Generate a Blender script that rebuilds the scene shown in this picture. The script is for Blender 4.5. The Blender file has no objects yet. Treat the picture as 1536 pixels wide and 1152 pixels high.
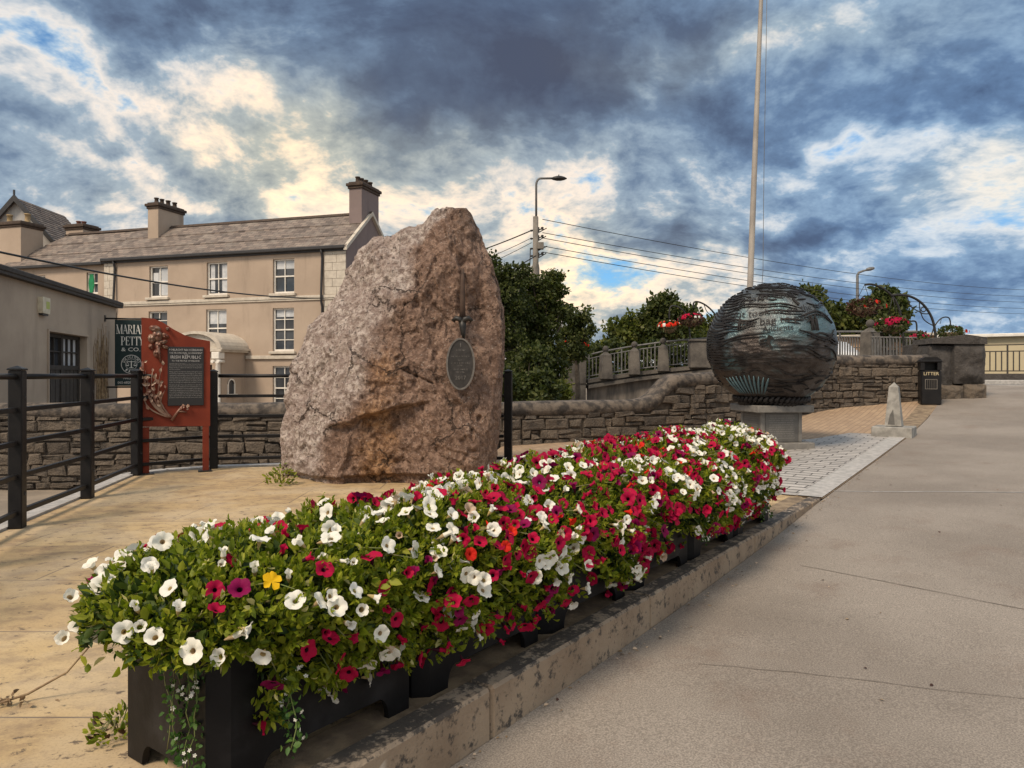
import bpy, math, random
import numpy as np
from mathutils import Vector, Matrix

# ------------------------------------------------------------------ camera, sky, sun, exposure
scene = bpy.context.scene
COL = scene.collection
cam_data = bpy.data.cameras.new('camera')
cam = bpy.data.objects.new('camera', cam_data)
COL.objects.link(cam)
cam.location = (0, 0, 1.25)
cam.rotation_euler = (math.radians(90), 0, 0)
cam_data.sensor_width = 36.0
cam_data.lens = 26.02
cam_data.shift_y = -0.0091
cam_data.clip_start = 0.05
cam_data.clip_end = 3000
scene.camera = cam

SUN_EL, SUN_AZ = math.radians(50), math.radians(-142)      # azimuth from +Y towards +X
scene.view_settings.view_transform = 'Standard'
scene.view_settings.look = 'None'
scene.view_settings.gamma = 1.0
scene.view_settings.exposure = 0.18
sun_d = bpy.data.lights.new('sun', 'SUN')
sun_d.energy = 3.1
sun_d.angle = math.radians(15)
sun_d.color = (1.0, 0.83, 0.64)
sun = bpy.data.objects.new('sun', sun_d)
COL.objects.link(sun)
_sd = Vector((math.sin(SUN_AZ) * math.cos(SUN_EL), math.cos(SUN_AZ) * math.cos(SUN_EL), math.sin(SUN_EL)))
sun.rotation_euler = _sd.to_track_quat('Z', 'Y').to_euler()
sun.location = _sd * 50


class NT:
    """small helper for building node trees"""
    def __init__(self, tree):
        self.t = tree
        self.n = tree.nodes
        self.l = tree.links

    def add(self, kind, **kw):
        nd = self.n.new(kind)
        for k, v in kw.items():
            setattr(nd, k, v)
        return nd

    def put(self, sock, v):
        if isinstance(v, bpy.types.NodeSocket):
            self.l.new(v, sock)
        elif v is not None:
            if hasattr(sock.default_value, '__len__') and not hasattr(v, '__len__'):
                v = [v] * len(sock.default_value)
            if hasattr(sock.default_value, '__len__') and len(sock.default_value) == 4 and len(v) == 3:
                v = (*v, 1)
            sock.default_value = v

    def m(self, op, a, b=None, c=None, clamp=False):
        nd = self.add('ShaderNodeMath', operation=op)
        nd.use_clamp = clamp
        for i, v in enumerate((a, b, c)):
            if v is not None:
                self.put(nd.inputs[i], v)
        return nd.outputs[0]

    def vm(self, op, a, b=None):
        nd = self.add('ShaderNodeVectorMath', operation=op)
        self.put(nd.inputs[0], a)
        if b is not None:
            if op == 'SCALE':
                self.put(nd.inputs['Scale'], b)
            else:
                self.put(nd.inputs[1], b)
        return nd.outputs['Value' if op in ('DOT_PRODUCT', 'LENGTH') else 'Vector']

    def mix(self, f, a, b, blend='MIX'):
        nd = self.add('ShaderNodeMix', data_type='RGBA', blend_type=blend)
        nd.clamp_factor = True
        self.put(nd.inputs[0], f)
        self.put(nd.inputs[6], a)
        self.put(nd.inputs[7], b)
        return nd.outputs[2]

    def ramp(self, f, stops, interp='LINEAR'):
        nd = self.add('ShaderNodeValToRGB')
        cr = nd.color_ramp
        cr.interpolation = interp
        while len(cr.elements) < len(stops):
            cr.elements.new(0.5)
        for e, (p, c) in zip(cr.elements, stops):
            e.position = p
            if not hasattr(c, '__len__'):
                c = (c, c, c)
            e.color = (*c[:3], 1)
        self.put(nd.inputs[0], f)
        return nd.outputs[0]

    def noise(self, vec, scale, detail=4, rough=0.55, dist=0.0, out='Fac', lac=2.0):
        nd = self.add('ShaderNodeTexNoise')
        if vec is not None:
            self.put(nd.inputs['Vector'], vec)
        nd.inputs['Scale'].default_value = scale
        nd.inputs['Detail'].default_value = detail
        nd.inputs['Roughness'].default_value = rough
        nd.inputs['Distortion'].default_value = dist
        nd.inputs['Lacunarity'].default_value = lac
        return nd.outputs[out]

    def sstep(self, v, lo, hi):
        nd = self.add('ShaderNodeMapRange', interpolation_type='SMOOTHSTEP')
        self.put(nd.inputs[0], v)
        nd.inputs[1].default_value = lo
        nd.inputs[2].default_value = hi
        return nd.outputs[0]


def build_world():
    w = bpy.data.worlds.new('World')
    scene.world = w
    w.use_nodes = True
    w.node_tree.nodes.clear()
    g = NT(w.node_tree)
    tc = g.add('ShaderNodeTexCoord').outputs['Generated']
    d = g.vm('NORMALIZE', tc)
    sx = g.add('ShaderNodeSeparateXYZ')
    g.put(sx.inputs[0], d)
    X, Y, Z = sx.outputs
    sky = g.add('ShaderNodeTexSky', sky_type='NISHITA')
    sky.sun_disc = False
    sky.sun_elevation = SUN_EL
    sky.sun_rotation = SUN_AZ
    sky.air_density = 1.0
    sky.ozone_density = 3.0
    # cloud sheet seen in perspective: direction projected on a high plane
    zc = g.m('ADD', g.m('MAXIMUM', Z, 0.0), 0.13)
    cb = g.add('ShaderNodeCombineXYZ')
    zq = g.m('POWER', g.m('ADD', g.m('MAXIMUM', Z, 0.0), 0.16), 0.5)
    g.put(cb.inputs[0], g.m('DIVIDE', X, zq))
    g.put(cb.inputs[1], g.m('DIVIDE', Y, zq))
    g.put(cb.inputs[2], g.m('MULTIPLY', Z, 1.6))
    q = cb.outputs[0]
    warp = g.noise(q, 1.6, 3, 0.5, out='Color')
    qw = g.vm('ADD', q, g.vm('SCALE', g.vm('SUBTRACT', warp, (0.5, 0.5, 0.5)), 0.20))
    n_big = g.noise(qw, 1.3, 2, 0.5)
    n_mid = g.noise(qw, 3.6, 8, 0.60)
    n_fine = g.noise(qw, 13.0, 4, 0.65)
    # angular position of the big cloud bodies (azimuth, elevation, radians), irregular edges
    wob = g.add('ShaderNodeSeparateXYZ')
    g.put(wob.inputs[0], g.noise(d, 5.5, 4, 0.6, out='Color'))
    az = g.m('ADD', g.m('ARCTAN2', X, Y), g.m('MULTIPLY', g.m('SUBTRACT', wob.outputs[0], 0.5), 0.30))
    el = g.m('ADD', g.m('ARCSINE', Z), g.m('MULTIPLY', g.m('SUBTRACT', wob.outputs[1], 0.5), 0.17))

    def blob(a, e, sa, se, amp, tilt=0.0):
        da = g.m('SUBTRACT', az, a)
        de = g.m('SUBTRACT', el, e)
        if tilt:
            c, s = math.cos(tilt), math.sin(tilt)
            da, de = (g.m('ADD', g.m('MULTIPLY', da, c), g.m('MULTIPLY', de, s)),
                      g.m('SUBTRACT', g.m('MULTIPLY', de, c), g.m('MULTIPLY', da, s)))
        r = g.m('ADD', g.m('POWER', g.m('ABSOLUTE', g.m('DIVIDE', da, sa)), 2.0),
                g.m('POWER', g.m('ABSOLUTE', g.m('DIVIDE', de, se)), 2.0))
        return g.m('MULTIPLY', g.m('EXPONENT', g.m('MULTIPLY', r, -1.0)), amp)

    dens = g.m('ADD', g.m('MULTIPLY', n_mid, 0.76), g.m('MULTIPLY', n_big, 0.20))
    dens = g.m('ADD', dens, g.m('MULTIPLY', n_fine, 0.34))          # about 0.52 on average
    dens = g.m('ADD', dens, -0.108)
    for b in SKY_BLOBS:
        dens = g.m('ADD', dens, blob(*b))
    # thin = blue gap, edge = lit white, thick = dark grey-blue
    body = g.ramp(dens, SKY_RAMP)
    blue = g.mix(1.0, sky.outputs[0], (0.66, 1.04, 1.30), 'MULTIPLY')
    blue = g.mix(g.sstep(el, 0.30, 0.62), blue, g.mix(1.0, blue, (0.55, 0.72, 0.85), 'MULTIPLY'))
    f_cloud = g.sstep(dens, 0.28, 0.44)
    glow = None
    for b in SKY_GLOW:
        v = blob(*b)
        glow = v if glow is None else g.m('ADD', glow, v)
    glow = g.m('MINIMUM', glow, 1.0)
    warm = g.mix(1.0, body, (1.75, 1.32, 0.88), 'MULTIPLY')
    body = g.mix(glow, body, warm)
    cool = g.m('MULTIPLY', g.sstep(g.m('ARCTAN2', X, Y), 0.12, 0.50), g.sstep(Y, 0.1, 0.5))
    body = g.mix(g.m('MULTIPLY', cool, 0.50), body, g.mix(1.0, body, (0.66, 0.90, 1.16), 'MULTIPLY'))
    body10 = g.vm('SCALE', body, 10.0)
    col = g.mix(f_cloud, blue, body10)
    # sky behind the viewer is brightened and warmed as added front fill
    back = g.sstep(Y, 0.25, -0.35)
    col = g.mix(back, col, g.mix(1.0, col, SKY_BACK, 'MULTIPLY'))
    bg = g.add('ShaderNodeBackground')
    g.put(bg.inputs[0], col)
    bg.inputs[1].default_value = 0.1
    out = g.add('ShaderNodeOutputWorld')
    g.l.new(bg.outputs[0], out.inputs[0])


def pxdir(px, y):
    a = math.atan((px - 768) / 1110)
    e = math.atan((562 - y) / math.hypot(1110, px - 768))
    return a, e


def sb(px, y, rx, ry, amp, tilt=0.0):
    a, e = pxdir(px, y)
    return (a, e, rx / 1110, ry / 1110, amp, tilt)


SKY_BLOBS = [sb(690, 90, 290, 125, 0.27), sb(800, 130, 110, 36, 0.12), sb(270, 0, 170, 45, 0.12),
             sb(110, 190, 200, 30, 0.13, -0.42), sb(60, 300, 230, 50, 0.08), sb(540, 240, 200, 22, 0.04, -0.35),
             sb(1130, 345, 210, 24, 0.20), sb(960, 345, 110, 20, 0.08), sb(1400, 440, 240, 45, 0.10), sb(1480, 120, 140, 80, 0.11),
             sb(1180, 200, 170, 80, 0.08), sb(960, 225, 110, 60, 0.06), sb(900, 535, 150, 14, 0.08), sb(1030, 250, 160, 60, 0.05),
             sb(450, 270, 190, 75, -0.10), sb(330, 110, 130, 42, -0.10, -0.6), sb(30, 60, 90, 50, -0.19, -0.5), sb(180, 262, 150, 18, -0.07, -0.3),
             sb(870, 265, 80, 50, -0.11), sb(965, 85, 50, 60, -0.11), sb(1150, 70, 70, 40, -0.07), sb(1290, 228, 130, 26, -0.21), sb(1390, 255, 90, 18, -0.07),
             sb(1500, 285, 80, 45, -0.11), sb(880, 425, 230, 65, -0.12), sb(1330, 40, 80, 40, -0.06), sb(300, 312, 130, 14, -0.08),
             sb(1010, 10, 60, 40, 0.06), sb(1300, 140, 120, 50, 0.05)]
SKY_GLOW = [sb(440, 260, 230, 110, 0.85), sb(870, 430, 210, 110, 0.9), sb(1080, 70, 330, 50, 0.40), sb(1500, 270, 80, 45, 0.45),
            sb(690, 210, 240, 50, 0.30)]
SKY_RAMP = [(0.30, (0.16, 0.36, 0.60)), (0.40, (0.42, 0.56, 0.70)), (0.46, (0.74, 0.71, 0.68)), (0.505, (0.56, 0.59, 0.62)), (0.56, (0.29, 0.385, 0.49)),
            (0.66, (0.150, 0.220, 0.330)), (0.78, (0.090, 0.128, 0.205)), (0.95, (0.062, 0.082, 0.138))]
SKY_BACK = (1.85, 1.64, 1.43)
build_world()

# ------------------------------------------------------------------ helpers
RNG = np.random.default_rng(7)
random.seed(7)


def thing(name, label, cat, loc=(0, 0, 0), rotz=0.0, group=None):
    o = bpy.data.objects.new(name, None)
    COL.objects.link(o)
    o.empty_display_size = 0.2
    o.location = loc
    o.rotation_euler = (0, 0, rotz)
    o['label'] = label
    o['category'] = cat
    if group:
        o['group'] = group
    return o


def tag(o, label=None, cat=None, group=None, kind=None):
    for k, v in (('label', label), ('category', cat), ('group', group), ('kind', kind)):
        if v:
            o[k] = v
    return o


def link(name, me, mats=None, parent=None):
    o = bpy.data.objects.new(name, me)
    COL.objects.link(o)
    if mats is not None:
        for mm in (mats if isinstance(mats, (list, tuple)) else [mats]):
            me.materials.append(mm)
    if parent is not None:
        o.parent = parent
    return o


class MB:
    """collects shapes and links them as one mesh object"""
    def __init__(self):
        self.v = []
        self.f = []
        self.mi = []
        self.sm = []
        self.cur = 0
        self.smooth = False
        self.M = None

    def add(self, vs, fs, smooth=None):
        b = len(self.v)
        if self.M is not None:
            vs = [self.M @ Vector(p) for p in vs]
        self.v.extend([tuple(p) for p in vs])
        for f in fs:
            self.f.append([i + b for i in f])
            self.mi.append(self.cur)
            self.sm.append(self.smooth if smooth is None else smooth)

    def box(self, x0, x1, y0, y1, z0, z1, bev=0.0):
        if x0 > x1: x0, x1 = x1, x0
        if y0 > y1: y0, y1 = y1, y0
        if z0 > z1: z0, z1 = z1, z0
        if bev <= 0:
            vs = [(x, y, z) for z in (z0, z1) for y in (y0, y1) for x in (x0, x1)]
            fs = [(0, 2, 3, 1), (4, 5, 7, 6), (0, 1, 5, 4), (2, 6, 7, 3), (0, 4, 6, 2), (1, 3, 7, 5)]
            self.add(vs, fs)
            return
        b = min(bev, (x1 - x0) / 2.01, (y1 - y0) / 2.01, (z1 - z0) / 2.01)
        vs = []
        idx = {}
        for ix, x in enumerate((x0, x1)):
            for iy, y in enumerate((y0, y1)):
                for iz, z in enumerate((z0, z1)):
                    sx, sy, sz = (1, -1)[ix], (1, -1)[iy], (1, -1)[iz]
                    idx[ix, iy, iz] = len(vs)
                    vs += [(x, y + sy * b, z + sz * b), (x + sx * b, y, z + sz * b), (x + sx * b, y + sy * b, z)]
        g = lambda a, b_, c, k: idx[a, b_, c] + k
        fs = []
        for ix in (0, 1):
            q = [g(ix, 0, 0, 0), g(ix, 1, 0, 0), g(ix, 1, 1, 0), g(ix, 0, 1, 0)]
            fs.append(q if ix else q[::-1])
        for iy in (0, 1):
            q = [g(0, iy, 0, 1), g(1, iy, 0, 1), g(1, iy, 1, 1), g(0, iy, 1, 1)]
            fs.append(q[::-1] if iy else q)
        for iz in (0, 1):
            q = [g(0, 0, iz, 2), g(1, 0, iz, 2), g(1, 1, iz, 2), g(0, 1, iz, 2)]
            fs.append(q if iz else q[::-1])
        for a in (0, 1):
            for c in (0, 1):
                fs.append([g(a, c, 0, 0), g(a, c, 1, 0), g(a, c, 1, 1), g(a, c, 0, 1)])
                fs.append([g(a, 0, c, 0), g(a, 1, c, 0), g(a, 1, c, 2), g(a, 0, c, 2)])
                fs.append([g(0, a, c, 1), g(1, a, c, 1), g(1, a, c, 2), g(0, a, c, 2)])
        for k in idx.values():
            fs.append([k, k + 1, k + 2])
        self.add(vs, fs)

    def tube(self, pts, r, n=8, cap=True, smooth=True):
        pts = [Vector(p) for p in pts]
        k = len(pts)
        rr = r if hasattr(r, '__len__') else [r] * k
        vs, fs = [], []
        up = None
        for i, p in enumerate(pts):
            t = (pts[min(i + 1, k - 1)] - pts[max(i - 1, 0)]).normalized()
            if up is None:
                up = Vector((0, 0, 1)) if abs(t.z) < 0.9 else Vector((1, 0, 0))
            a = up - t * up.dot(t)
            if a.length < 1e-6:
                a = t.orthogonal()
            a.normalize()
            up = a
            b = t.cross(a)
            for j in range(n):
                th = 2 * math.pi * j / n
                vs.append(p + (a * math.cos(th) + b * math.sin(th)) * rr[i])
        for i in range(k - 1):
            for j in range(n):
                fs.append((i * n + j, i * n + (j + 1) % n, (i + 1) * n + (j + 1) % n, (i + 1) * n + j))
        self.add(vs, fs, smooth)
        if cap:
            b0 = len(self.v) - k * n
            M, self.M = self.M, None
            self.f.append([b0 + j for j in range(n)][::-1]); self.mi.append(self.cur); self.sm.append(False)
            self.f.append([b0 + (k - 1) * n + j for j in range(n)]); self.mi.append(self.cur); self.sm.append(False)
            self.M = M

    def lathe(self, prof, n=20, c=(0, 0, 0), smooth=True):
        vs, fs = [], []
        for r, z in prof:
            for j in range(n):
                th = 2 * math.pi * j / n
                vs.append((c[0] + r * math.cos(th), c[1] + r * math.sin(th), c[2] + z))
        for i in range(len(prof) - 1):
            for j in range(n):
                fs.append((i * n + j, i * n + (j + 1) % n, (i + 1) * n + (j + 1) % n, (i + 1) * n + j))
        self.add(vs, fs, smooth)

    def prism(self, poly, a0, a1, axis='y'):
        """polygon in the plane across axis, extruded from a0 to a1"""
        n = len(poly)
        mk = {'y': lambda p, a: (p[0], a, p[1]), 'z': lambda p, a: (p[0], p[1], a), 'x': lambda p, a: (a, p[0], p[1])}[axis]
        vs = [mk(p, a0) for p in poly] + [mk(p, a1) for p in poly]
        fs = [tuple(range(n))[::-1], tuple(range(n, 2 * n))] + [(i, (i + 1) % n, n + (i + 1) % n, n + i) for i in range(n)]
        self.add(vs, fs)

    def build(self, name, mats, parent=None):
        me = bpy.data.meshes.new(name)
        me.from_pydata(self.v, [], self.f)
        me.polygons.foreach_set('material_index', self.mi)
        me.polygons.foreach_set('use_smooth', self.sm)
        me.update()
        return link(name, me, mats, parent)


def np_mesh(name, verts, faces, mats, parent=None, smooth=False, mat_idx=None):
    """faces: (N,3) or (N,4) int array"""
    me = bpy.data.meshes.new(name)
    nf, k = faces.shape
    me.vertices.add(len(verts))
    me.vertices.foreach_set('co', np.ascontiguousarray(verts, dtype=np.float32).ravel())
    me.loops.add(nf * k)
    me.loops.foreach_set('vertex_index', np.ascontiguousarray(faces, dtype=np.int32).ravel())
    me.polygons.add(nf)
    me.polygons.foreach_set('loop_start', np.arange(0, nf * k, k, dtype=np.int32))
    if smooth:
        me.polygons.foreach_set('use_smooth', np.ones(nf, dtype=bool))
    if mat_idx is not None:
        me.polygons.foreach_set('material_index', np.ascontiguousarray(mat_idx, dtype=np.int32))
    me.update(calc_edges=True)
    return link(name, me, mats, parent)


def vnoise(p):
    """value noise in 0..1 at points p (N,3)"""
    i = np.floor(p).astype(np.int64)
    f = p - i
    f = f * f * (3 - 2 * f)
    r = 0
    for dx in (0, 1):
        for dy in (0, 1):
            for dz in (0, 1):
                h = (i[:, 0] + dx) * 374761393 + (i[:, 1] + dy) * 668265263 + (i[:, 2] + dz) * 2147483647
                h = (h ^ (h >> 13)) * 1274126177
                h = ((h ^ (h >> 16)) & 0xffffff) / 0xffffff
                w = (f[:, 0] if dx else 1 - f[:, 0]) * (f[:, 1] if dy else 1 - f[:, 1]) * (f[:, 2] if dz else 1 - f[:, 2])
                r = r + w * h
    return r


def fbm(p, scale, octv=4, gain=0.5):
    s, a, t = 0, 1.0, 0
    for k in range(octv):
        s = s + a * vnoise(p * scale + 17.3 * k)
        t += a
        a *= gain
        scale *= 2.03
    return s / t


LEAF_V = np.array([(0, 0, 0), (-.24, .34, .09), (0, .5, 0), (.24, .34, .09), (0, 1, -.12), (-.19, .70, .05), (.19, .70, .05)], float)
LEAF_F = np.array([(0, 2, 1), (0, 3, 2), (1, 2, 5), (2, 3, 6), (2, 4, 5), (2, 6, 4)])


def frames_from_dir(d, rng, roll=None):
    """rotation matrices (N,3,3): local y along d, random roll"""
    d = d / np.linalg.norm(d, axis=1, keepdims=True)
    r = rng.normal(size=d.shape)
    if roll is not None:
        r = r * roll[1] + np.array(roll[0])
    x = np.cross(d, r)
    x /= np.linalg.norm(x, axis=1, keepdims=True) + 1e-9
    z = np.cross(x, d)
    return np.stack([x, d, z], axis=2)


def scatter(name, pos, rot, size, mats, parent=None, tv=LEAF_V, tf=LEAF_F, widths=None, mat_per=None, smooth=False):
    n, k = len(pos), len(tv)
    v = np.repeat(tv[None], n, 0)
    if widths is not None:
        v = v * np.stack([widths, np.ones(n), np.ones(n)], 1)[:, None, :]
    v = np.einsum('nij,nkj->nki', rot, v * size[:, None, None]) + pos[:, None, :]
    f = (tf[None] + (np.arange(n) * k)[:, None, None]).reshape(-1, tf.shape[1])
    mi = None if mat_per is None else np.repeat(mat_per, len(tf))
    return np_mesh(name, v.reshape(-1, 3), f, mats, parent, smooth, mi)


def text_mesh(body, size, extrude=0.0, align='CENTER', res=2, space=1.0, sx=1.0):
    cu = bpy.data.curves.new('lettering', 'FONT')
    cu.body = body
    cu.size = size
    cu.extrude = extrude
    cu.align_x = align
    cu.align_y = 'CENTER'
    cu.resolution_u = res
    cu.space_character = space
    o = bpy.data.objects.new('lettering', cu)
    COL.objects.link(o)
    dg = bpy.context.evaluated_depsgraph_get()
    dg.update()
    me = bpy.data.meshes.new_from_object(o.evaluated_get(dg))
    bpy.data.objects.remove(o)
    me.transform(Matrix.Diagonal((sx, 1, 1, 1)))
    return me


def add_text(mb, body, size, M, extrude=0.002, **kw):
    me = text_mesh(body, size, extrude, **kw)
    vs = [M @ v.co for v in me.vertices]
    mb.add(vs, [tuple(p.vertices) for p in me.polygons], False)
    bpy.data.meshes.remove(me)


# stroke letters with serifs for the painted sign: unit-high, strokes (x0,y0,x1,y1,thickness), serif feet
SERIF = {
    'M': (1.05, [(.12, 0, .12, 1, .05), (.12, 1, .50, 0, .17), (.50, 0, .88, 1, .05), (.90, 0, .90, 1, .17)], [(.12, 0), (.90, 0), (.14, 1), (.88, 1)]),
    'A': (.86, [(.08, 0, .43, 1, .05), (.40, 1, .76, 0, .17), (.20, .34, .62, .34, .05)], [(.08, 0), (.76, 0)]),
    'R': (.82, [(.15, 0, .15, 1, .17), (.15, .97, .45, .97, .05), (.45, .97, .60, .88, .08), (.60, .88, .60, .62, .14), (.60, .62, .45, .52, .08), (.15, .50, .45, .50, .05), (.38, .5, .72, 0, .16)], [(.15, 0), (.72, 0), (.12, 1)]),
    'I': (.42, [(.2, 0, .2, 1, .17)], [(.2, 0), (.2, 1)]),
    'N': (.95, [(.12, 0, .12, 1, .05), (.12, 1, .80, 0, .17), (.80, 0, .80, 1, .05)], [(.12, 0), (.12, 1), (.80, 1)]),
    'P': (.74, [(.15, 0, .15, 1, .17), (.15, .97, .45, .97, .05), (.45, .97, .60, .88, .08), (.60, .88, .60, .60, .14), (.60, .60, .45, .48, .08), (.15, .46, .45, .46, .05)], [(.15, 0), (.12, 1)]),
    'E': (.74, [(.15, 0, .15, 1, .17), (.1, .975, .64, .975, .05), (.1, .025, .66, .025, .05), (.15, .52, .5, .52, .05), (.64, .8, .64, 1, .05), (.66, 0, .66, .22, .05), (.5, .42, .5, .62, .04)], []),
    'T': (.76, [(.36, 0, .36, 1, .17), (.02, .975, .70, .975, .05), (.03, .78, .03, 1, .05), (.69, .78, .69, 1, .05)], [(.36, 0)]),
    'Y': (.84, [(.40, 0, .40, .5, .17), (.08, 1, .40, .48, .16), (.74, 1, .40, .48, .05)], [(.40, 0), (.08, 1), (.74, 1)]),
}
SERIF['U'] = (.85, [(.15, .2, .15, 1, .17), (.15, .2, .3, .03, .1), (.3, .03, .55, .03, .06), (.55, .03, .7, .2, .06), (.7, .2, .7, 1, .05)], [(.15, 1), (.7, 1)])


def serif_text(mb, word, h, sxx, M):
    """draws word with its middle at the origin of M (x right, y up)"""
    w = sum(SERIF[c][0] for c in word) * sxx * h
    x = -w / 2
    for c in word:
        adv, st, ser = SERIF[c]
        for (x0, y0, x1, y1, t) in st:
            a, b = Vector(((x0 * sxx) * h, y0 * h)), Vector(((x1 * sxx) * h, y1 * h))
            dd = (b - a)
            if abs(dd.y) < abs(dd.x) * 0.4:
                nn = Vector((0, 1)) * t * h / 2
            else:
                nn = Vector((1, 0)) * t * h * sxx / 2
            q = [a - nn, b - nn, b + nn, a + nn]
            mb.add([M @ Vector((x + p.x, p.y - h / 2, 0)) for p in q], [(0, 1, 2, 3)], False)
        for (sx_, sy_) in ser:
            yy = 0.02 if sy_ == 0 else 0.98
            q = [(sx_ * sxx - .15 * sxx, yy - .022), (sx_ * sxx + .15 * sxx, yy - .022), (sx_ * sxx + .15 * sxx, yy + .022), (sx_ * sxx - .15 * sxx, yy + .022)]
            mb.add([M @ Vector((x + p[0] * h, p[1] * h - h / 2, 0.0006)) for p in q], [(0, 1, 2, 3)], False)
        x += adv * sxx * h


# ------------------------------------------------------------------ materials
def new_mat(name):
    m = bpy.data.materials.new(name)
    m.use_nodes = True
    m.node_tree.nodes.clear()
    g = NT(m.node_tree)
    p = g.add('ShaderNodeBsdfPrincipled')
    o = g.add('ShaderNodeOutputMaterial')
    g.l.new(p.outputs[0], o.inputs[0])
    return m, g, p


def coords(g, kind='Object'):
    return g.add('ShaderNodeTexCoord').outputs[kind]


def bump(g, p, h, strength=0.5, dist=0.02):
    b = g.add('ShaderNodeBump')
    b.inputs['Strength'].default_value = strength
    b.inputs['Distance'].default_value = dist
    g.put(b.inputs['Height'], h)
    g.l.new(b.outputs[0], p.inputs['Normal'])


def basic(name, col, col2=None, scale=6.0, rough=0.7, metal=0.0, bmp=0.0, bscale=60.0, bdist=0.01, detail=5, spec=0.5, lo=.35, hi=.65):
    m, g, p = new_mat(name)
    c = coords(g)
    if col2 is not None:
        g.put(p.inputs['Base Color'], g.mix(g.sstep(g.noise(c, scale, detail, 0.6), lo, hi), col, col2))
    else:
        g.put(p.inputs['Base Color'], col)
    p.inputs['Roughness'].default_value = rough
    p.inputs['Metallic'].default_value = metal
    p.inputs['Specular IOR Level'].default_value = spec
    if bmp:
        bump(g, p, g.noise(c, bscale, 4, 0.6), bmp, bdist)
    return m


def isl(g):
    return g.add('ShaderNodeNewGeometry').outputs['Random Per Island']


def leaf_mat(name, c1, c2, c3, transl=0.35, rough=0.55):
    """leaves: three greens by leaf, some light through"""
    m = bpy.data.materials.new(name)
    m.use_nodes = True
    m.node_tree.nodes.clear()
    g = NT(m.node_tree)
    c = g.ramp(isl(g), [(0.0, c1), (0.5, c2), (1.0, c3)])
    p = g.add('ShaderNodeBsdfPrincipled')
    g.put(p.inputs['Base Color'], c)
    p.inputs['Roughness'].default_value = rough
    p.inputs['Specular IOR Level'].default_value = 0.3
    t = g.add('ShaderNodeBsdfTranslucent')
    g.put(t.inputs[0], g.mix(1.0, c, (1.1, 1.25, 0.6), 'MULTIPLY'))
    mx = g.add('ShaderNodeMixShader')
    mx.inputs[0].default_value = transl
    g.l.new(p.outputs[0], mx.inputs[1])
    g.l.new(t.outputs[0], mx.inputs[2])
    o = g.add('ShaderNodeOutputMaterial')
    g.l.new(mx.outputs[0], o.inputs[0])
    return m


def petal_mat(name, c1, c2, transl=0.25):
    m = bpy.data.materials.new(name)
    m.use_nodes = True
    m.node_tree.nodes.clear()
    g = NT(m.node_tree)
    oi = g.add('ShaderNodeObjectInfo').outputs['Random']
    c = g.mix(oi, c1, c2)
    p = g.add('ShaderNodeBsdfPrincipled')
    g.put(p.inputs['Base Color'], c)
    p.inputs['Roughness'].default_value = 0.65
    p.inputs['Specular IOR Level'].default_value = 0.15
    t = g.add('ShaderNodeBsdfTranslucent')
    g.put(t.inputs[0], c)
    mx = g.add('ShaderNodeMixShader')
    mx.inputs[0].default_value = transl
    g.l.new(p.outputs[0], mx.inputs[1])
    g.l.new(t.outputs[0], mx.inputs[2])
    o = g.add('ShaderNodeOutputMaterial')
    g.l.new(mx.outputs[0], o.inputs[0])
    return m


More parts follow.
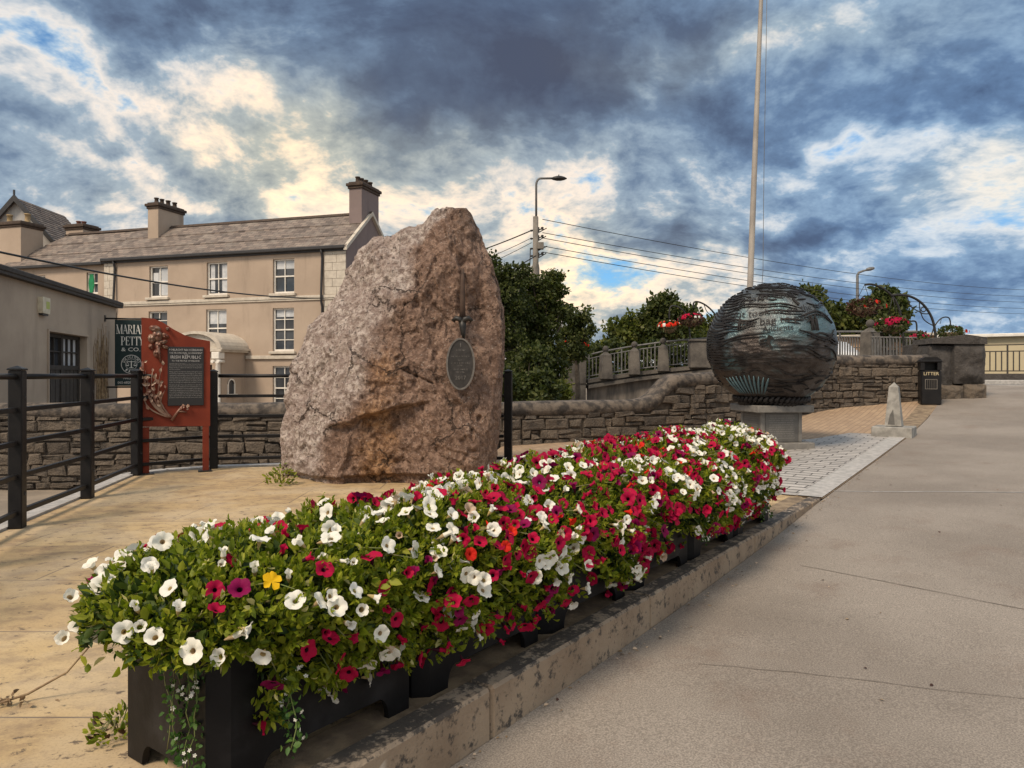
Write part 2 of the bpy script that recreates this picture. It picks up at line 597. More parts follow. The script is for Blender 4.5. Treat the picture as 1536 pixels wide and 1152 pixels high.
def make_materials():
    M = {}
    # concrete footpath: exposed aggregate
    m, g, p = new_mat('path_concrete')
    c = coords(g)
    big = g.noise(c, 0.55, 5, 0.6)
    col = g.mix(g.sstep(big, .32, .68), (0.216, 0.183, 0.151), (0.300, 0.260, 0.219))
    col = g.mix(g.m('MULTIPLY', g.sstep(g.noise(c, 1.7, 6, 0.7), .52, .72), 0.55), col, (0.205, 0.152, 0.118))
    sp = g.noise(c, 130, 3, 0.7)
    col = g.mix(g.sstep(sp, .35, .68), g.mix(1.0, col, (.62, .61, .60), 'MULTIPLY'), g.mix(1.0, col, (1.22, 1.22, 1.22), 'MULTIPLY'))
    grit = g.noise(c, 48, 4, 0.7)
    col = g.mix(g.m('MULTIPLY', g.sstep(grit, .58, .72), .45), col, (0.10, 0.082, 0.066))
    spot = g.sstep(g.noise(c, 8.0, 4, 0.6), .66, .74)
    col = g.mix(g.m('MULTIPLY', spot, .35), col, (0.12, 0.10, 0.08))
    g.put(p.inputs['Base Color'], col)
    p.inputs['Roughness'].default_value = 0.85
    bump(g, p, g.m('ADD', g.m('MULTIPLY', sp, .6), g.m('MULTIPLY', grit, .6)), 0.55, 0.006)
    M['path'] = m
    # sandstone paving slabs of the terrace
    m, g, p = new_mat('sandstone_slabs')
    c = coords(g)
    br = g.add('ShaderNodeTexBrick')
    g.put(br.inputs['Vector'], c)
    br.inputs['Scale'].default_value = 1.0
    br.inputs['Brick Width'].default_value = 1.45
    br.inputs['Row Height'].default_value = 0.90
    br.inputs['Mortar Size'].default_value = 0.006
    br.inputs['Mortar Smooth'].default_value = 0.2
    br.inputs['Color1'].default_value = (0.500, 0.362, 0.185, 1)
    br.inputs['Color2'].default_value = (0.415, 0.292, 0.150, 1)
    br.inputs['Mortar'].default_value = (0.13, 0.10, 0.075, 1)
    strat = g.add('ShaderNodeMapping')
    strat.inputs['Scale'].default_value = (1.5, 2.1, 1.0)
    strat.inputs['Rotation'].default_value = (0, 0, -0.5)
    g.put(strat.inputs[0], c)
    s1 = g.noise(strat.outputs[0], 2.6, 8, 0.70, 0.2)
    col = g.mix(g.m('MULTIPLY', g.sstep(s1, .42, .66), .75), br.outputs[0], (0.215, 0.145, 0.088))
    col = g.mix(g.m('MULTIPLY', g.sstep(g.noise(c, 1.1, 4, 0.6), .42, .62), .50), col, (0.50, 0.40, 0.27))
    s2 = g.noise(strat.outputs[0], 7.5, 7, 0.74, 0.1)
    col = g.mix(g.m('MULTIPLY', g.sstep(s2, .565, .64), .85), col, (0.070, 0.052, 0.042))
    col = g.mix(g.m('MULTIPLY', g.sstep(g.noise(c, 90, 3, 0.7), .45, .75), .35), col, (0.16, 0.11, 0.07))
    g.put(p.inputs['Base Color'], col)
    p.inputs['Roughness'].default_value = 0.82
    bump(g, p, g.m('ADD', g.m('MULTIPLY', s1, .8), g.m('SUBTRACT', g.m('MULTIPLY', s2, .4), br.outputs['Fac'])), 0.5, 0.008)
    M['slab'] = m
    # grey granite setts
    m, g, p = new_mat('granite_setts')
    c = coords(g)
    br = g.add('ShaderNodeTexBrick')
    wv = g.vm('ADD', c, g.vm('SCALE', g.vm('SUBTRACT', g.noise(c, 9, 2, 0.5, out='Color'), (.5, .5, .5)), .022))
    sw = g.add('ShaderNodeMapping')
    sw.inputs['Rotation'].default_value = (0, 0, math.radians(90))
    sw.inputs['Scale'].default_value = (0.42, 1, 1)
    g.put(sw.inputs[0], wv)
    g.put(br.inputs['Vector'], sw.outputs[0])
    br.inputs['Scale'].default_value = 1.0
    br.inputs['Brick Width'].default_value = 0.30
    br.inputs['Row Height'].default_value = 0.072
    br.inputs['Mortar Size'].default_value = 0.0085
    br.inputs['Mortar Smooth'].default_value = 0.4
    br.inputs['Color1'].default_value = (0.46, 0.43, 0.40, 1)
    br.inputs['Color2'].default_value = (0.33, 0.31, 0.29, 1)
    br.inputs['Mortar'].default_value = (0.055, 0.050, 0.045, 1)
    col = g.mix(g.m('MULTIPLY', g.sstep(g.noise(c, 22, 5, .6), .4, .7), .35), br.outputs[0], (0.22, .2, .18))
    g.put(p.inputs['Base Color'], col)
    p.inputs['Roughness'].default_value = 0.7
    bump(g, p, g.m('MULTIPLY', br.outputs['Fac'], -1), 0.8, 0.012)
    M['setts'] = m
    # sand coloured brick paving
    m, g, p = new_mat('sand_paving')
    c = coords(g)
    br = g.add('ShaderNodeTexBrick')
    g.put(br.inputs['Vector'], c)
    br.inputs['Scale'].default_value = 1.0
    br.inputs['Brick Width'].default_value = 0.21
    br.inputs['Row Height'].default_value = 0.105
    br.inputs['Mortar Size'].default_value = 0.008
    br.inputs['Color1'].default_value = (0.38, 0.268, 0.170, 1)
    br.inputs['Color2'].default_value = (0.30, 0.208, 0.135, 1)
    br.inputs['Mortar'].default_value = (0.20, 0.14, 0.09, 1)
    col = g.mix(g.m('MULTIPLY', g.sstep(g.noise(c, 3.5, 6, .65), .45, .72), .55), br.outputs[0], (0.24, .16, .10))
    g.put(p.inputs['Base Color'], col)
    p.inputs['Roughness'].default_value = 0.9
    bump(g, p, g.noise(c, 40, 4, .6), 0.3, 0.006)
    M['sand'] = m
    # weathered kerb stone with black lichen and white spots
    m, g, p = new_mat('kerb_stone')
    c = coords(g)
    n1 = g.noise(c, 9, 8, 0.68)
    col = g.mix(g.sstep(g.noise(c, 2.2, 5, .6), .35, .65), (0.235, 0.165, 0.108), (0.315, 0.235, 0.160))
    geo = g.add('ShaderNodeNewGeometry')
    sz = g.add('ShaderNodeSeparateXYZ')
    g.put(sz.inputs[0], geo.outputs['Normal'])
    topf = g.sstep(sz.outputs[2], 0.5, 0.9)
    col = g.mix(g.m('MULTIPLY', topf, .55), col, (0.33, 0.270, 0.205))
    thr = g.m('ADD', g.m('ADD', g.m('MULTIPLY', n1, .62), g.m('MULTIPLY', g.noise(c, 38, 5, .7), .38)), g.m('MULTIPLY', topf, .085))
    col = g.mix(g.m('MULTIPLY', g.sstep(thr, .515, .60), .9), col, (0.040, 0.034, 0.030))
    vo = g.add('ShaderNodeTexVoronoi')
    g.put(vo.inputs['Vector'], g.vm('ADD', c, g.vm('SCALE', g.noise(c, 14, 2, .5, out='Color'), .06)))
    vo.inputs['Scale'].default_value = 10
    col = g.mix(g.m('MULTIPLY', g.sstep(vo.outputs['Distance'], .20, .13), g.sstep(g.noise(c, 3.3, 2, .5), .58, .66)), col, (0.50, 0.42, 0.33))
    g.put(p.inputs['Base Color'], col)
    p.inputs['Roughness'].default_value = 0.85
    bump(g, p, g.m('ADD', g.noise(c, 45, 5, .65), g.m('MULTIPLY', n1, .6)), 0.6, 0.01)
    M['kerb'] = m
    M['dirt'] = basic('dirt_strip', (0.27, 0.20, 0.125), (0.14, 0.10, 0.065), 7, 0.95, bmp=.6, bscale=40)
    M['ground'] = basic('earth_ground', (0.26, 0.21, 0.16), (0.19, 0.155, 0.12), 2, 0.95, bmp=.4, bscale=30)
    M['asphalt'] = basic('road_asphalt', (0.15, 0.14, 0.135), (0.105, 0.10, 0.098), 3, 0.9, bmp=.4, bscale=120)
    M['white_line'] = basic('road_paint', (0.7, 0.69, 0.66), (0.5, 0.49, 0.47), 20, 0.7)
    M['pale_edge'] = basic('pale_edging', (0.42, 0.40, 0.38), (0.30, 0.29, 0.275), 12, 0.8, bmp=.3)
    # rubble masonry
    def masonry(name, cs, dark=0.75):
        m, g, p = new_mat(name)
        c = coords(g)
        r = isl(g)
        col = g.ramp(r, [(0, cs[0]), (.35, cs[1]), (.7, cs[2]), (1, cs[3])])
        n = g.noise(c, 6, 7, 0.66)
        col = g.mix(g.m('MULTIPLY', g.sstep(n, .45, .68), dark), col, (0.035, 0.030, 0.026))
        col = g.mix(g.m('MULTIPLY', g.sstep(g.noise(c, 20, 5, .65), .60, .72), .5), col, (0.34, 0.29, 0.22))
        g.put(p.inputs['Base Color'], col)
        p.inputs['Roughness'].default_value = 0.9
        bump(g, p, g.m('ADD', g.noise(c, 28, 7, .7), g.noise(c, 7, 4, .6)), 0.9, 0.045)
        return m
    M['rubble'] = masonry('rubble_stone', [(0.108, 0.084, 0.062), (0.150, 0.118, 0.088), (0.126, 0.100, 0.076), (0.078, 0.063, 0.050)])
    M['rubble_dark'] = masonry('dark_limestone', [(0.052, 0.047, 0.044), (0.078, 0.070, 0.065), (0.062, 0.054, 0.049), (0.042, 0.039, 0.038)], .85)
    M['mortar'] = basic('old_mortar', (0.105, 0.080, 0.058), (0.045, 0.035, 0.027), 8, 0.95, bmp=.6, bscale=30)
    M['coping'] = basic('wall_coping', (0.140, 0.112, 0.088), (0.038, 0.032, 0.028), 6.5, 0.9, bmp=.7, bscale=18, bdist=.03, detail=9, lo=.38, hi=.62)
    M['bridge_stone'] = basic('bridge_concrete', (0.130, 0.115, 0.098), (0.060, 0.053, 0.047), 1.8, 0.9, bmp=.5, bscale=12, bdist=.03, detail=8)
    m, g, p = new_mat('stained_concrete')
    c = coords(g)
    mp = g.add('ShaderNodeMapping')
    mp.inputs['Scale'].default_value = (1.6, 1.6, 0.22)
    g.put(mp.inputs[0], c)
    col = g.mix(g.sstep(g.noise(mp.outputs[0], 1.4, 7, .65), .36, .64), (0.070, 0.064, 0.060), (0.20, 0.172, 0.145))
    g.put(p.inputs['Base Color'], col)
    p.inputs['Roughness'].default_value = 0.9
    M['stained'] = m
    # house render
    def render_wall(name, a, b, streak=.55):
        m, g, p = new_mat(name)
        c = coords(g)
        mp = g.add('ShaderNodeMapping')
        mp.inputs['Scale'].default_value = (1.0, 1.0, 0.16)
        g.put(mp.inputs[0], c)
        col = g.mix(g.sstep(g.noise(c, .5, 5, .6), .35, .65), a, b)
        col = g.mix(g.m('MULTIPLY', g.sstep(g.noise(mp.outputs[0], 1.6, 7, .65), .52, .75), streak), col, tuple(x * .5 for x in a))
        g.put(p.inputs['Base Color'], col)
        p.inputs['Roughness'].default_value = 0.9
        bump(g, p, g.noise(c, 40, 4, .6), .25, .008)
        return m
    M['render'] = render_wall('house_render', (0.405, 0.318, 0.245), (0.350, 0.272, 0.208))
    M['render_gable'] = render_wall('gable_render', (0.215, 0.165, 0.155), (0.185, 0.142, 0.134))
    M['render_grey'] = render_wall('grey_render', (0.43, 0.345, 0.262), (0.33, 0.262, 0.200), .65)
    M['render_pale'] = render_wall('pale_render', (0.46, 0.44, 0.41), (0.38, 0.36, 0.34))
    M['cream_wall'] = render_wall('cream_cladding', (0.52, 0.45, 0.30), (0.47, 0.40, 0.265), .2)
    M['tan_wall'] = render_wall('tan_cladding', (0.45, 0.30, 0.185), (0.38, 0.25, 0.155), .3)
    M['trim'] = basic('painted_trim', (0.54, 0.485, 0.405), (0.44, 0.39, 0.325), 4, 0.8)
    M['white'] = basic('white_paint', (0.76, 0.72, 0.65), (0.66, 0.62, 0.56), 6, 0.5)
    M['black'] = basic('black_paint', (0.008, 0.0075, 0.008), (0.013, 0.012, 0.012), 5, 0.38, spec=.22, bmp=.08, bscale=25)
    M['black_trim'] = basic('black_gutter', (0.020, 0.019, 0.020), (0.03, 0.028, 0.028), 5, 0.5)
    # slate roof
    m, g, p = new_mat('roof_slates')
    c = coords(g)
    br = g.add('ShaderNodeTexBrick')
    g.put(br.inputs['Vector'], c)
    br.inputs['Scale'].default_value = 1.0
    br.inputs['Brick Width'].default_value = 0.36
    br.inputs['Row Height'].default_value = 0.20
    br.inputs['Mortar Size'].default_value = 0.010
    br.inputs['Color1'].default_value = (0.235, 0.182, 0.148, 1)
    br.inputs['Color2'].default_value = (0.095, 0.073, 0.062, 1)
    br.inputs['Mortar'].default_value = (0.035, 0.03, 0.028, 1)
    col = g.mix(g.m('MULTIPLY', g.sstep(g.noise(c, 1.3, 7, .68), .45, .70), .6), br.outputs[0], (0.26, 0.225, 0.19))
    g.put(p.inputs['Base Color'], col)
    p.inputs['Roughness'].default_value = 0.75
    wv = g.add('ShaderNodeTexWave', wave_type='BANDS', bands_direction='Y', wave_profile='SAW')
    g.put(wv.inputs['Vector'], c)
    wv.inputs['Scale'].default_value = 1.5708
    bump(g, p, g.m('SUBTRACT', g.m('MULTIPLY', g.noise(c, 9, 5, .7), .7), g.m('ADD', br.outputs['Fac'], 0)), 0.7, 0.03)
    M['slate'] = m
    # glass
    m, g, p = new_mat('window_glass')
    c = coords(g)
    g.put(p.inputs['Base Color'], g.mix(g.sstep(g.noise(c, 1.2, 2, .5), .4, .6), (0.02, 0.022, 0.026), (0.045, 0.05, 0.058)))
    p.inputs['Roughness'].default_value = 0.06
    M['glass'] = m
    M['curtain'] = basic('net_curtain', (0.55, 0.56, 0.57), (0.42, 0.44, 0.46), 3, 0.6)
    M['chimney_cap'] = basic('chimney_brick', (0.075, 0.050, 0.035), (0.045, 0.03, 0.022), 8, 0.9, bmp=.5, bscale=20)
    M['pot_red'] = basic('clay_pot', (0.20, 0.075, 0.045), (0.13, 0.05, 0.035), 9, 0.8)
    M['pot_yellow'] = basic('buff_pot', (0.42, 0.30, 0.15), (0.30, 0.21, 0.11), 9, 0.8)
    M['green_flag'] = basic('green_cloth', (0.01, 0.22, 0.085), (0.008, 0.17, 0.06), 6, 0.8)
    # boulder, driven by the vertex attribute that maps its rock zones
    m, g, p = new_mat('boulder_rock')
    c = coords(g)
    at = g.add('ShaderNodeAttribute', attribute_name='zones')
    sp = g.add('ShaderNodeSeparateColor')
    g.put(sp.inputs[0], at.outputs['Color'])
    zr, zo, zd = sp.outputs
    n1 = g.noise(c, 3.2, 8, .68)
    n2 = g.noise(c, 14, 7, .72)
    n3 = g.noise(c, 45, 5, .7)
    lich = g.mix(g.sstep(n2, .40, .60), (0.250, 0.188, 0.162), (0.60, 0.512, 0.455))
    lich = g.mix(g.m('MULTIPLY', g.sstep(n1, .42, .60), .60), lich, (0.36, 0.275, 0.240))
    red = g.mix(g.sstep(n2, .40, .62), (0.150, 0.092, 0.067), (0.350, 0.232, 0.172))
    red = g.mix(g.m('MULTIPLY', g.sstep(n1, .48, .68), .6), red, (0.185, 0.118, 0.090))
    orange = g.mix(g.sstep(n2, .40, .62), (0.165, 0.080, 0.036), (0.480, 0.270, 0.130))
    col = g.mix(g.sstep(g.m('ADD', zr, g.m('MULTIPLY', g.m('SUBTRACT', n1, .5), 1.0)), .28, .72), lich, red)
    col = g.mix(g.m('MULTIPLY', g.sstep(g.m('ADD', zo, g.m('MULTIPLY', g.m('SUBTRACT', n1, .5), 1.1)), .35, .80), .8), col, orange)
    col = g.mix(g.m('MULTIPLY', g.sstep(g.m('ADD', zd, g.m('MULTIPLY', g.m('SUBTRACT', n1, .5), .6)), .35, .7), .55), col, (0.085, 0.060, 0.046))
    ve = g.add('ShaderNodeTexVoronoi', feature='DISTANCE_TO_EDGE')
    g.put(ve.inputs['Vector'], g.vm('ADD', c, g.vm('SCALE', g.noise(c, 4, 5, .65, out='Color'), .35)))
    ve.inputs['Scale'].default_value = 1.5
    crk = g.m('MULTIPLY', g.sstep(ve.outputs['Distance'], .022, .004), g.sstep(g.noise(c, 1.9, 2, .5), .47, .60))
    col = g.mix(g.m('MULTIPLY', crk, .8), col, (0.045, 0.030, 0.024))
    ms = g.add('ShaderNodeMapping')
    ms.inputs['Scale'].default_value = (1, 1, 0.6)
    g.put(ms.inputs[0], g.vm('ADD', c, g.vm('SCALE', g.noise(c, 20, 3, .6, out='Color'), .09)))
    vo = g.add('ShaderNodeTexVoronoi')
    g.put(vo.inputs['Vector'], ms.outputs[0])
    vo.inputs['Scale'].default_value = 20
    pit = g.m('MULTIPLY', g.sstep(vo.outputs['Distance'], .30, .12), g.sstep(n2, .42, .60))
    col = g.mix(g.m('MULTIPLY', pit, .72), col, (0.035, 0.024, 0.020))
    col = g.mix(g.m('MULTIPLY', g.sstep(n3, .585, .69), .7), col, (0.62, 0.55, 0.48))
    col = g.mix(g.m('MULTIPLY', g.sstep(n3, .44, .32), .8), col, (0.05, 0.036, 0.030))
    g.put(p.inputs['Base Color'], col)
    p.inputs['Roughness'].default_value = 0.92
    p.inputs['Specular IOR Level'].default_value = 0.25
    hh = g.m('ADD', g.m('MULTIPLY', n2, 1.0), g.m('ADD', g.m('MULTIPLY', n3, .5), g.m('ADD', g.m('MULTIPLY', pit, -.6), g.m('MULTIPLY', crk, -1.0))))
    bump(g, p, hh, 1.0, 0.055)
    M['boulder'] = m
    M['bronze_plaque'] = basic('plaque_bronze', (0.035, 0.032, 0.030), (0.055, 0.050, 0.046), 14, 0.5, .5, bmp=.2)
    M['plaque_text'] = basic('worn_letter_bronze', (0.17, 0.155, 0.14), (0.12, 0.11, 0.10), 30, 0.5, .4)
    M['dark_iron'] = basic('dark_iron', (0.018, 0.018, 0.017), (0.030, 0.028, 0.026), 20, 0.5, .3)
    M['blade'] = basic('ground_groove', (0.085, 0.058, 0.046), (0.060, 0.042, 0.034), 10, 0.9, spec=.1)
    # globe bronze, verdigris in streaks
    m, g, p = new_mat('globe_bronze')
    c = coords(g)
    n = g.noise(c, 1.6, 6, .6)
    col = g.mix(g.sstep(n, .35, .65), (0.105, 0.112, 0.112), (0.165, 0.178, 0.180))
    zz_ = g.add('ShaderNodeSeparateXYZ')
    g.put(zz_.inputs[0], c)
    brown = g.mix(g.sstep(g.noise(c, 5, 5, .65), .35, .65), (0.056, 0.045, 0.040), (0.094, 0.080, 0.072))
    col = g.mix(g.sstep(g.m('ADD', g.m('ADD', zz_.outputs[2], g.m('MULTIPLY', zz_.outputs[0], -.12)), g.m('MULTIPLY', g.noise(c, 2.2, 5, .6), .9)), .44, .74), brown, col)  # lower half: browner bronze, with the underside's shade also put into the colour
    col = g.mix(g.m('MULTIPLY', g.sstep(g.noise(c, 1.15, 5, .6, .4), .48, .62), .75), col, (0.13, 0.22, 0.24))
    g.put(p.inputs['Base Color'], col)
    p.inputs['Metallic'].default_value = 0.85
    p.inputs['Roughness'].default_value = 0.42
    wv = g.add('ShaderNodeTexWave', wave_type='BANDS', bands_direction='Z')
    g.put(wv.inputs['Vector'], c)
    wv.inputs['Scale'].default_value = 5
    wv.inputs['Distortion'].default_value = 9
    wv.inputs['Detail'].default_value = 3
    bump(g, p, g.m('ADD', g.m('MULTIPLY', wv.outputs['Fac'], .12), g.noise(c, 9, 7, .72)), 0.55, 0.05)
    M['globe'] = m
    M['globe_line'] = basic('globe_dark_relief', (0.020, 0.018, 0.018), (0.036, 0.032, 0.030), 6, 0.55, .4, spec=.2)
    M['globe_patina'] = basic('globe_patina', (0.10, 0.165, 0.185), (0.07, 0.12, 0.135), 6, 0.5, .3)
    M['granite'] = basic('grey_granite', (0.195, 0.180, 0.160), (0.135, 0.125, 0.112), 9, 0.75, bmp=.3, bscale=80)
    M['granite_dark'] = basic('polished_granite_panel', (0.105, 0.098, 0.088), (0.080, 0.075, 0.068), 9, 0.5)
    M['granite_text'] = basic('cut_letter_granite', (0.18, 0.17, 0.155), None, rough=.7)
    M['obelisk'] = basic('pale_limestone', (0.33, 0.315, 0.285), (0.20, 0.19, 0.172), 6, 0.8, bmp=.4, bscale=60)
    M['planter'] = basic('planter_black', (0.0065, 0.006, 0.0065), (0.022, 0.021, 0.022), 5.0, 0.5, bmp=.15, bscale=18, lo=.46, hi=.78, spec=.2)
    M['soil'] = basic('potting_soil', (0.018, 0.013, 0.010), (0.030, 0.022, 0.015), 20, 0.95, bmp=.8, bscale=40)
    M['red_panel'] = basic('oxide_red_paint', (0.190, 0.034, 0.016), (0.150, 0.026, 0.013), 4, 0.65, bmp=.1, spec=.2)
    M['relief'] = basic('relief_bronze', (0.155, 0.055, 0.036), (0.24, 0.16, 0.115), 7, 0.42, .25)
    M['relief_pale'] = basic('relief_pale', (0.36, 0.26, 0.19), (0.20, 0.09, 0.06), 12, 0.45, .2)
    M['text_black'] = basic('black_tablet', (0.011, 0.011, 0.012), None, rough=.45)
    M['text_white'] = basic('tablet_letters', (0.42, 0.41, 0.40), None, rough=.6)
    M['text_grey'] = basic('tablet_small_letters', (0.24, 0.23, 0.22), None, rough=.6)
    M['sign_green'] = basic('sign_dark_green', (0.006, 0.020, 0.022), (0.008, 0.025, 0.026), 3, 0.4)
    M['sign_white'] = basic('sign_lettering', (0.70, 0.68, 0.63), None, rough=.6)
    M['galv'] = basic('galvanised_steel', (0.165, 0.160, 0.154), (0.11, 0.107, 0.104), 6, 0.6, .2)
    M['pole_concrete'] = basic('pole_concrete', (0.20, 0.178, 0.152), (0.14, 0.125, 0.108), 5, 0.85)
    M['pole_white'] = basic('pole_paint', (0.36, 0.325, 0.285), (0.27, 0.24, 0.21), 2, 0.5)
    M['gold'] = basic('gold_lettering', (0.52, 0.43, 0.26), None, rough=.5)
    M['alarm'] = basic('alarm_plastic', (0.62, 0.56, 0.42), (0.52, 0.46, 0.34), 6, 0.5)
    M['lime'] = basic('lime_sticker', (0.40, 0.45, 0.12), None, rough=.6)
    M['wood_dark'] = basic('dark_timber', (0.045, 0.037, 0.030), (0.028, 0.023, 0.019), 9, 0.7)
    M['bark'] = basic('tree_bark', (0.10, 0.080, 0.060), (0.050, 0.040, 0.03), 8, 0.95, bmp=.8, bscale=20)
    M['stem'] = basic('green_stem', (0.11, 0.16, 0.035), (0.16, 0.14, 0.05), 8, 0.7)
    M['dead'] = basic('dry_stem', (0.30, 0.215, 0.12), (0.16, 0.10, 0.055), 12, 0.85)
    M['car_white'] = basic('car_paint_white', (0.68, 0.68, 0.68), None, rough=.25)
    M['rubber'] = basic('tyre_rubber', (0.02, 0.02, 0.02), None, rough=.8)
    # leaves
    M['leaf_pet'] = leaf_mat('petunia_leaf', (0.105, 0.145, 0.012), (0.20, 0.24, 0.016), (0.35, 0.355, 0.034), .42)
    M['leaf_pet_shade'] = leaf_mat('petunia_leaf_shade', (0.016, 0.036, 0.007), (0.036, 0.068, 0.010), (0.075, 0.105, 0.016), .2)  # inner leaves: shade inside the mound put into a darker leaf colour
    M['leaf_bacopa'] = leaf_mat('bacopa_leaf', (0.035, 0.090, 0.018), (0.060, 0.130, 0.022), (0.10, 0.17, 0.035), .3)
    M['leaf_dark'] = leaf_mat('dark_tree_leaf', (0.024, 0.034, 0.011), (0.046, 0.062, 0.016), (0.088, 0.098, 0.026), .3)
    M['leaf_mid'] = leaf_mat('mid_tree_leaf', (0.035, 0.050, 0.014), (0.062, 0.080, 0.020), (0.105, 0.112, 0.030), .3)
    M['leaf_light'] = leaf_mat('light_tree_leaf', (0.060, 0.080, 0.016), (0.10, 0.120, 0.022), (0.15, 0.155, 0.035), .35)
    M['leaf_red'] = leaf_mat('bronze_leaf', (0.040, 0.018, 0.014), (0.07, 0.030, 0.02), (0.09, 0.05, 0.03), .2)
    M['pet_white'] = petal_mat('petal_white', (0.80, 0.78, 0.72), (0.84, 0.81, 0.70), .25)
    M['pet_throat'] = petal_mat('petal_throat_white', (0.50, 0.38, 0.16), (0.42, 0.30, 0.17), .2)
    M['pet_crimson'] = petal_mat('petal_crimson', (0.49, 0.006, 0.050), (0.35, 0.004, 0.046), .28)
    M['pet_dark'] = petal_mat('petal_throat_dark', (0.035, 0.002, 0.010), (0.02, 0.001, 0.006), .1)
    M['pet_orange'] = petal_mat('petal_vermilion', (0.72, 0.035, 0.012), (0.62, 0.020, 0.012), .28)
    M['pet_purple'] = petal_mat('petal_purple', (0.26, 0.004, 0.075), (0.20, 0.004, 0.06), .25)
    M['pet_faded'] = petal_mat('petal_faded', (0.62, 0.50, 0.36), (0.50, 0.34, 0.24), .2)
    M['pet_yellow'] = petal_mat('petal_yellow', (0.78, 0.52, 0.015), (0.75, 0.45, 0.01), .25)
    M['bud'] = petal_mat('flower_bud', (0.42, 0.40, 0.12), (0.50, 0.46, 0.20), .25)
    return M


MAT = make_materials()

# ------------------------------------------------------------------ the lie of the land
KX, KY = 2.95, 7.19                       # a point on the kerb line
DX, DY = 0.575, 0.818                     # along the kerb, away from the viewer
NX, NY = 0.818, -0.575                    # across, towards the footpath
KROT = math.atan2(DY, DX)
T0 = 7.58
_HT = [-8, 0, 2.2, 3, 4.2, 6, 7.6, 9.5, 11, 14.3, 17, 19.3, 22, 25, 32, 60]
_HZ = [-.18, -.175, -.17, -.16, -.145, -.09, -.012, .045, .09, .20, .37, .63, .82, .95, 1.0, 1.0]


def kp(t, w, z=0.0):
    """kerb frame (t along, w across) to world"""
    return Vector((KX + (t - T0) * DX + w * NX, KY + (t - T0) * DY + w * NY, z))


def tw(x, y):
    return (T0 + (x - KX) * DX + (y - KY) * DY, (x - KX) * NX + (y - KY) * NY)


def h_path(t):
    return float(np.interp(t, _HT, _HZ))


def h_terr(t):
    return max(0.0, h_path(t)) if t < 8.5 else h_path(t)


def kobj(mb, name, mats):
    """mesh given in kerb-frame coordinates (t, w, z), w towards the path -> world object"""
    o = mb.build(name, mats)
    o.location = kp(0, 0)
    o.matrix_world = Matrix(((DX, -NX, 0, kp(0, 0).x), (DY, -NY, 0, kp(0, 0).y), (0, 0, 1, 0), (0, 0, 0, 1)))
    return o


def sheet(name, mat, ts, wfun0, wfun1, hfun, nw=6, dz=0.0):
    """strip surface in the kerb frame; y of the mesh is -w"""
    mb = MB()
    for t in ts:
        a, b = wfun0(t), wfun1(t)
        for j in range(nw + 1):
            w = a + (b - a) * j / nw
            mb.v.append((t, -w, hfun(t, w) + dz))
    for i in range(len(ts) - 1):
        for j in range(nw):
            k = i * (nw + 1) + j
            mb.f.append((k, k + 1, k + nw + 2, k + nw + 1))
            mb.mi.append(0)
            mb.sm.append(True)
    o = kobj(mb, name, mat)
    o['kind'] = 'structure'
    return o


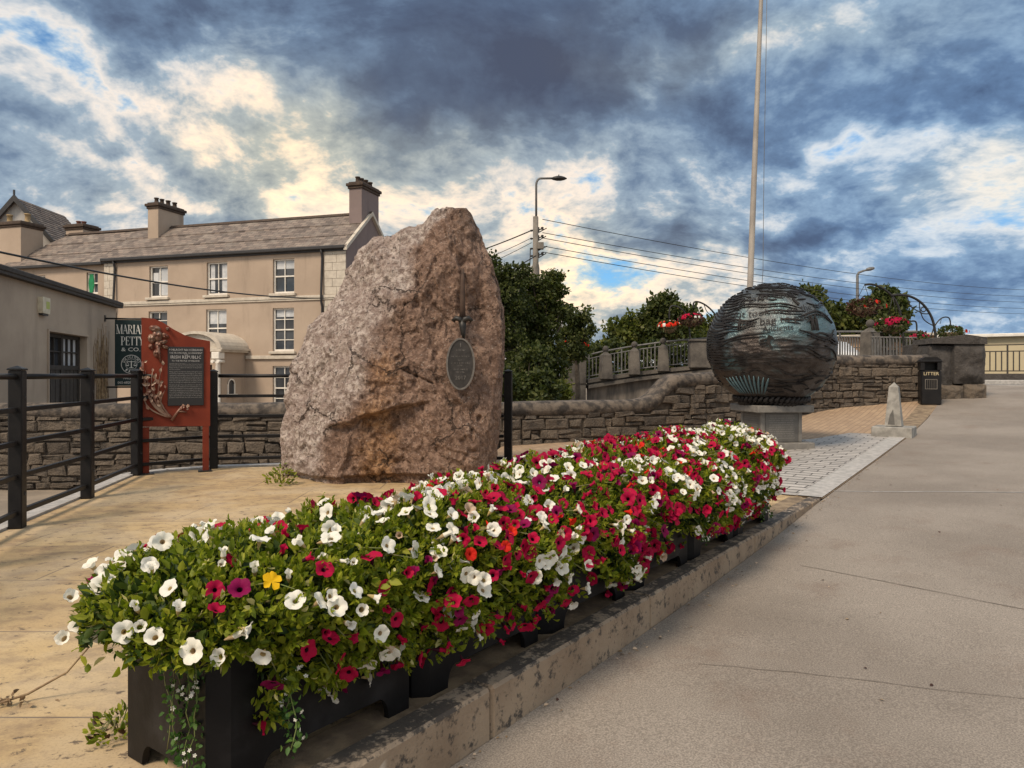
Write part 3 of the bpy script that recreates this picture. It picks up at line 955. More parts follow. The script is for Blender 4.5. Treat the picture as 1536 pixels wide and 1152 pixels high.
def build_setting():
    # earth to the horizon
    mb = MB()
    mb.add([(-900, -300, -.62), (900, -300, -.62), (900, 1500, -.62), (-900, 1500, -.62)], [(0, 1, 2, 3)])
    tag(mb.build('ground', MAT['ground']), kind='structure')
    # footpath
    ts = list(np.arange(-8, 25.21, 0.4)) + [25.3]
    sheet('footpath', MAT['path'], ts, lambda t: 0.0, lambda t: 15.0, lambda t, w: h_path(t) - .004 * abs(w), 10)
    mb = MB()
    for t in np.arange(-8, 25.2, 0.4):
        mb.add([(t, 0, h_path(t)), (t + .4, 0, h_path(t + .4)), (t + .4, 0, -.7), (t, 0, -.7)], [(0, 1, 2, 3)])
    # joints cut across the path
    for (pa, pb, wd, nm) in (((2.05, 5.26), (3.6, 3.72), .014, 0), ((3.4, 7.85), (9.0, 7.2), .03, 1), ((.9, 3.6), (3.0, 3.0), .006, 2)):
        jm = MB()
        n = 24
        for i in range(n + 1):
            f = i / n
            x = pa[0] + (pb[0] - pa[0]) * f
            y = pa[1] + (pb[1] - pa[1]) * f + .012 * math.sin(9 * f) + random.uniform(-.008, .008) * (1 + nm % 2)
            dd = wd * (.6 + .5 * random.random())
            for s in (-1, 1):
                t, w = tw(x, y + s * dd / 2)
                jm.v.append((x, y + s * dd / 2, h_path(t) - .004 * abs(w) + .004))
        for i in range(n):
            jm.f.append((2 * i, 2 * i + 2, 2 * i + 3, 2 * i + 1)); jm.mi.append(0); jm.sm.append(False)
        tag(jm.build('path_joint', MAT['pale_edge'] if nm == 1 else MAT['joint']), kind='structure')
    # road, far kerb, far pavement
    sheet('road', MAT['asphalt'], [25.42, 27, 29, 31, 31.4], lambda t: -8, lambda t: 90, lambda t, w: h_path(t) - .09, 30)
    mb = MB(); mb.box(25.3, 25.42, -90, 8, .5, .955, .02)
    tag(kobj(mb, 'road_kerb', MAT['pale_edge']), kind='structure')
    mb = MB(); mb.box(31.4, 31.55, -90, 8, .5, 1.06, .02); mb.box(31.55, 33.4, -90, 8, .5, 1.055)
    tag(kobj(mb, 'far_pavement', MAT['pale_edge']), kind='structure')
    for tt, wd in ((26.4, .14), (28.6, .12)):
        mb = MB()
        for a in np.arange(-40, 8, 2):
            mb.add([(tt, a, h_path(tt) - .085), (tt + wd, a, h_path(tt + wd) - .085), (tt + wd, a + 2, h_path(tt + wd) - .085), (tt, a + 2, h_path(tt) - .085)], [(0, 1, 2, 3)])
        tag(kobj(mb, 'road_marking', MAT['white_line']), kind='structure')
    # terrace: sandstone slabs, raised above the lower ground on the left
    kerb_in = [(-8, -.24), (7.9, -.20)]
    fence_side = [(-.63, 10.1), (-2.0, 10.32), (-3.2, 10.22), (-3.98, 9.98), (-4.5, 9.62), (-4.78, 9.18), (-4.45, 7.5), (-4.18, 6.05), (-3.9, 4.6), (-3.55, 2.6), (-3.2, -3.2)]
    poly = [tuple(kp(t, w).xy) for t, w in kerb_in] + fence_side
    mb = MB(); mb.prism(poly, -.61, 0.0, 'z')
    o = mb.build('terrace_paving', MAT['slab'])
    o['kind'] = 'structure'
    # pale concrete rim under the fence
    mb = MB()
    rim = fence_side[1:]
    for a, b in zip(rim[:-1], rim[1:]):
        a, b = Vector((*a, 0)), Vector((*b, 0))
        n = (b - a).normalized().cross(Vector((0, 0, 1)))
        q = [a - n * .09, b - n * .09, b + n * .10, a + n * .10]
        mb.add([(p.x, p.y, .022) for p in q] + [(p.x, p.y, -.5) for p in q], [(0, 1, 2, 3), (0, 4, 5, 1), (2, 6, 7, 3)])
    tag(mb.build('terrace_rim', MAT['pale_edge']), kind='structure')
    # kerb: long stones, butted, each a little different
    mb = MB()
    t = -8.0
    while t < 7.75:
        L = random.uniform(1.25, 1.9)
        e = min(t + L, 7.8)
        mb.box(t + .003, e - .003, .0 + random.uniform(0, .006), .125, -.3, .028 + random.uniform(-.003, .004), .012)
        t = e
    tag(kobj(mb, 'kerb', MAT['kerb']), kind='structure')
    mb = MB()
    mb.box(-8, 7.82, .126, .30, -.3, .008)
    tag(kobj(mb, 'dirt_gutter', MAT['dirt']), kind='structure')
    # setts with pale edging
    ts = [7.9 + .4 * i for i in range(17)]
    sheet('setts', MAT['setts'], ts, lambda t: float(np.interp(t, [7.9, 10, 11.6, 12.9, 14.3], [-3.9, -3.6, -2.7, -1.35, -.95])), lambda t: -.27, lambda t, w: h_terr(t) + .012, 8)
    sheet('setts_edging', MAT['pale_edge'], ts, lambda t: -.262, lambda t: -.012, lambda t, w: h_terr(t) + .016, 2)
    # sand coloured paving up to the wall
    ts = [7.9 + .4 * i for i in range(30)]
    sheet('sand_paving', MAT['sand'], ts, lambda t: float(np.interp(t, [7.9, 10, 14], [-4.45, -5.5, -5.0])), lambda t: -.004, lambda t, w: h_terr(t) + .004, 12)
    sheet('worn_edging', MAT['dirt'], [14.9 + .4 * i for i in range(12)], lambda t: -.36, lambda t: -.006, lambda t, w: h_terr(t) + .008, 2)


def build_litter():
    rng = np.random.default_rng(55)
    n = 170
    t = rng.uniform(1.5, 12, n)
    w = .012 + np.abs(rng.normal(size=n)) * .055
    w[-30:] = rng.uniform(.1, 2.0, 30)
    pos = np.array([list(kp(a, b, h_path(a) - .004 * b + .006)) for a, b in zip(t, w)])
    d = rng.normal(size=(n, 3)) * np.array([1, 1, .12])
    x = np.cross(d, np.array([0, 0, 1.0]) + rng.normal(size=(n, 3)) * .2)
    d /= np.linalg.norm(d, axis=1, keepdims=True); x /= np.linalg.norm(x, axis=1, keepdims=True)
    o = scatter('leaf_litter', pos, np.stack([x, d, np.cross(x, d)], 2), rng.uniform(.010, .030, n), [MAT['dead'], MAT['leaf_red'], MAT['pet_faded']], None, widths=rng.uniform(.8, 1.6, n), mat_per=rng.choice([0, 0, 0, 1, 2], n))
    tag(o, 'dry leaves and fallen petals lying along the foot of the kerb', 'leaf litter', None, 'stuff')


def wall_path(pts, n=26):
    """resample a wall course given as (x, y, ztop, zbase)"""
    P = np.array(pts, float)
    s = np.concatenate([[0], np.cumsum(np.hypot(np.diff(P[:, 0]), np.diff(P[:, 1])))])
    return P, s


def rubble_wall(root, pts, thick, mat, cop_mat, cop_h=.2, cop_over=.03, seed=3, ch=(.10, .20), cl=(.15, .50), round_cop=True):
    rng = random.Random(seed)
    P, s = wall_path(pts)
    at = lambda u: [float(np.interp(u, s, P[:, k])) for k in range(4)]
    L = s[-1]

    def frame(u):
        a, b = at(max(0, u - .05)), at(min(L, u + .05))
        d = Vector((b[0] - a[0], b[1] - a[1], 0)).normalized()
        return d, Vector((d.y, -d.x, 0))            # along, outward (towards the viewer side)
    mb = MB()
    def stone(u0, u1, um, z, top, c):
        if top - z < .035 or top < c[3] - .05:
            return
        pr = rng.uniform(0, .035)
        vs = []
        for uu in (u0, u1):
            cc = at(uu)
            d, nn = frame(uu)
            base = Vector((cc[0], cc[1], 0))
            for zz in (z, top):
                vs.append(base + nn * (pr + rng.uniform(-.015, .015)) + Vector((0, 0, zz + rng.uniform(-.022, .022))) + d * rng.uniform(-.026, .026))
                vs.append(base - nn * .08 + Vector((0, 0, zz)))
        # 0 front-low-left,1 back; 2 front-top-left,3 back; 4..7 right
        # front face with bevelled rim for a rounded stone
        fl, ft, rl, rt = vs[0], vs[2], vs[4], vs[6]
        ce = (fl + ft + rl + rt) / 4
        d, nn = frame(um)
        inner = [ce + (q - ce) * rng.uniform(.66, .86) + nn * rng.uniform(.008, .030) for q in (fl, rl, rt, ft)]
        mb.add(vs + inner, [(0, 4, 9, 8), (4, 6, 10, 9), (6, 2, 11, 10), (2, 0, 8, 11), (8, 9, 10, 11),
                            (2, 6, 7, 3), (0, 2, 3, 1), (4, 5, 7, 6), (0, 1, 5, 4)], False)
    zmin = min(p[3] for p in pts) - .1
    zmax = max(p[2] for p in pts)
    z = zmin
    while z < zmax:
        h = rng.uniform(*ch)
        u = -rng.uniform(0, .3)
        while u < L:
            l = rng.uniform(*cl) * (1.25 if h > .2 else 1)
            u0, u1 = max(0, u + .010), min(L, u + l - .010)
            u += l
            if u1 - u0 < .05:
                continue
            um = (u0 + u1) / 2
            c = at(um)
            z_keep = z
            for part in ((0, 1),) if rng.random() > .34 else ((0, .5), (.5, 1)):
              z = z_keep + h * part[0]
              top = min(z_keep + h * part[1] - .016, c[2] - cop_h + .01)
              stone(u0, u1, um, z, top, c)
            z = z_keep
        z += h
    mb.build('masonry', mat, root)
    # core and coping
    cm, kp_ = MB(), MB()
    N = max(12, int(L / .16))
    prof_n = 9
    ring = []
    for i in range(N + 1):
        u = L * i / N
        c = at(u)
        d, nn = frame(u)
        b = Vector((c[0], c[1], 0))
        cm.v += [b - nn * .02 + Vector((0, 0, zmin)), b - nn * .02 + Vector((0, 0, c[2] - cop_h)), b - nn * thick + Vector((0, 0, c[2] - cop_h)), b - nn * thick + Vector((0, 0, zmin))]
        for k in range(prof_n + 1):
            th = math.pi * k / prof_n
            cx, sz = -math.cos(th), math.sin(th)
            ex = math.copysign(abs(cx) ** .55, cx)
            o_ = (thick / 2 + cop_over) * -ex - thick / 2
            jit = (fbm(np.array([[u * 1.0, k * .35, seed]]), 2.2, 3)[0] - .5) * .035
            zz = c[2] - cop_h + cop_h * (sz ** .55 if round_cop else min(1, sz * 3)) + jit * (1 if 0 < k < prof_n else .3)
            kp_.v.append(b + nn * (o_ + jit * .5) + Vector((0, 0, zz)))
    for i in range(N):
        a = 4 * i
        for k in range(3):
            cm.f.append((a + k, a + 4 + k, a + 5 + k, a + 1 + k)); cm.mi.append(0); cm.sm.append(False)
        a = (prof_n + 1) * i
        for k in range(prof_n):
            kp_.f.append((a + k, a + k + 1, a + prof_n + 2 + k, a + prof_n + 1 + k)); kp_.mi.append(0); kp_.sm.append(True)
        kp_.f.append((a, a + prof_n + 1, a + 2 * prof_n + 1, a + prof_n)); kp_.mi.append(0); kp_.sm.append(False)
    kp_.f.append(tuple(range(prof_n + 1))); kp_.mi.append(0); kp_.sm.append(False)
    e = (prof_n + 1) * N
    kp_.f.append(tuple(range(e, e + prof_n + 1))); kp_.mi.append(0); kp_.sm.append(False)
    cm.v = [tuple(v) for v in cm.v]; kp_.v = [tuple(v) for v in kp_.v]
    cm.build('wall_core', MAT['mortar'], root)
    kp_.build('coping', cop_mat, root)


def build_walls():
    r = thing('stone_wall', 'long low rubble stone wall with rounded coping that sweeps up behind the globe', 'wall', (0, 0, 0))
    sw = [(2.30, 13.35, .80), (2.50, 13.45, .83), (2.68, 13.54, .92), (2.82, 13.62, 1.06), (2.94, 13.68, 1.19), (3.08, 13.75, 1.255), (3.3, 13.86, 1.27)]
    pts = [(-16, 12.0, .785, -.62), (-8, 12.0, .785, -.62), (-3, 12.1, .785, -.62), (-.2, 12.3, .79, -.2), (1.4, 12.9, .80, 0)]
    pts += [(x, y, z, .05) for x, y, z in sw] + [(4.6, 14.6, 1.35, .1), (5.6, 15.4, 1.45, .15), (6.6, 16.4, 1.66, .25), (7.4, 16.85, 1.69, .3), (9.7, 17.15, 1.72, .55)]
    rubble_wall(r, pts, .42, MAT['rubble'], MAT['coping'], .23, .03, 3)
    # big pier at the end of the wall
    r = thing('stone_pier', 'broad dark limestone pier with sloped cap at the end of the wall by the road', 'pier', (10.50, 17.75, .66), math.radians(-6))
    r.scale = (.82, 1, 1)
    def quarry(mb, x0, x1, y0, y1, z0, z1, j=.05):
        """rough faced block, grid displaced"""
        n = 22
        P = []
        for (A, B, C_, D_) in (((x0, y0, z0), (x1, y0, z0), (x1, y0, z1), (x0, y0, z1)), ((x1, y0, z0), (x1, y1, z0), (x1, y1, z1), (x1, y0, z1)),
                               ((x0, y1, z0), (x0, y0, z0), (x0, y0, z1), (x0, y1, z1)), ((x0, y0, z1), (x1, y0, z1), (x1, y1, z1), (x0, y1, z1)), ((x1, y1, z0), (x0, y1, z0), (x0, y1, z1), (x1, y1, z1))):
            A, B, C_, D_ = map(Vector, (A, B, C_, D_))
            nn = (B - A).cross(D_ - A).normalized()
            g0 = len(mb.v)
            for i in range(n + 1):
                for k in range(n + 1):
                    u, v = i / n, k / n
                    p = A.lerp(B, u).lerp(D_.lerp(C_, u), v)
                    e = min(u, v, 1 - u, 1 - v)
                    a = min(1, e * 5)
                    q = p + nn * (j * a * (1.5 * fbm(np.array([[p.x, p.y, p.z]]), 3.5, 4)[0] - .25))
                    mb.v.append(tuple(q))
            for i in range(n):
                for k in range(n):
                    a = g0 + i * (n + 1) + k
                    mb.f.append((a, a + n + 1, a + n + 2, a + 1)); mb.mi.append(0); mb.sm.append(True)
    mb = MB()
    quarry(mb, -.10, .72, -.40, .55, .38, 1.30, .20)
    quarry(mb, -.72, -.11, -.30, .50, .34, 1.27, .10)
    mb.build('pier_blocks', MAT['rubble_dark'], r)
    mb = MB()
    quarry(mb, -.50, .12, -.44, .5, -.12, .32, .12)
    quarry(mb, .14, .74, -.44, .55, -.12, .35, .14)
    mb.build('footing_stones', MAT['rubble'], r)
    mb = MB()
    mb.prism([(-.74, 1.32), (.76, 1.30), (.75, 1.46), (.20, 1.53), (-.15, 1.50), (-.72, 1.44)], -.46, .62, 'y')
    mb.build('cap_stone', MAT['rubble_dark'], r)
    # low return beside the bridge parapet
    r = thing('parapet_return', 'short dark stone parapet block joining the pier on its left', 'parapet', (10.18, 18.35, .5), math.radians(-4))
    mb = MB()
    quarry(mb, -.35, .6, -.25, .3, .2, 1.48, .05)
    mb.build('return_block', MAT['rubble_dark'], r)


# ------------------------------------------------------------------ the big rock
def build_boulder():
    D = 8.9
    tab = [(314, 668, 696), (319, 655, 702), (326, 642, 706), (336, 628, 710), (344, 606, 714), (351, 580, 717), (358, 556, 719), (366, 541, 722), (380, 526, 730), (402, 514, 737), (424, 509, 745), (436, 504, 749), (447, 493, 751),
           (470, 474, 755), (495, 453, 757), (525, 439, 757), (560, 430, 753), (600, 420, 748), (640, 413, 745), (690, 411, 742), (740, 414, 739), (760, 416, 738)]
    zz = np.array([1.25 + (562 - y) * D / 1110 for y, _, _ in tab])[::-1]
    xl = np.array([(a - 768) * D / 1110 for _, a, _ in tab])[::-1]
    xr = np.array([(b - 768) * D / 1110 for _, _, b in tab])[::-1]
    NZ, NTH = 300, 520
    zs = np.linspace(zz[0], zz[-1], NZ)
    L, R = np.interp(zs, zz, xl), np.interp(zs, zz, xr)
    k = np.ones(7) / 7
    sm = lambda a: np.convolve(np.pad(a, 3, mode='edge'), k, 'valid')
    L, R = sm(L), sm(R)
    f = (zs - zs[0]) / (zs[-1] - zs[0])
    # share of the width at which the front edge between the pale flank and the red face stands
    xc = np.interp(f, [0, .15, .35, .55, .75, .9, 1], [.30, .34, .40, .42, .50, .48, .5])
    dep = np.interp(f, [0, .3, .6, .8, .93, 1], [1.0, 1.0, .9, .74, .5, .25])
    front = np.interp(f, [0, .25, .5, .75, .92, 1], [0, .02, .0, .10, .28, .42])
    rings = np.zeros((NZ, NTH, 3))
    for i in range(NZ):
        w = R[i] - L[i]
        yc = 9.05
        yf = yc - .80 * dep[i] + front[i] * .2
        ctl = [(R[i] + .01, yc - .30 * dep[i]), (R[i] - .06 * w, yf + .16 * dep[i]), (L[i] + .72 * w, yf + .05), (L[i] + xc[i] * w, yf), (L[i] + .16 * w, yc - .34 * dep[i]),
               (L[i] - .01, yc + .06), (L[i] + .05 * w, yc + .45 * dep[i]), (L[i] + .3 * w, yc + .75 * dep[i]), (L[i] + .75 * w, yc + .80 * dep[i]), (R[i] - .04 * w, yc + .45 * dep[i])]
        c = np.array(ctl + [ctl[0]])
        share = np.array([.06, .09, .13, .13, .1, .1, .1, .1, .1, .09])
        tt = np.concatenate([[0], np.cumsum(share)])
        s = np.linspace(0, 1, NTH, endpoint=False) * tt[-1]
        x, y = np.interp(s, tt, c[:, 0]), np.interp(s, tt, c[:, 1])
        kk = np.hanning(33); kk /= kk.sum()
        x = np.convolve(np.pad(x, 16, mode='wrap'), kk, 'valid')
        y = np.convolve(np.pad(y, 16, mode='wrap'), kk, 'valid')
        lo, hi = x.min(), x.max()
        x = L[i] + (x - lo) / (hi - lo) * w
        rings[i, :, 0], rings[i, :, 1], rings[i, :, 2] = x, y, zs[i]
    V = rings.reshape(-1, 3)
    # outward normals from the grid
    dth = np.roll(rings, -1, 1) - np.roll(rings, 1, 1)
    dz = np.gradient(rings, axis=0)
    nrm = np.cross(dth, dz)
    nrm /= np.linalg.norm(nrm, axis=2, keepdims=True) + 1e-9
    if nrm[NZ // 3, :, :][np.argmin(rings[NZ // 3, :, 1]), 1] > 0:
        nrm = -nrm
    Nn = nrm.reshape(-1, 3)
    # flat fracture faces: random planes shave the bulges on the viewer's side
    prng = np.random.default_rng(19)
    for k_ in range(26):
        n_ = np.array([prng.uniform(-.30, .50), -prng.uniform(.45, 1.0), prng.uniform(-.25, .55)])
        n_ /= np.linalg.norm(n_)
        zc_ = prng.uniform(.2, 2.7)
        loc_ = np.abs(V[:, 2] - zc_) < .75
        dd_ = V @ n_
        h_ = dd_[loc_].max() - prng.uniform(.03, .11)
        over_ = np.clip(dd_ - h_, 0, None) * np.clip(1.6 - np.abs(V[:, 2] - zc_) / .5, 0, 1)
        V = V - over_[:, None] * n_[None]
    W = np.repeat(R - L, NTH)
    u = (V[:, 0] - np.repeat(L, NTH)) / W
    fz = np.repeat(f, NTH)
    frontf = np.clip(-Nn[:, 1] * 1.5, 0, 1)
    edge = .5 + .6 * (fbm(V, 1.3, 3) - .5)
    xcv = np.repeat(xc, NTH)
    zone = np.clip(.5 + (u - xcv + .02) * 3.2, 0, 1)
    zone = np.where(fz > .86, np.clip(zone + (u - .5) * .6, 0, 1), zone)
    low = (1 / (1 + np.exp((V[:, 2] - (.72 + .55 * (u - .35))) * 18))) * np.clip((u - .20) * 6, 0, 1) * frontf
    zone = np.clip(zone + low, 0, 1)
    orange = np.exp(-((u - .50) / .13) ** 2) * np.clip(1.15 - fz * 1.05, 0, 1) * frontf * (fbm(V, 1.7, 3) + .35)
    topd = np.clip((fz - .60) * 1.6, 0, 1) * np.clip((u - .40) * 3, 0, 1)
    rough = (1 - .45 * zone) * (1 - .55 * low)
    # displacement
    lump = (fbm(V, 1.1, 3) - .5) * .18
    rid = (np.abs(fbm(V + 5, 2.6, 4) - .5) * 2) * -.10
    mid = (fbm(V, 6.5, 4) - .5) * .085 * rough
    fine = (fbm(V, 21, 3) - .5) * .060 * rough
    pits = -np.clip(fbm(V * np.array([1, 1, .6]), 13, 2) - .58, 0, 1) * .20
    facet = (np.floor(fbm(V, 1.7, 2) * 8) / 8 - .5) * .15
    # the undercut ledge on the lower front
    zline = .70 + .62 * (u - .28) + .06 * (fbm(V, 3, 2) - .5)
    st = lambda a: np.clip(a, 0, 1) ** 2 * (3 - 2 * np.clip(a, 0, 1))
    ledge = -st((zline - V[:, 2]) / .05) * st((u - .24) / .06) * (1 - st((u - .58) / .16)) * frontf * .17
    crack = -np.exp(-((V[:, 2] - (1.27 - 1.1 * (u - .60))) / .012) ** 2) * st((u - .55) / .04) * (1 - st((u - .70) / .03)) * frontf * .05
    foot = -st((.10 + .10 * (u - .3) - V[:, 2]) / .05) * frontf * .10
    block = -(np.exp(-((V[:, 2] - .32) / .010) ** 2) * .02) * st((u - .26) / .04) * (1 - st((u - .44) / .03)) * frontf
    # smooth oval seat for the plaque and the groove above it
    px, pz = (691 - 768) * 8.3 / 1110, 1.25 + (562 - 546) * 8.3 / 1110
    seat = np.exp(-(((V[:, 0] - px) / .22) ** 4 + ((V[:, 2] - pz) / .38) ** 4)) * frontf
    groove = -np.exp(-((V[:, 0] - px) / .045) ** 2) * st((V[:, 2] - 1.9) / .1) * (1 - st((V[:, 2] - 2.55) / .25)) * frontf * .05
    disp = (lump + rid + mid + fine + pits + facet) * (1 - .85 * seat) + ledge + crack + foot + block + groove
    disp -= disp.mean()
    # keep the outline where the photo has it
    side = np.clip(np.abs(Nn[:, 0]), 0, 1) ** 2
    disp = disp * (1 - .55 * side)
    V = V + Nn * disp[:, None]
    faces = []
    ii, jj = np.meshgrid(np.arange(NZ - 1), np.arange(NTH), indexing='ij')
    a = ii * NTH + jj
    b = ii * NTH + (jj + 1) % NTH
    faces = np.stack([a, b, b + NTH, a + NTH], -1).reshape(-1, 4)
    top = len(V)
    V = np.vstack([V, V[-NTH:].mean(0) + np.array([0, 0, .03])])
    cap = np.array([[top - NTH + j, top - NTH + (j + 1) % NTH, top, top] for j in range(NTH)])
    me_faces = faces.tolist() + [[c[0], c[1], c[2]] for c in cap.tolist()]
    me = bpy.data.meshes.new('boulder')
    me.from_pydata(V.tolist(), [], me_faces)
    me.polygons.foreach_set('use_smooth', np.ones(len(me_faces), dtype=bool))
    ca = me.color_attributes.new('zones', 'FLOAT_COLOR', 'POINT')
    buf = np.zeros((len(V), 4), np.float32)
    buf[:-1, 0], buf[:-1, 1], buf[:-1, 2], buf[:, 3] = zone, orange, topd, 1
    buf[-1, 0] = .5
    ca.data.foreach_set('color', buf.ravel())
    me.update()
    o = link('boulder', me, MAT['boulder'])
    tag(o, 'huge upright pink and grey memorial boulder standing on the paved terrace', 'boulder')
    Vf = V[:-1]
    sel = (np.abs(Vf[:, 0] - px) < .2) & (np.abs(Vf[:, 2] - pz) < .35) & (Vf[:, 1] < 9)
    yp = Vf[sel, 1].min()
    # oval plaque
    r = thing('memorial_plaque', 'dark oval bronze plaque with worn raised lettering fixed to the boulder', 'plaque', (px, yp - .018, pz), math.radians(8))
    n = 48
    ov = [(.155 * math.cos(2 * math.pi * i / n), .285 * math.sin(2 * math.pi * i / n)) for i in range(n)]
    mb = MB()
    mb.prism(ov, -.004, .06, 'y')
    mb.build('plaque_plate', MAT['bronze_plaque'], r)
    mb = MB()
    vs, fs = [], []
    for i in range(n):
        c, s = math.cos(2 * math.pi * i / n), math.sin(2 * math.pi * i / n)
        for k, (e, yy) in enumerate(((.0, -.004), (.006, -.016), (-.012, -.016), (-.016, -.004))):
            vs.append(((.155 + e) * c, yy, (.285 + e) * s))
    for i in range(n):
        for k in range(3):
            fs.append((i * 4 + k, ((i + 1) % n) * 4 + k, ((i + 1) % n) * 4 + k + 1, i * 4 + k + 1))
    mb.add(vs, fs)
    mb.build('plaque_rim', MAT['plaque_text'], r)
    mb = MB()
    FR = Matrix.Rotation(math.radians(90), 4, 'X')
    add_text(mb, '2017', .062, Matrix.Translation((0, -.006, -.155)) @ FR, .002)
    prng = random.Random(8)
    mb.box(-.004, .004, -.008, -.003, .19, .235)
    for z_, wd in ((.155, .09), (.085, .20), (.045, .05), (.01, .21), (-.015, .06), (-.06, .15), (-.09, .10)):
        x_ = -wd / 2          # lines of lettering too worn to read
        while x_ < wd / 2:
            l_ = prng.uniform(.006, .014)
            hh_ = prng.uniform(.010, .020)
            mb.box(x_, x_ + l_ * .35, -.008, -.003, z_ - hh_ / 2, z_ + hh_ / 2)
            mb.box(x_ + l_ * .35, x_ + l_, -.0075, -.003, z_ + prng.choice((-.006, 0, .006)) - .002, z_ + .002 + prng.choice((-.004, .004)))
            x_ += l_ + prng.choice((.004, .004, .012))
    mb.build('plaque_lettering', MAT['plaque_text'], r)
    # sprouting ornament above the plaque
    zo = 1.25 + (562 - 482) * 8.3 / 1110
    sel = (np.abs(Vf[:, 0] - px) < .12) & (np.abs(Vf[:, 2] - zo + .1) < .2) & (Vf[:, 1] < 9)
    yo = Vf[sel, 1].min()
    r = thing('bronze_ornament', 'small dark bronze sword hilt ornament fixed above the oval plaque', 'ornament', (px + .01, yo - .02, zo))
    mb = MB()
    for s in (-1, 1):
        mb.tube([(0, 0, -.02), (s * .03, -.02, .035), (s * .07, -.01, .045), (s * .105, 0, .02), (s * .085, .01, -.005)], [.022, .03, .03, .022, .006], 10)
    mb.tube([(0, .01, .02), (.005, -.005, -.06), (.012, -.005, -.14), (.02, .01, -.20)], [.045, .038, .025, .012], 10)
    mb.build('hilt', MAT['dark_iron'], r)
    mb = MB()
    mb.tube([(0, .045, .03), (.0, .035, .25), (0, .05, .48), (0, .10, .62)], [.038, .030, .025, .012], 10)
    mb.build('blade', MAT['blade'], r)


# ------------------------------------------------------------------ flower troughs
AX, AY = -.85, 2.12                       # front near corner of the first trough
RX, RY = .590, .807
RROT = math.atan2(RY, RX)
TROUGH_S = [0.0, .855, 1.72, 2.60, 3.455, 4.31]
TROUGH_L, TROUGH_W, TROUGH_H = .84, .55, .50


def trough_meshes():
    """long box on four feet, arched skirt front and ends, corner posts"""
    L, W, H = TROUGH_L, TROUGH_W, TROUGH_H
    mb = MB()
    def side(p0, d, n, length, arch_h=.085, foot=.10):
        d, n = Vector(d), Vector(n)
        pts = [(0, 0), (foot, 0)]
        for k in range(9):
            a = math.pi / 2 * k / 8
            pts.append((foot + .045 * (1 - math.cos(a)) + .005, arch_h * math.sin(a)))
        m = [(length - x, z) for x, z in pts[::-1]]
        poly = pts + m + [(length, H), (0, H)]
        vs = [Vector(p0) + d * x + Vector((0, 0, z)) for x, z in poly] + [Vector(p0) + d * x + Vector((0, 0, z)) - n * .022 for x, z in poly]
        k = len(poly)
        mb.add(vs, [tuple(range(k)), tuple(range(k, 2 * k))[::-1]] + [(i, i + k, (i + 1) % k + k, (i + 1) % k) for i in range(k)])
    c = .05
    side((c, 0, 0), (1, 0, 0), (0, -1, 0), L - 2 * c)
    side((L - c, W, 0), (-1, 0, 0), (0, 1, 0), L - 2 * c)
    side((0, W - c, 0), (0, -1, 0), (-1, 0, 0), W - 2 * c, .07, .085)
    side((L, c, 0), (0, 1, 0), (1, 0, 0), W - 2 * c, .07, .085)
    for (x0, y0, x1, y1) in ((0, c, c, 0), (L - c, 0, L, c), (L, W - c, L - c, W), (c, W, 0, W - c)):
        dx, dy = x1 - x0, y1 - y0
        l = math.hypot(dx, dy)
        nx, ny = dy / l, -dx / l
        mb.add([(x0, y0, 0), (x1, y1, 0), (x1, y1, H), (x0, y0, H), (x0 - nx * .03, y0 - ny * .03, 0), (x1 - nx * .03, y1 - ny * .03, 0), (x1 - nx * .03, y1 - ny * .03, H), (x0 - nx * .03, y0 - ny * .03, H)],
               [(0, 1, 2, 3), (4, 7, 6, 5), (0, 3, 7, 4), (1, 5, 6, 2), (0, 4, 5, 1)])
    rim = MB()
    o = .012
    for (a, b, c2, d2) in ((-o, L + o, -o, .03), (-o, L + o, W - .03, W + o), (-o, .03, .03, W - .03), (L - .03, L + o, .03, W - .03)):
        rim.box(a, b, c2, d2, H + .001, H + .022, .006)
    soil = MB()
    soil.box(.03, L - .03, .03, W - .03, .14, H - .04)
    return mb, rim, soil


def copy_tree(o, parent=None):
    c = o.copy()
    COL.objects.link(c)
    if parent is not None:
        c.parent = parent
    for ch in list(o.children):
        copy_tree(ch, c)
    return c


def build_troughs():
    labels = ['black flower trough at the near end of the row, its end wall bare', 'black flower trough second from the near end of the row',
              'black flower trough third from the near end, its arched front left bare', 'black flower trough fourth from the near end under crimson petunias',
              'black flower trough fifth from the near end under white petunias', 'black flower trough at the far end of the row nearest the globe']
    proto = None
    for i, s in enumerate(TROUGH_S):
        p = (AX + RX * s, AY + RY * s, .006)
        if proto is None:
            proto = thing('flower_trough', labels[0], 'planter', p, RROT, 'black flower troughs in a row')
            a, b, c = trough_meshes()
            a.build('trough_body', MAT['planter'], proto)
            b.build('rim', MAT['planter'], proto)
            c.build('soil', MAT['soil'], proto)
        else:
            o = copy_tree(proto)
            o.location = p
            o['label'] = labels[i]


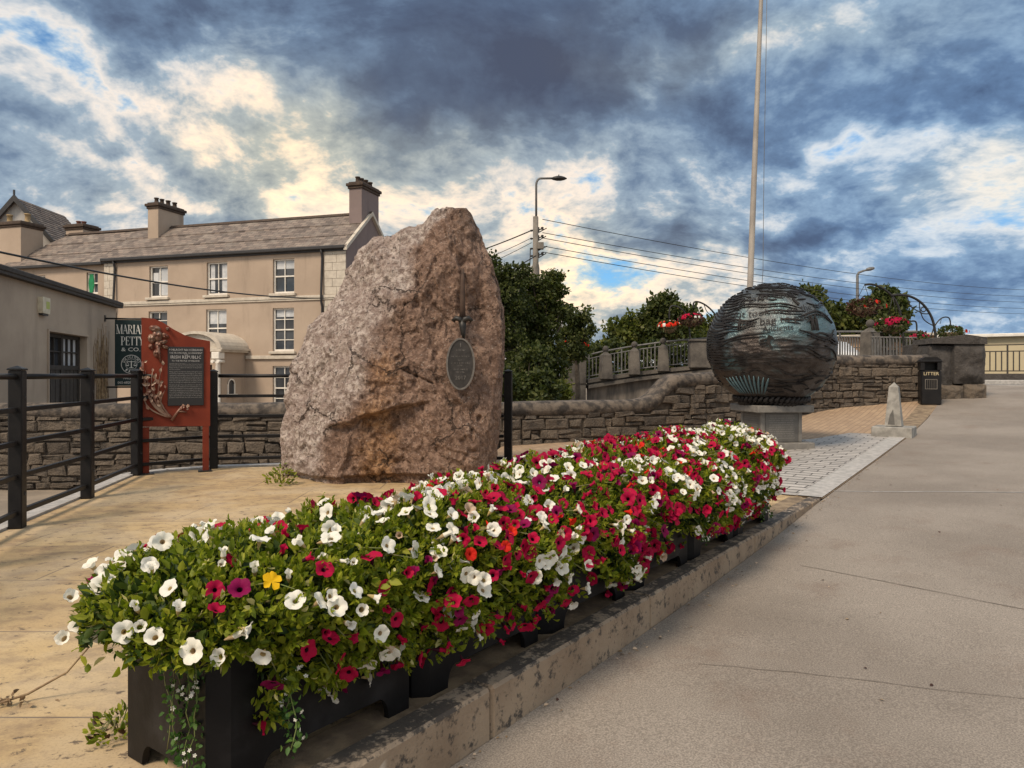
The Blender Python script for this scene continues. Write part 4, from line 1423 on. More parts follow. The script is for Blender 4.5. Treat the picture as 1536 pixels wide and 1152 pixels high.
def petunia_mesh(rng, openness=1.0, lobes=5):
    """one funnel-shaped bloom, opening along +z, radius 1; slot 0 petals, slot 1 throat"""
    n = 30
    ph = 0.0
    s1 = rng.uniform(0, 6)
    prof = [(.05, -1.0, 1), (.16, -.62, 1), (.24, -.24, 1), (.52, -.07, 0), (.80, 0.02, 0), (1.0, .015, 0)]
    vs, fs, mi = [], [], []
    for k, (r, z, _) in enumerate(prof):
        for j in range(n):
            th = 2 * math.pi * j / n
            lob = 1 + (.15 * abs(math.sin(lobes / 2 * th)) ** .6 - .10 + .02 * math.sin(11 * th + s1)) * (k / 5) ** 2
            ruf = (.07 * math.cos(lobes * th + s1) + .07 * math.sin(3 * th + s1 * 2) + .04 * math.sin(9 * th + s1)) * (k / 5) ** 2
            rr = r * lob * (openness if k > 2 else 1)
            zz = z + ruf + (1 - openness) * .9 * (k / 5) * (1 if k > 2 else 0)
            vs.append((rr * math.cos(th), rr * math.sin(th), zz))
    for k in range(len(prof) - 1):
        for j in range(n):
            fs.append((k * n + j, k * n + (j + 1) % n, (k + 1) * n + (j + 1) % n, (k + 1) * n + j))
            mi.append(1 if k < 2 else 0)
    me = bpy.data.meshes.new('flower')
    me.from_pydata(vs, [], fs)
    me.polygons.foreach_set('material_index', mi)
    me.polygons.foreach_set('use_smooth', [True] * len(fs))
    me.update()
    return me


def flower_kinds():
    rng = random.Random(5)
    K = {}
    for nm, m1, m2 in (('white', 'pet_white', 'pet_throat'), ('crimson', 'pet_crimson', 'pet_dark'), ('purple', 'pet_purple', 'pet_dark'), ('orange', 'pet_orange', 'pet_orange'), ('faded', 'pet_faded', 'pet_throat')):
        K[nm] = []
        for op in (1.0, 1.0, .92, .78, .56, .38):
            me = petunia_mesh(rng, op) if nm != 'orange' else petunia_mesh(rng, op, 7)
            me.materials.append(MAT[m1])
            me.materials.append(MAT[m2])
            K[nm].append(me)
    return K


# per trough: blooms, share white, top height above rim, near-end overhang, reach of the hanging front, leaf count
MASS = [(165, .66, .230, .20, .29, 17000), (270, .52, .270, .04, .36, 16000), (280, .34, .305, .02, .36, 13000), (260, .34, .325, .04, .36, 11000), (270, .50, .325, .05, .34, 10000), (280, .64, .320, .02, .36, 10000)]
MASS_LABEL = ['leafy petunias with mostly white blooms spilling over the near trough', 'white and crimson petunias with much green in the second trough from the near end',
              'crimson petunias trailing over the bare arched front of the third trough', 'dense crimson and white petunias with vermilion spots in the fourth trough',
              'crimson and white petunias crowding the fifth trough', 'mound of mostly white petunias at the far end of the row, before the globe']


def build_petunias():
    K = flower_kinds()
    for i, (s, (nfl, pw, top, over, hang, nleaf)) in enumerate(zip(TROUGH_S, MASS)):
        rng = np.random.default_rng(100 + i)
        root = thing('petunia_planting', MASS_LABEL[i], 'flowers', (AX + RX * s, AY + RY * s, 0), RROT, 'petunias filling the troughs')
        L = TROUGH_L + (.06 if i < 5 else -.08)
        y0, z0 = .25, .47

        def surface(x, phi, k=1.0):
            """point and outward normal of the mound at x along, phi around (0 = front, 90 = top)"""
            x = np.asarray(x); phi = np.asarray(phi)
            endk = np.sqrt(np.clip(1 - (np.clip(.10 - x, 0, None) / (.12 + over)) ** 2, .02, 1)) if i == 0 else np.ones_like(x)
            if i == 5:
                endk = endk * np.sqrt(np.clip(1 - (np.clip(x - (L - .26), 0, None) / .30) ** 2, .02, 1))
            P = np.stack([x + s, np.cos(phi) * .7, np.sin(phi) * .7], 1)
            bump_ = 1 + .42 * (fbm(P, 4.2, 3) - .5) + .30 * (fbm(P + 9, 1.7, 2) - .5)
            fr = np.cos(phi)
            ry = np.where(fr > 0, .395 + .05 * (i > 0), .33 + (.08 if i == 0 else 0))
            rz = np.where(np.sin(phi) > 0, top, hang)
            cx = np.sign(fr) * np.abs(fr) ** .8
            y = y0 - ry * cx * bump_ * endk * k
            z = z0 + rz * np.sin(phi) * bump_ * endk * k
            nrm = np.stack([np.where(x < .05, -.8, 0) if i == 0 else (np.where(x > L - .12, .9, 0) if i == 5 else 0 * x), -fr / ry, np.sin(phi) / np.maximum(rz, .2)], 1)
            nrm /= np.linalg.norm(nrm, axis=1, keepdims=True)
            return np.stack([x, y, z], 1), nrm

        x_lo = -over if i == 0 else -.04

        def sample(n):
            x = rng.uniform(x_lo, L, n)
            phi = np.radians(rng.uniform(-62, 168, n))
            low = phi < np.radians(-12)
            # the lower front is patchier, and nearly bare on the near end wall
            keep = ~low | (fbm(np.stack([x + s, phi, 0 * x + 3], 1), 3.1, 2) > .46)
            if i == 0:
                keep &= ~((x < .12) & (phi < np.radians(-4)))
            if i == 2:
                keep &= ~((phi < np.radians(-26)) & (x < .5))
            return x[keep], phi[keep]
        # foliage
        per = 13                      # leaves sit in rosettes at the shoot tips, with looser ones below
        x, phi = sample(nleaf // per)
        k = rng.uniform(.80, 1.07, len(x))
        cpos, cn = surface(x, phi, k)
        ax_ = cn * .75 + rng.normal(size=cn.shape) * .40 + np.array([-.05, -.05, .25])
        ax_ /= np.linalg.norm(ax_, axis=1, keepdims=True)
        rep = lambda a_: np.repeat(a_, per, 0)
        f_ = np.tile(np.linspace(0, 1, per), len(x))
        rad_ = rng.normal(size=(len(x) * per, 3))
        rad_ -= (rad_ * rep(ax_)).sum(1, keepdims=True) * rep(ax_)
        rad_ /= np.linalg.norm(rad_, axis=1, keepdims=True) + 1e-9
        d1 = rep(ax_) * (.25 + 1.3 * f_[:, None]) + rad_ * (1.15 - .55 * f_[:, None])
        p1_ = rep(cpos) + rep(ax_) * ((f_ - .7) * .075)[:, None]
        s1_ = (.042 - .022 * f_) * rng.uniform(.6, 1.25, len(f_))
        k1 = rep(k) + (f_ - .5) * .14
        x2, phi2 = sample(nleaf // 3)
        k2 = rng.uniform(.50, .95, len(x2))
        p2_, n2_ = surface(x2, phi2, k2)
        d2 = n2_ * .5 + rng.normal(size=n2_.shape) * .6
        pos = np.vstack([p1_, p2_ + rng.normal(size=p2_.shape) * .012])
        d = np.vstack([d1, d2])
        k = np.concatenate([k1, k2])
        size = np.concatenate([s1_, rng.uniform(.024, .050, len(x2))])
        x = k
        scatter('foliage', pos, frames_from_dir(d, rng), size, [MAT['leaf_pet'], MAT['leaf_pet_shade'], MAT['bud']], root, widths=rng.uniform(.75, 1.2, len(x)),
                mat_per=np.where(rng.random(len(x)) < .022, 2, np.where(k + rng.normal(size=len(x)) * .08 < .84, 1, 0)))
        # blooms
        x, phi = sample(int(nfl * 2.3))
        # thin out blooms that crowd each other
        P, Nn = surface(x, phi, 1.03)
        keep = []
        md = .036 if i < 2 else (.037 if i == 2 else .032)
        for a in range(len(P)):
            if all(np.linalg.norm(P[a] - P[b]) > md for b in keep):
                keep.append(a)
            if len(keep) >= nfl:
                break
        spare = MB()
        # the blooms that show largest first: front and top before the back
        keep.sort(key=lambda a: -(Nn[a] @ np.array([-.35, -.8, .45])))
        for q, a in enumerate(keep):
            cl = fbm(np.array([[P[a][0] + s, P[a][1], P[a][2]]]), 5.0, 2)[0] + rng.normal() * .09
            zf = (P[a][2] - .45) * .35
            kind = 'white' if cl < .28 + pw * .45 + zf * .5 else 'crimson'
            rr = rng.random()
            if kind == 'crimson':
                if rr < (.02 if i == 0 else .07):
                    kind = 'orange'
                elif rr < .22:
                    kind = 'purple'
            if kind == 'white' and rng.random() < .05:
                kind = 'faded'
            me = K[kind][rng.integers(0, 6) if kind != 'faded' else rng.integers(3, 6)]
            nn = Vector(Nn[a] * .8 + rng.normal(size=3) * .55 + np.array([-.16, -.26, .12])).normalized()
            r = rng.uniform(.026, .0375) * (.88 if kind == 'white' and i > 1 else 1) * (.8 if kind == 'orange' else 1)
            rot = nn.to_track_quat('Z', 'Y').to_matrix().to_4x4() @ Matrix.Rotation(rng.uniform(0, 6.28), 4, 'Z')
            Mx = Matrix.Translation(Vector(P[a]) + nn * .022) @ rot @ Matrix.Diagonal((r, r * rng.uniform(.9, 1.05), r * rng.uniform(.8, 1.15), 1))
            if q < 98:
                f = bpy.data.objects.new('flower', me)
                COL.objects.link(f)
                f.parent = root
                f.matrix_local = Mx
            else:
                spare.cur = 0
                b = {'white': 0, 'crimson': 2, 'purple': 4, 'orange': 6, 'faded': 8}[kind]
                for pl in me.polygons:
                    pass
                base = len(spare.v)
                spare.v.extend([tuple(Mx @ v.co) for v in me.vertices])
                for pl in me.polygons:
                    spare.f.append([base + t for t in pl.vertices]); spare.mi.append(b + pl.material_index); spare.sm.append(True)
        if spare.v:
            o = spare.build('flower_spread', [MAT[n] for n in ('pet_white', 'pet_throat', 'pet_crimson', 'pet_dark', 'pet_purple', 'pet_dark', 'pet_orange', 'pet_orange', 'pet_faded', 'pet_throat')], root)
            o['kind'] = 'stuff'
        # stems that carry the outer shoots
        mb = MB()
        for q in range(46):
            x, phi = sample(3)
            if not len(x):
                continue
            p1, n1 = surface(x[:1], phi[:1], 1.08)
            p0, _ = surface(x[:1] * .9 + .03, phi[:1] + .25, .5)
            a, b = Vector(p0[0]), Vector(p1[0])
            mb.tube([a, a.lerp(b, .5) + Vector((0, 0, .03)), b], [.0028, .0024, .0018], 5)
        mb.build('stems', MAT['stem'], root)['kind'] = 'stuff'


def build_trailers():
    # white bacopa hanging down the trough fronts: local frame of the row
    spec = [(-.03, .10, .44, .42, 26, 'white trailing flowers down the corner of the near trough end wall'), (-.035, .19, .40, .30, 18, 'thin leafy trailer beside the near corner strand on the end wall'),
            (.20, -.05, .32, .20, 22, 'white trailing flowers over the front of the near trough'), (2.30, -.10, .36, .20, 18, 'white trailing flowers hanging at the right of the third trough'),
            (3.35, -.12, .36, .24, 18, 'white trailing flowers between the fourth and fifth troughs'), (4.55, -.13, .36, .26, 16, 'white trailing flowers low on the far trough front')]
    rot = Matrix.Rotation(RROT, 4, 'Z')
    fm = None
    for q, (x, y, z, ln, nf, lab) in enumerate(spec):
        rng = np.random.default_rng(300 + q)
        root = thing('trailing_bacopa', lab, 'trailing plant', (AX + RX * 0, AY + RY * 0, 0), RROT, 'white trailing bacopa on the troughs')
        mb = MB()
        pts_all = []
        for k in range(3):
            p = [Vector((x + rng.normal() * .012, y + rng.normal() * .015, z + .05))]
            stp = ln / 8
            for j in range(8):
                p.append(p[-1] + Vector((rng.normal() * .010, rng.normal() * .010 - .002, -stp * rng.uniform(.8, 1.1))))
            mb.tube(p, .0018, 4)
            pts_all += p
        mb.build('stems', MAT['stem'], root)
        P = np.array([list(p) for p in pts_all])
        n = 150
        pos = P[rng.integers(0, len(P), n)] + rng.normal(size=(n, 3)) * np.array([.013, .010, .018])
        if q < 2:
            pos[:, 0] = np.minimum(pos[:, 0], -.004)
        elif q < 6:
            pos[:, 1] = np.minimum(pos[:, 1], -.004)
        scatter('foliage', pos, frames_from_dir(rng.normal(size=(n, 3)) + np.array([-.2, -.5, -.2]), rng), rng.uniform(.013, .026, n), MAT['leaf_bacopa'], root, widths=rng.uniform(1.1, 1.6, n))
        if fm is None:
            f_ = MB()
            for k in range(5):
                a = 2 * math.pi * k / 5
                c, s_ = math.cos(a), math.sin(a)
                f_.add([(0, 0, 0), (.6 * c - .34 * s_, .6 * s_ + .34 * c, .12), (1.05 * c, 1.05 * s_, .05), (.6 * c + .34 * s_, .6 * s_ - .34 * c, .12)], [(0, 3, 2, 1)])
            o = f_.build('flower', MAT['pet_white'])
            fm = o.data
            bpy.data.objects.remove(o)
        cen = [P[rng.integers(0, len(P))] for _ in range(5)]
        for k in range(nf if q != 1 else 5):
            c = cen[k % 5] + rng.normal(size=3) * .016
            nn = Vector((-.35 if q < 2 else -.1, -.9 if q > 1 else -.5, .2)) + Vector(rng.normal(size=3) * .3)
            Mx = Matrix.Translation(Vector(c) + nn.normalized() * .016) @ nn.to_track_quat('Z', 'Y').to_matrix().to_4x4() @ Matrix.Scale(rng.uniform(.006, .0085), 4)
            f = bpy.data.objects.new('flower', fm)
            COL.objects.link(f)
            f.parent = root
            f.matrix_local = Mx
    # one yellow pansy
    r = thing('yellow_pansy', 'single yellow bloom among white petunias in the near trough', 'flower', (AX, AY, 0), RROT)
    mb = MB()
    for k, (a, ln) in enumerate(((80, 1.0), (130, 1.05), (20, 1.0), (205, .9), (300, .95))):
        a = math.radians(a)
        c, s_ = math.cos(a), math.sin(a)
        n = 9
        vs = [(0, 0, 0)]
        for j in range(n):
            th = -1.0 + 2.0 * j / (n - 1)
            rr = ln * (1 - .25 * (th / 1.0) ** 2) * (1 + .05 * math.sin(7 * th))
            vs.append((rr * math.cos(a + th * .62), rr * math.sin(a + th * .62), .10 + .12 * math.cos(3 * th + k)))
        mb.add(vs, [(0, j, j + 1) for j in range(1, n)], True)
    o = mb.build('petals', MAT['pet_yellow'], r)
    nn = Vector((-.35, -.75, .55))
    o.matrix_local = Matrix.Translation((.10, -.125, .655)) @ nn.to_track_quat('Z', 'Y').to_matrix().to_4x4() @ Matrix.Scale(.029, 4)
    mb = MB()
    mb.tube([(.12, .10, .50), (.11, .0, .62), (.10, -.118, .652)], .0025, 5)
    mb.build('stem', MAT['stem'], r)
    # shoots reaching out over the terrace from the near end
    for q, (dx, dy, dz, lab) in enumerate(((-.15, .30, -.08, 'petunia shoot with white blooms reaching furthest left over the terrace'), (-.12, .34, .06, 'petunia shoot with faded white bloom reaching over the terrace, upper of the two'))):
        rng = np.random.default_rng(400 + q)
        r = thing('petunia_shoot', lab, 'flowering shoot', (AX, AY, 0), RROT)
        a = Vector((.05, .30, .52)); b = Vector((dx, dy + .12, .52 + dz)); m_ = a.lerp(b, .5) + Vector((0, 0, .05))
        pts = [a.lerp(m_, t) .lerp(m_.lerp(b, t), t) for t in np.linspace(0, 1, 7)]
        mb = MB(); mb.tube(pts, [.004, .004, .0035, .003, .003, .0025, .002], 5)
        mb.build('stem', MAT['stem'], r)
        n = 130
        ix = rng.integers(1, 7, n)
        pos = np.array([list(pts[j]) for j in ix]) + rng.normal(size=(n, 3)) * .022
        scatter('foliage', pos, frames_from_dir(rng.normal(size=(n, 3)) + np.array([-.4, 0, .2]), rng), rng.uniform(.025, .045, n), MAT['leaf_pet'], r, widths=rng.uniform(.9, 1.3, n))
        K = FLOWERS['white']
        for j in range(4):
            f = bpy.data.objects.new('flower', K[[0, 3, 2, 4][j]])
            COL.objects.link(f)
            f.parent = r
            nn = Vector((-.5, -.55, .35)) + Vector(rng.normal(size=3) * .45)
            p = pts[6 - (j % 3)] + Vector(rng.normal(size=3) * .025) + Vector((-.02 * j, 0, .02))
            f.matrix_local = Matrix.Translation(p + nn.normalized() * .03) @ nn.to_track_quat('Z', 'Y').to_matrix().to_4x4() @ Matrix.Scale(.036, 4)
    # weeds on the slabs
    def weed(name, lab, loc, n, rad, hgt, mats, seed, spread=1.0):
        rng = np.random.default_rng(seed)
        r = thing(name, lab, 'weed', loc)
        th = rng.uniform(0, 6.28, n)
        rr = rad * rng.random(n) ** .6
        pos = np.stack([rr * np.cos(th), rr * np.sin(th), rng.uniform(.005, hgt, n) * (1 - .6 * rr / rad)], 1)
        d = np.stack([np.cos(th), np.sin(th), rng.uniform(.2, 1.2, n)], 1) + rng.normal(size=(n, 3)) * .35
        scatter('leaves', pos, frames_from_dir(d, rng), rng.uniform(.018, .042, n) * spread, mats, r, widths=rng.uniform(.7, 1.1, n), mat_per=(rng.random(n) < .12).astype(int))
        mb = MB()
        for k in range(7):
            a = rng.uniform(0, 6.28)
            mb.tube([(0, 0, 0), (rad * .5 * math.cos(a), rad * .5 * math.sin(a), hgt * .7), (rad * .9 * math.cos(a), rad * .9 * math.sin(a), hgt * .5)], .002, 4)
        mb.build('stems', MAT['stem'], r)
    weed('weed', 'small weed growing from the slab joint beside the near trough', (-1.37, 2.58, .004), 150, .10, .09, [MAT['leaf_pet'], MAT['leaf_red']], 501)
    weed('weed', 'tuft of weeds at the left foot of the boulder', (-2.62, 8.42, .004), 160, .17, .26, [MAT['leaf_pet'], MAT['leaf_red']], 502, 1.5)
    r = thing('dry_stalk', 'dry bent stalk lying on the slabs left of the near trough', 'stalk', (0, 0, 0))
    mb = MB()
    mb.tube([(-1.98, 2.72, .012), (-1.85, 2.83, .03), (-1.72, 2.86, .10), (-1.60, 2.80, .22)], [.004, .005, .004, .003], 6)
    mb.build('stalk', MAT['dead'], r)
    rng = np.random.default_rng(77)
    pos = np.array([-1.90, 2.79, .02]) + rng.normal(size=(40, 3)) * np.array([.05, .02, .008])
    scatter('dry_leaves', pos, frames_from_dir(rng.normal(size=(40, 3)) * np.array([1, 1, .3]), rng), rng.uniform(.015, .035, 40), MAT['dead'], r)


# ------------------------------------------------------------------ fence, panel, sign
FENCE = [(-3.25, 3.05), (-3.62, 4.55), (-4.03, 6.03), (-4.29, 7.48), (-4.66, 9.19), (-3.98, 9.87), (-2.35, 10.18), (-.05, 9.92)]
RAILS = [1.235, .965, .695, .425, .13]


def build_fence():
    r = thing('metal_fence', 'black metal railing of square posts and five rails curving round the terrace', 'fence', (FENCE[4][0], FENCE[4][1], 0))
    o0 = Vector((FENCE[4][0], FENCE[4][1], 0))
    for i, (x, y) in enumerate(FENCE):
        a = Vector((*FENCE[max(0, i - 1)], 0)); b = Vector((*FENCE[min(len(FENCE) - 1, i + 1)], 0))
        d = (b - a).normalized()
        mb = MB()
        h = .052
        mb.M = Matrix.Translation(Vector((x, y, 0)) - o0) @ Matrix.Rotation(math.atan2(d.y, d.x), 4, 'Z')
        mb.box(-h, h, -h, h, 0.0, 1.285, .008)
        mb.box(-h - .006, h + .006, -h - .006, h + .006, 1.286, 1.30, .004)
        k = h + .004
        mb.add([(-k, -k, 1.3), (k, -k, 1.3), (k, k, 1.3), (-k, k, 1.3), (0, 0, 1.325)], [(0, 1, 4), (1, 2, 4), (2, 3, 4), (3, 0, 4)])
        p = mb.build('post', MAT['black'], r)
        bm = MB(); bm.M = mb.M
        for z in (1.08, .28):
            for sy in (-1, 1):
                bm.M = mb.M @ Matrix.Translation((.01, sy * (h + .001), z)) @ Matrix.Rotation(math.radians(90 * sy), 4, 'X')
                bm.lathe([(.016, -.002), (.015, .006), (.008, .011), (.0001, .012)], 10)
        bm.build('bolt', MAT['galv'], p)
    for i in range(len(FENCE) - 1):
        a = Vector((*FENCE[i], 0)) - o0; b = Vector((*FENCE[i + 1], 0)) - o0
        d = (b - a).normalized()
        L = (b - a).length
        Mx = Matrix.Translation(a) @ Matrix.Rotation(math.atan2(d.y, d.x), 4, 'Z')
        for k, z in enumerate(RAILS):
            mb = MB(); mb.M = Mx
            if k == 0:
                mb.tube([(.061, 0, z), (L - .061, 0, z)], .024, 12)
            else:
                mb.box(.061, L - .061, -.022, .022, z - .020, z + .020, .004)
            mb.build('rail', MAT['black'], r)


PANEL_TXT = ['IRISHMEN AND IRISHWOMEN: In the name of God and of the dead', 'generations from which she receives her old tradition of nationhood,', 'Ireland, through us, summons her children to her flag and strikes',
             'for her freedom.', 'Having organised and trained her manhood through her secret', 'revolutionary organisation, and through her open military', 'organisations, having patiently perfected her discipline, having',
             'resolutely waited for the right moment to reveal itself, she now', 'seizes that moment, and, supported by her exiled children in', 'America and by gallant allies in Europe, but relying in the first',
             'on her own strength, she strikes in full confidence of victory.', 'We declare the right of the people of Ireland to the ownership of', 'Ireland, and to the unfettered control of Irish destinies, to be',
             'sovereign and indefeasible. The long usurpation of that right by a', 'foreign people and government has not extinguished the right, nor', 'can it ever be extinguished except by the destruction of the',
             'people. In every generation the Irish people have asserted their', 'right to national freedom and sovereignty; six times during the', 'past three hundred years they have asserted it in arms.']


def build_panel():
    a, b = Vector((-4.60, 9.30, 0)), Vector((-3.90, 9.62, 0))
    # frame: x along the board to the right, y away from the viewer
    rot = math.atan2(b.y - a.y, b.x - a.x)
    r = thing('memorial_sign', 'oxide red memorial panel with bronze leaf relief and black text tablet inside the fence', 'memorial', (a.x, a.y, 0), rot)
    W = .885
    r.scale = (.90, 1, 1)
    x0 = -.055
    top = [(x0, 1.965), (x0 + .16, 1.955), (x0 + .26, 1.915), (x0 + .40, 1.83), (x0 + .55, 1.755), (x0 + .70, 1.715), (x0 + W, 1.685)]
    mb = MB()
    mb.prism([(x0, .60), (x0 + W, .585)] + top[::-1], -.03, .03, 'y')
    mb.build('board', MAT['red_panel'], r)
    for xx in (x0 + .012, x0 + W - .10):
        mb = MB(); mb.box(xx, xx + .085, -.028, .028, .0, .588, .004)
        mb.build('leg', MAT['red_panel'], r)
    for q0, q1 in ((x0 - .03, x0 + .16), (x0 + W - .16, x0 + W + .02)):
        mb = MB()
        mb.box(q0, q1, -.10, .08, .003, .016)
        mb.build('base_plate', MAT['dark_iron'], r)
    mb = MB(); tx0, tx1, tz0, tz1 = x0 + .33, x0 + .80, .855, 1.605
    mb.box(tx0, tx1, -.048, -.031, tz0, tz1, .004)
    tb = mb.build('text_tablet', MAT['text_black'], r)
    FR = Matrix.Rotation(math.radians(90), 4, 'X')
    cx = (tx0 + tx1) / 2
    mb = MB()
    for s, z, h in (('POBLACHT NA H EIREANN', 1.565, .036), ('THE PROVISIONAL GOVERNMENT', 1.525, .030), ('OF THE', 1.503, .016), ('IRISH REPUBLIC', 1.472, .058), ('TO THE PEOPLE OF IRELAND', 1.425, .028)):
        me = text_mesh(s, h, .001, res=1)
        w = max(v.co.x for v in me.vertices) - min(v.co.x for v in me.vertices)
        k = min(1, .43 / w)
        mb.add([Matrix.Translation((cx, -.0505, z)) @ FR @ Matrix.Diagonal((k, 1, 1, 1)) @ v.co for v in me.vertices], [tuple(p.vertices) for p in me.polygons])
    mb.build('heading', MAT['text_white'], tb)
    mb = MB()
    for i, s in enumerate(PANEL_TXT):
        me = text_mesh(s, .021, .0, res=1, align='LEFT')
        w = max(v.co.x for v in me.vertices)
        k = min(1.2, .425 / w) if len(s) > 30 else 1
        mb.add([Matrix.Translation((tx0 + .022, -.0502, 1.385 - .0228 * i - .006 * (i > 3) - .008 * (i > 10))) @ FR @ Matrix.Diagonal((k, 1, 1, 1)) @ v.co for v in me.vertices], [tuple(p.vertices) for p in me.polygons])
    mb.build('body_text', MAT['text_grey'], tb)
    # relief: stems sweeping up from the foot, leaves, a figure-like cluster at the top
    rng = random.Random(12)
    mb = MB()
    y = -.045
    foot = (x0 + .40, .70)
    ends = [(x0 + .02, 1.42), (x0 + .05, 1.30), (x0 + .08, 1.18), (x0 + .14, 1.30), (x0 + .18, 1.22), (x0 + .03, 1.02), (x0 + .26, 1.36), (x0 + .24, 1.14), (x0 + .30, 1.06)]
    tips = []
    for (ex, ez) in ends:
        pts = []
        for k in range(9):
            t = k / 8
            xx = foot[0] + (ex - foot[0]) * t ** .85 - .10 * math.sin(math.pi * t)
            zz = foot[1] + (ez - foot[1]) * t ** 1.25
            pts.append((max(xx, x0 - .02), y - .012 * math.sin(math.pi * t), zz))
            if k in (4, 6, 7, 8):
                tips.append(pts[-1])
        mb.tube(pts, [.013, .012, .011, .010, .009, .009, .008, .007, .005], 6)
    mb.tube([(x0 + .38, y - .015, .67), (x0 + .46, y, .78), (x0 + .53, y, .86), (x0 + .58, y, .85)], [.020, .016, .012, .008], 8)
    mb.tube([(x0 + .46, y, .78), (x0 + .52, y, .78), (x0 + .58, y, .77)], [.012, .011, .008], 8)
    mb.build('relief_stems', MAT['relief'], r)
    LV, LF = LEAF_V, LEAF_F
    mb = MB()
    def lf(p, ang, ln, tilt):
        Mx = Matrix.Translation(p) @ Matrix.Rotation(ang, 4, 'Y') @ Matrix.Rotation(math.radians(90 + tilt), 4, 'X') @ Matrix.Scale(ln, 4)
        v = [(q[0] * 1.3, q[1], q[2] * 2 + .15) for q in LV.tolist()]
        mb.add([Mx @ Vector(q) for q in v], LF.tolist())
    for p in tips:
        lf((p[0] + rng.uniform(-.02, .02), y - .02, p[2] + rng.uniform(-.02, .02)), rng.uniform(-1.5, 1.5), rng.uniform(.045, .075), rng.uniform(-30, 20))
    for k in range(6):
        lf((x0 + .50 + .022 * k, y - .02, .80 + .018 * (k % 3)), rng.uniform(-1, 1), .05, rng.uniform(-30, 10))
    mb.build('relief_leaves', MAT['relief_pale'], r)
    mb = MB()
    # raised cluster at the top: broad folded petals and a body below
    for (px_, pz_, w, h, a) in ((.17, 1.83, .16, .09, -.2), (.20, 1.74, .13, .16, .1), (.13, 1.70, .10, .13, .3), (.30, 1.74, .11, .07, -.5), (.27, 1.66, .13, .06, .3), (.21, 1.62, .10, .12, 0), (.30, 1.60, .10, .05, -.2), (.19, 1.52, .09, .12, .2), (.12, 1.60, .07, .08, .6), (.33, 1.83, .05, .05, 0)):
        n, mrows = 12, 4
        vs = []
        for i in range(mrows + 1):
            ph = math.pi / 2 * i / mrows
            for j in range(n):
                th = 2 * math.pi * j / n
                u, v = math.cos(ph) * math.cos(th) * w / 2, math.cos(ph) * math.sin(th) * h / 2
                c, s = math.cos(a), math.sin(a)
                vs.append((x0 + px_ + u * c - v * s, -.03 - .05 * math.sin(ph) * (1 + .3 * math.sin(3 * th)), pz_ + u * s + v * c))
        fs = [(i * n + j, i * n + (j + 1) % n, (i + 1) * n + (j + 1) % n, (i + 1) * n + j) for i in range(mrows) for j in range(n)]
        mb.add(vs, fs, True)
    mb.tube([(x0 + .20, -.05, 1.66), (x0 + .22, -.06, 1.52), (x0 + .24, -.05, 1.40)], [.03, .022, .008], 8)
    mb.build('relief_figure', MAT['relief'], r)


BX, BY = -10.7, 20.0
BROT = math.atan2(-.977, .215)          # local x runs along the street front towards the viewer, local y out over the street


def bw(x, y, z):
    c, s = math.cos(BROT), math.sin(BROT)
    return Vector((BX + x * c - y * s, BY + x * s + y * c, z))


def wall_holes(mb, u0, u1, z0, z1, holes, y=0.0, reveal=.16):
    """wall skin in the plane y with rectangular openings and reveals going to y - reveal"""
    us = sorted({u0, u1, *[h[0] for h in holes], *[h[1] for h in holes]})
    zs = sorted({z0, z1, *[h[2] for h in holes], *[h[3] for h in holes]})
    us = [u for u in us if u0 <= u <= u1]
    zs = [z for z in zs if z0 <= z <= z1]
    for a, b in zip(us[:-1], us[1:]):
        for c, d in zip(zs[:-1], zs[1:]):
            um, zm = (a + b) / 2, (c + d) / 2
            if any(h[0] < um < h[1] and h[2] < zm < h[3] for h in holes):
                continue
            mb.add([(a, y, c), (b, y, c), (b, y, d), (a, y, d)], [(0, 1, 2, 3)])
    for (a, b, c, d) in holes:
        q = y - reveal
        mb.add([(a, y, c), (b, y, c), (b, y, d), (a, y, d), (a, q, c), (b, q, c), (b, q, d), (a, q, d)], [(0, 4, 5, 1), (1, 5, 6, 2), (2, 6, 7, 3), (3, 7, 4, 0)])


def sash_window(root, a, b, c, d, y, cols=2, rows=(1, 1), sill=True, curtain=None, frame='white', meet=.5, glass='glass'):
    """sash window filling the opening a..b, c..d set back to y"""
    mb = MB()
    f = .07
    yo = y + .05
    mb.box(a, a + f, y - .05, yo, c, d); mb.box(b - f, b, y - .05, yo, c, d)
    mb.box(a + f, b - f, y - .05, yo, d - f, d); mb.box(a + f, b - f, y - .05, yo, c, c + f + .02)
    zm = c + (d - c) * meet
    mb.box(a + f, b - f, y - .05, yo - .006, zm - .03, zm + .03)
    t = .018
    for k in range(1, cols):
        xx = a + f + (b - a - 2 * f) * k / cols
        mb.box(xx - t, xx + t, y - .04, yo - .016, c + f + .02, zm - .03)
        mb.box(xx - t, xx + t, y - .04, yo - .012, zm + .03, d - f)
    for (lo, hi, n) in ((c + f + .02, zm - .03, rows[0]), (zm + .03, d - f, rows[1])):
        for k in range(1, n):
            zz = lo + (hi - lo) * k / n
            mb.box(a + f, b - f, y - .038, yo - .020, zz - t, zz + t)
    w = mb.build('window', MAT[frame], root)
    mb = MB()
    mb.box(a + f - .01, b - f + .01, y - .030, y - .020, c + f, d - f + .01)
    mb.build('pane', MAT[glass], w)
    if curtain:
        mb = MB()
        for (u0, u1, v0, v1) in curtain:
            mb.box(a + (b - a) * u0, a + (b - a) * u1, y - .018, y - .014, c + (d - c) * v0, c + (d - c) * v1)
        mb.build('curtain', MAT['curtain'], w)
    if sill:
        mb = MB()
        mb.box(a - .12, b + .12, y + .06, .16 + 0.0, c - .13, c - .005, .015)
        mb.build('sill', MAT['trim'], w)
    return w


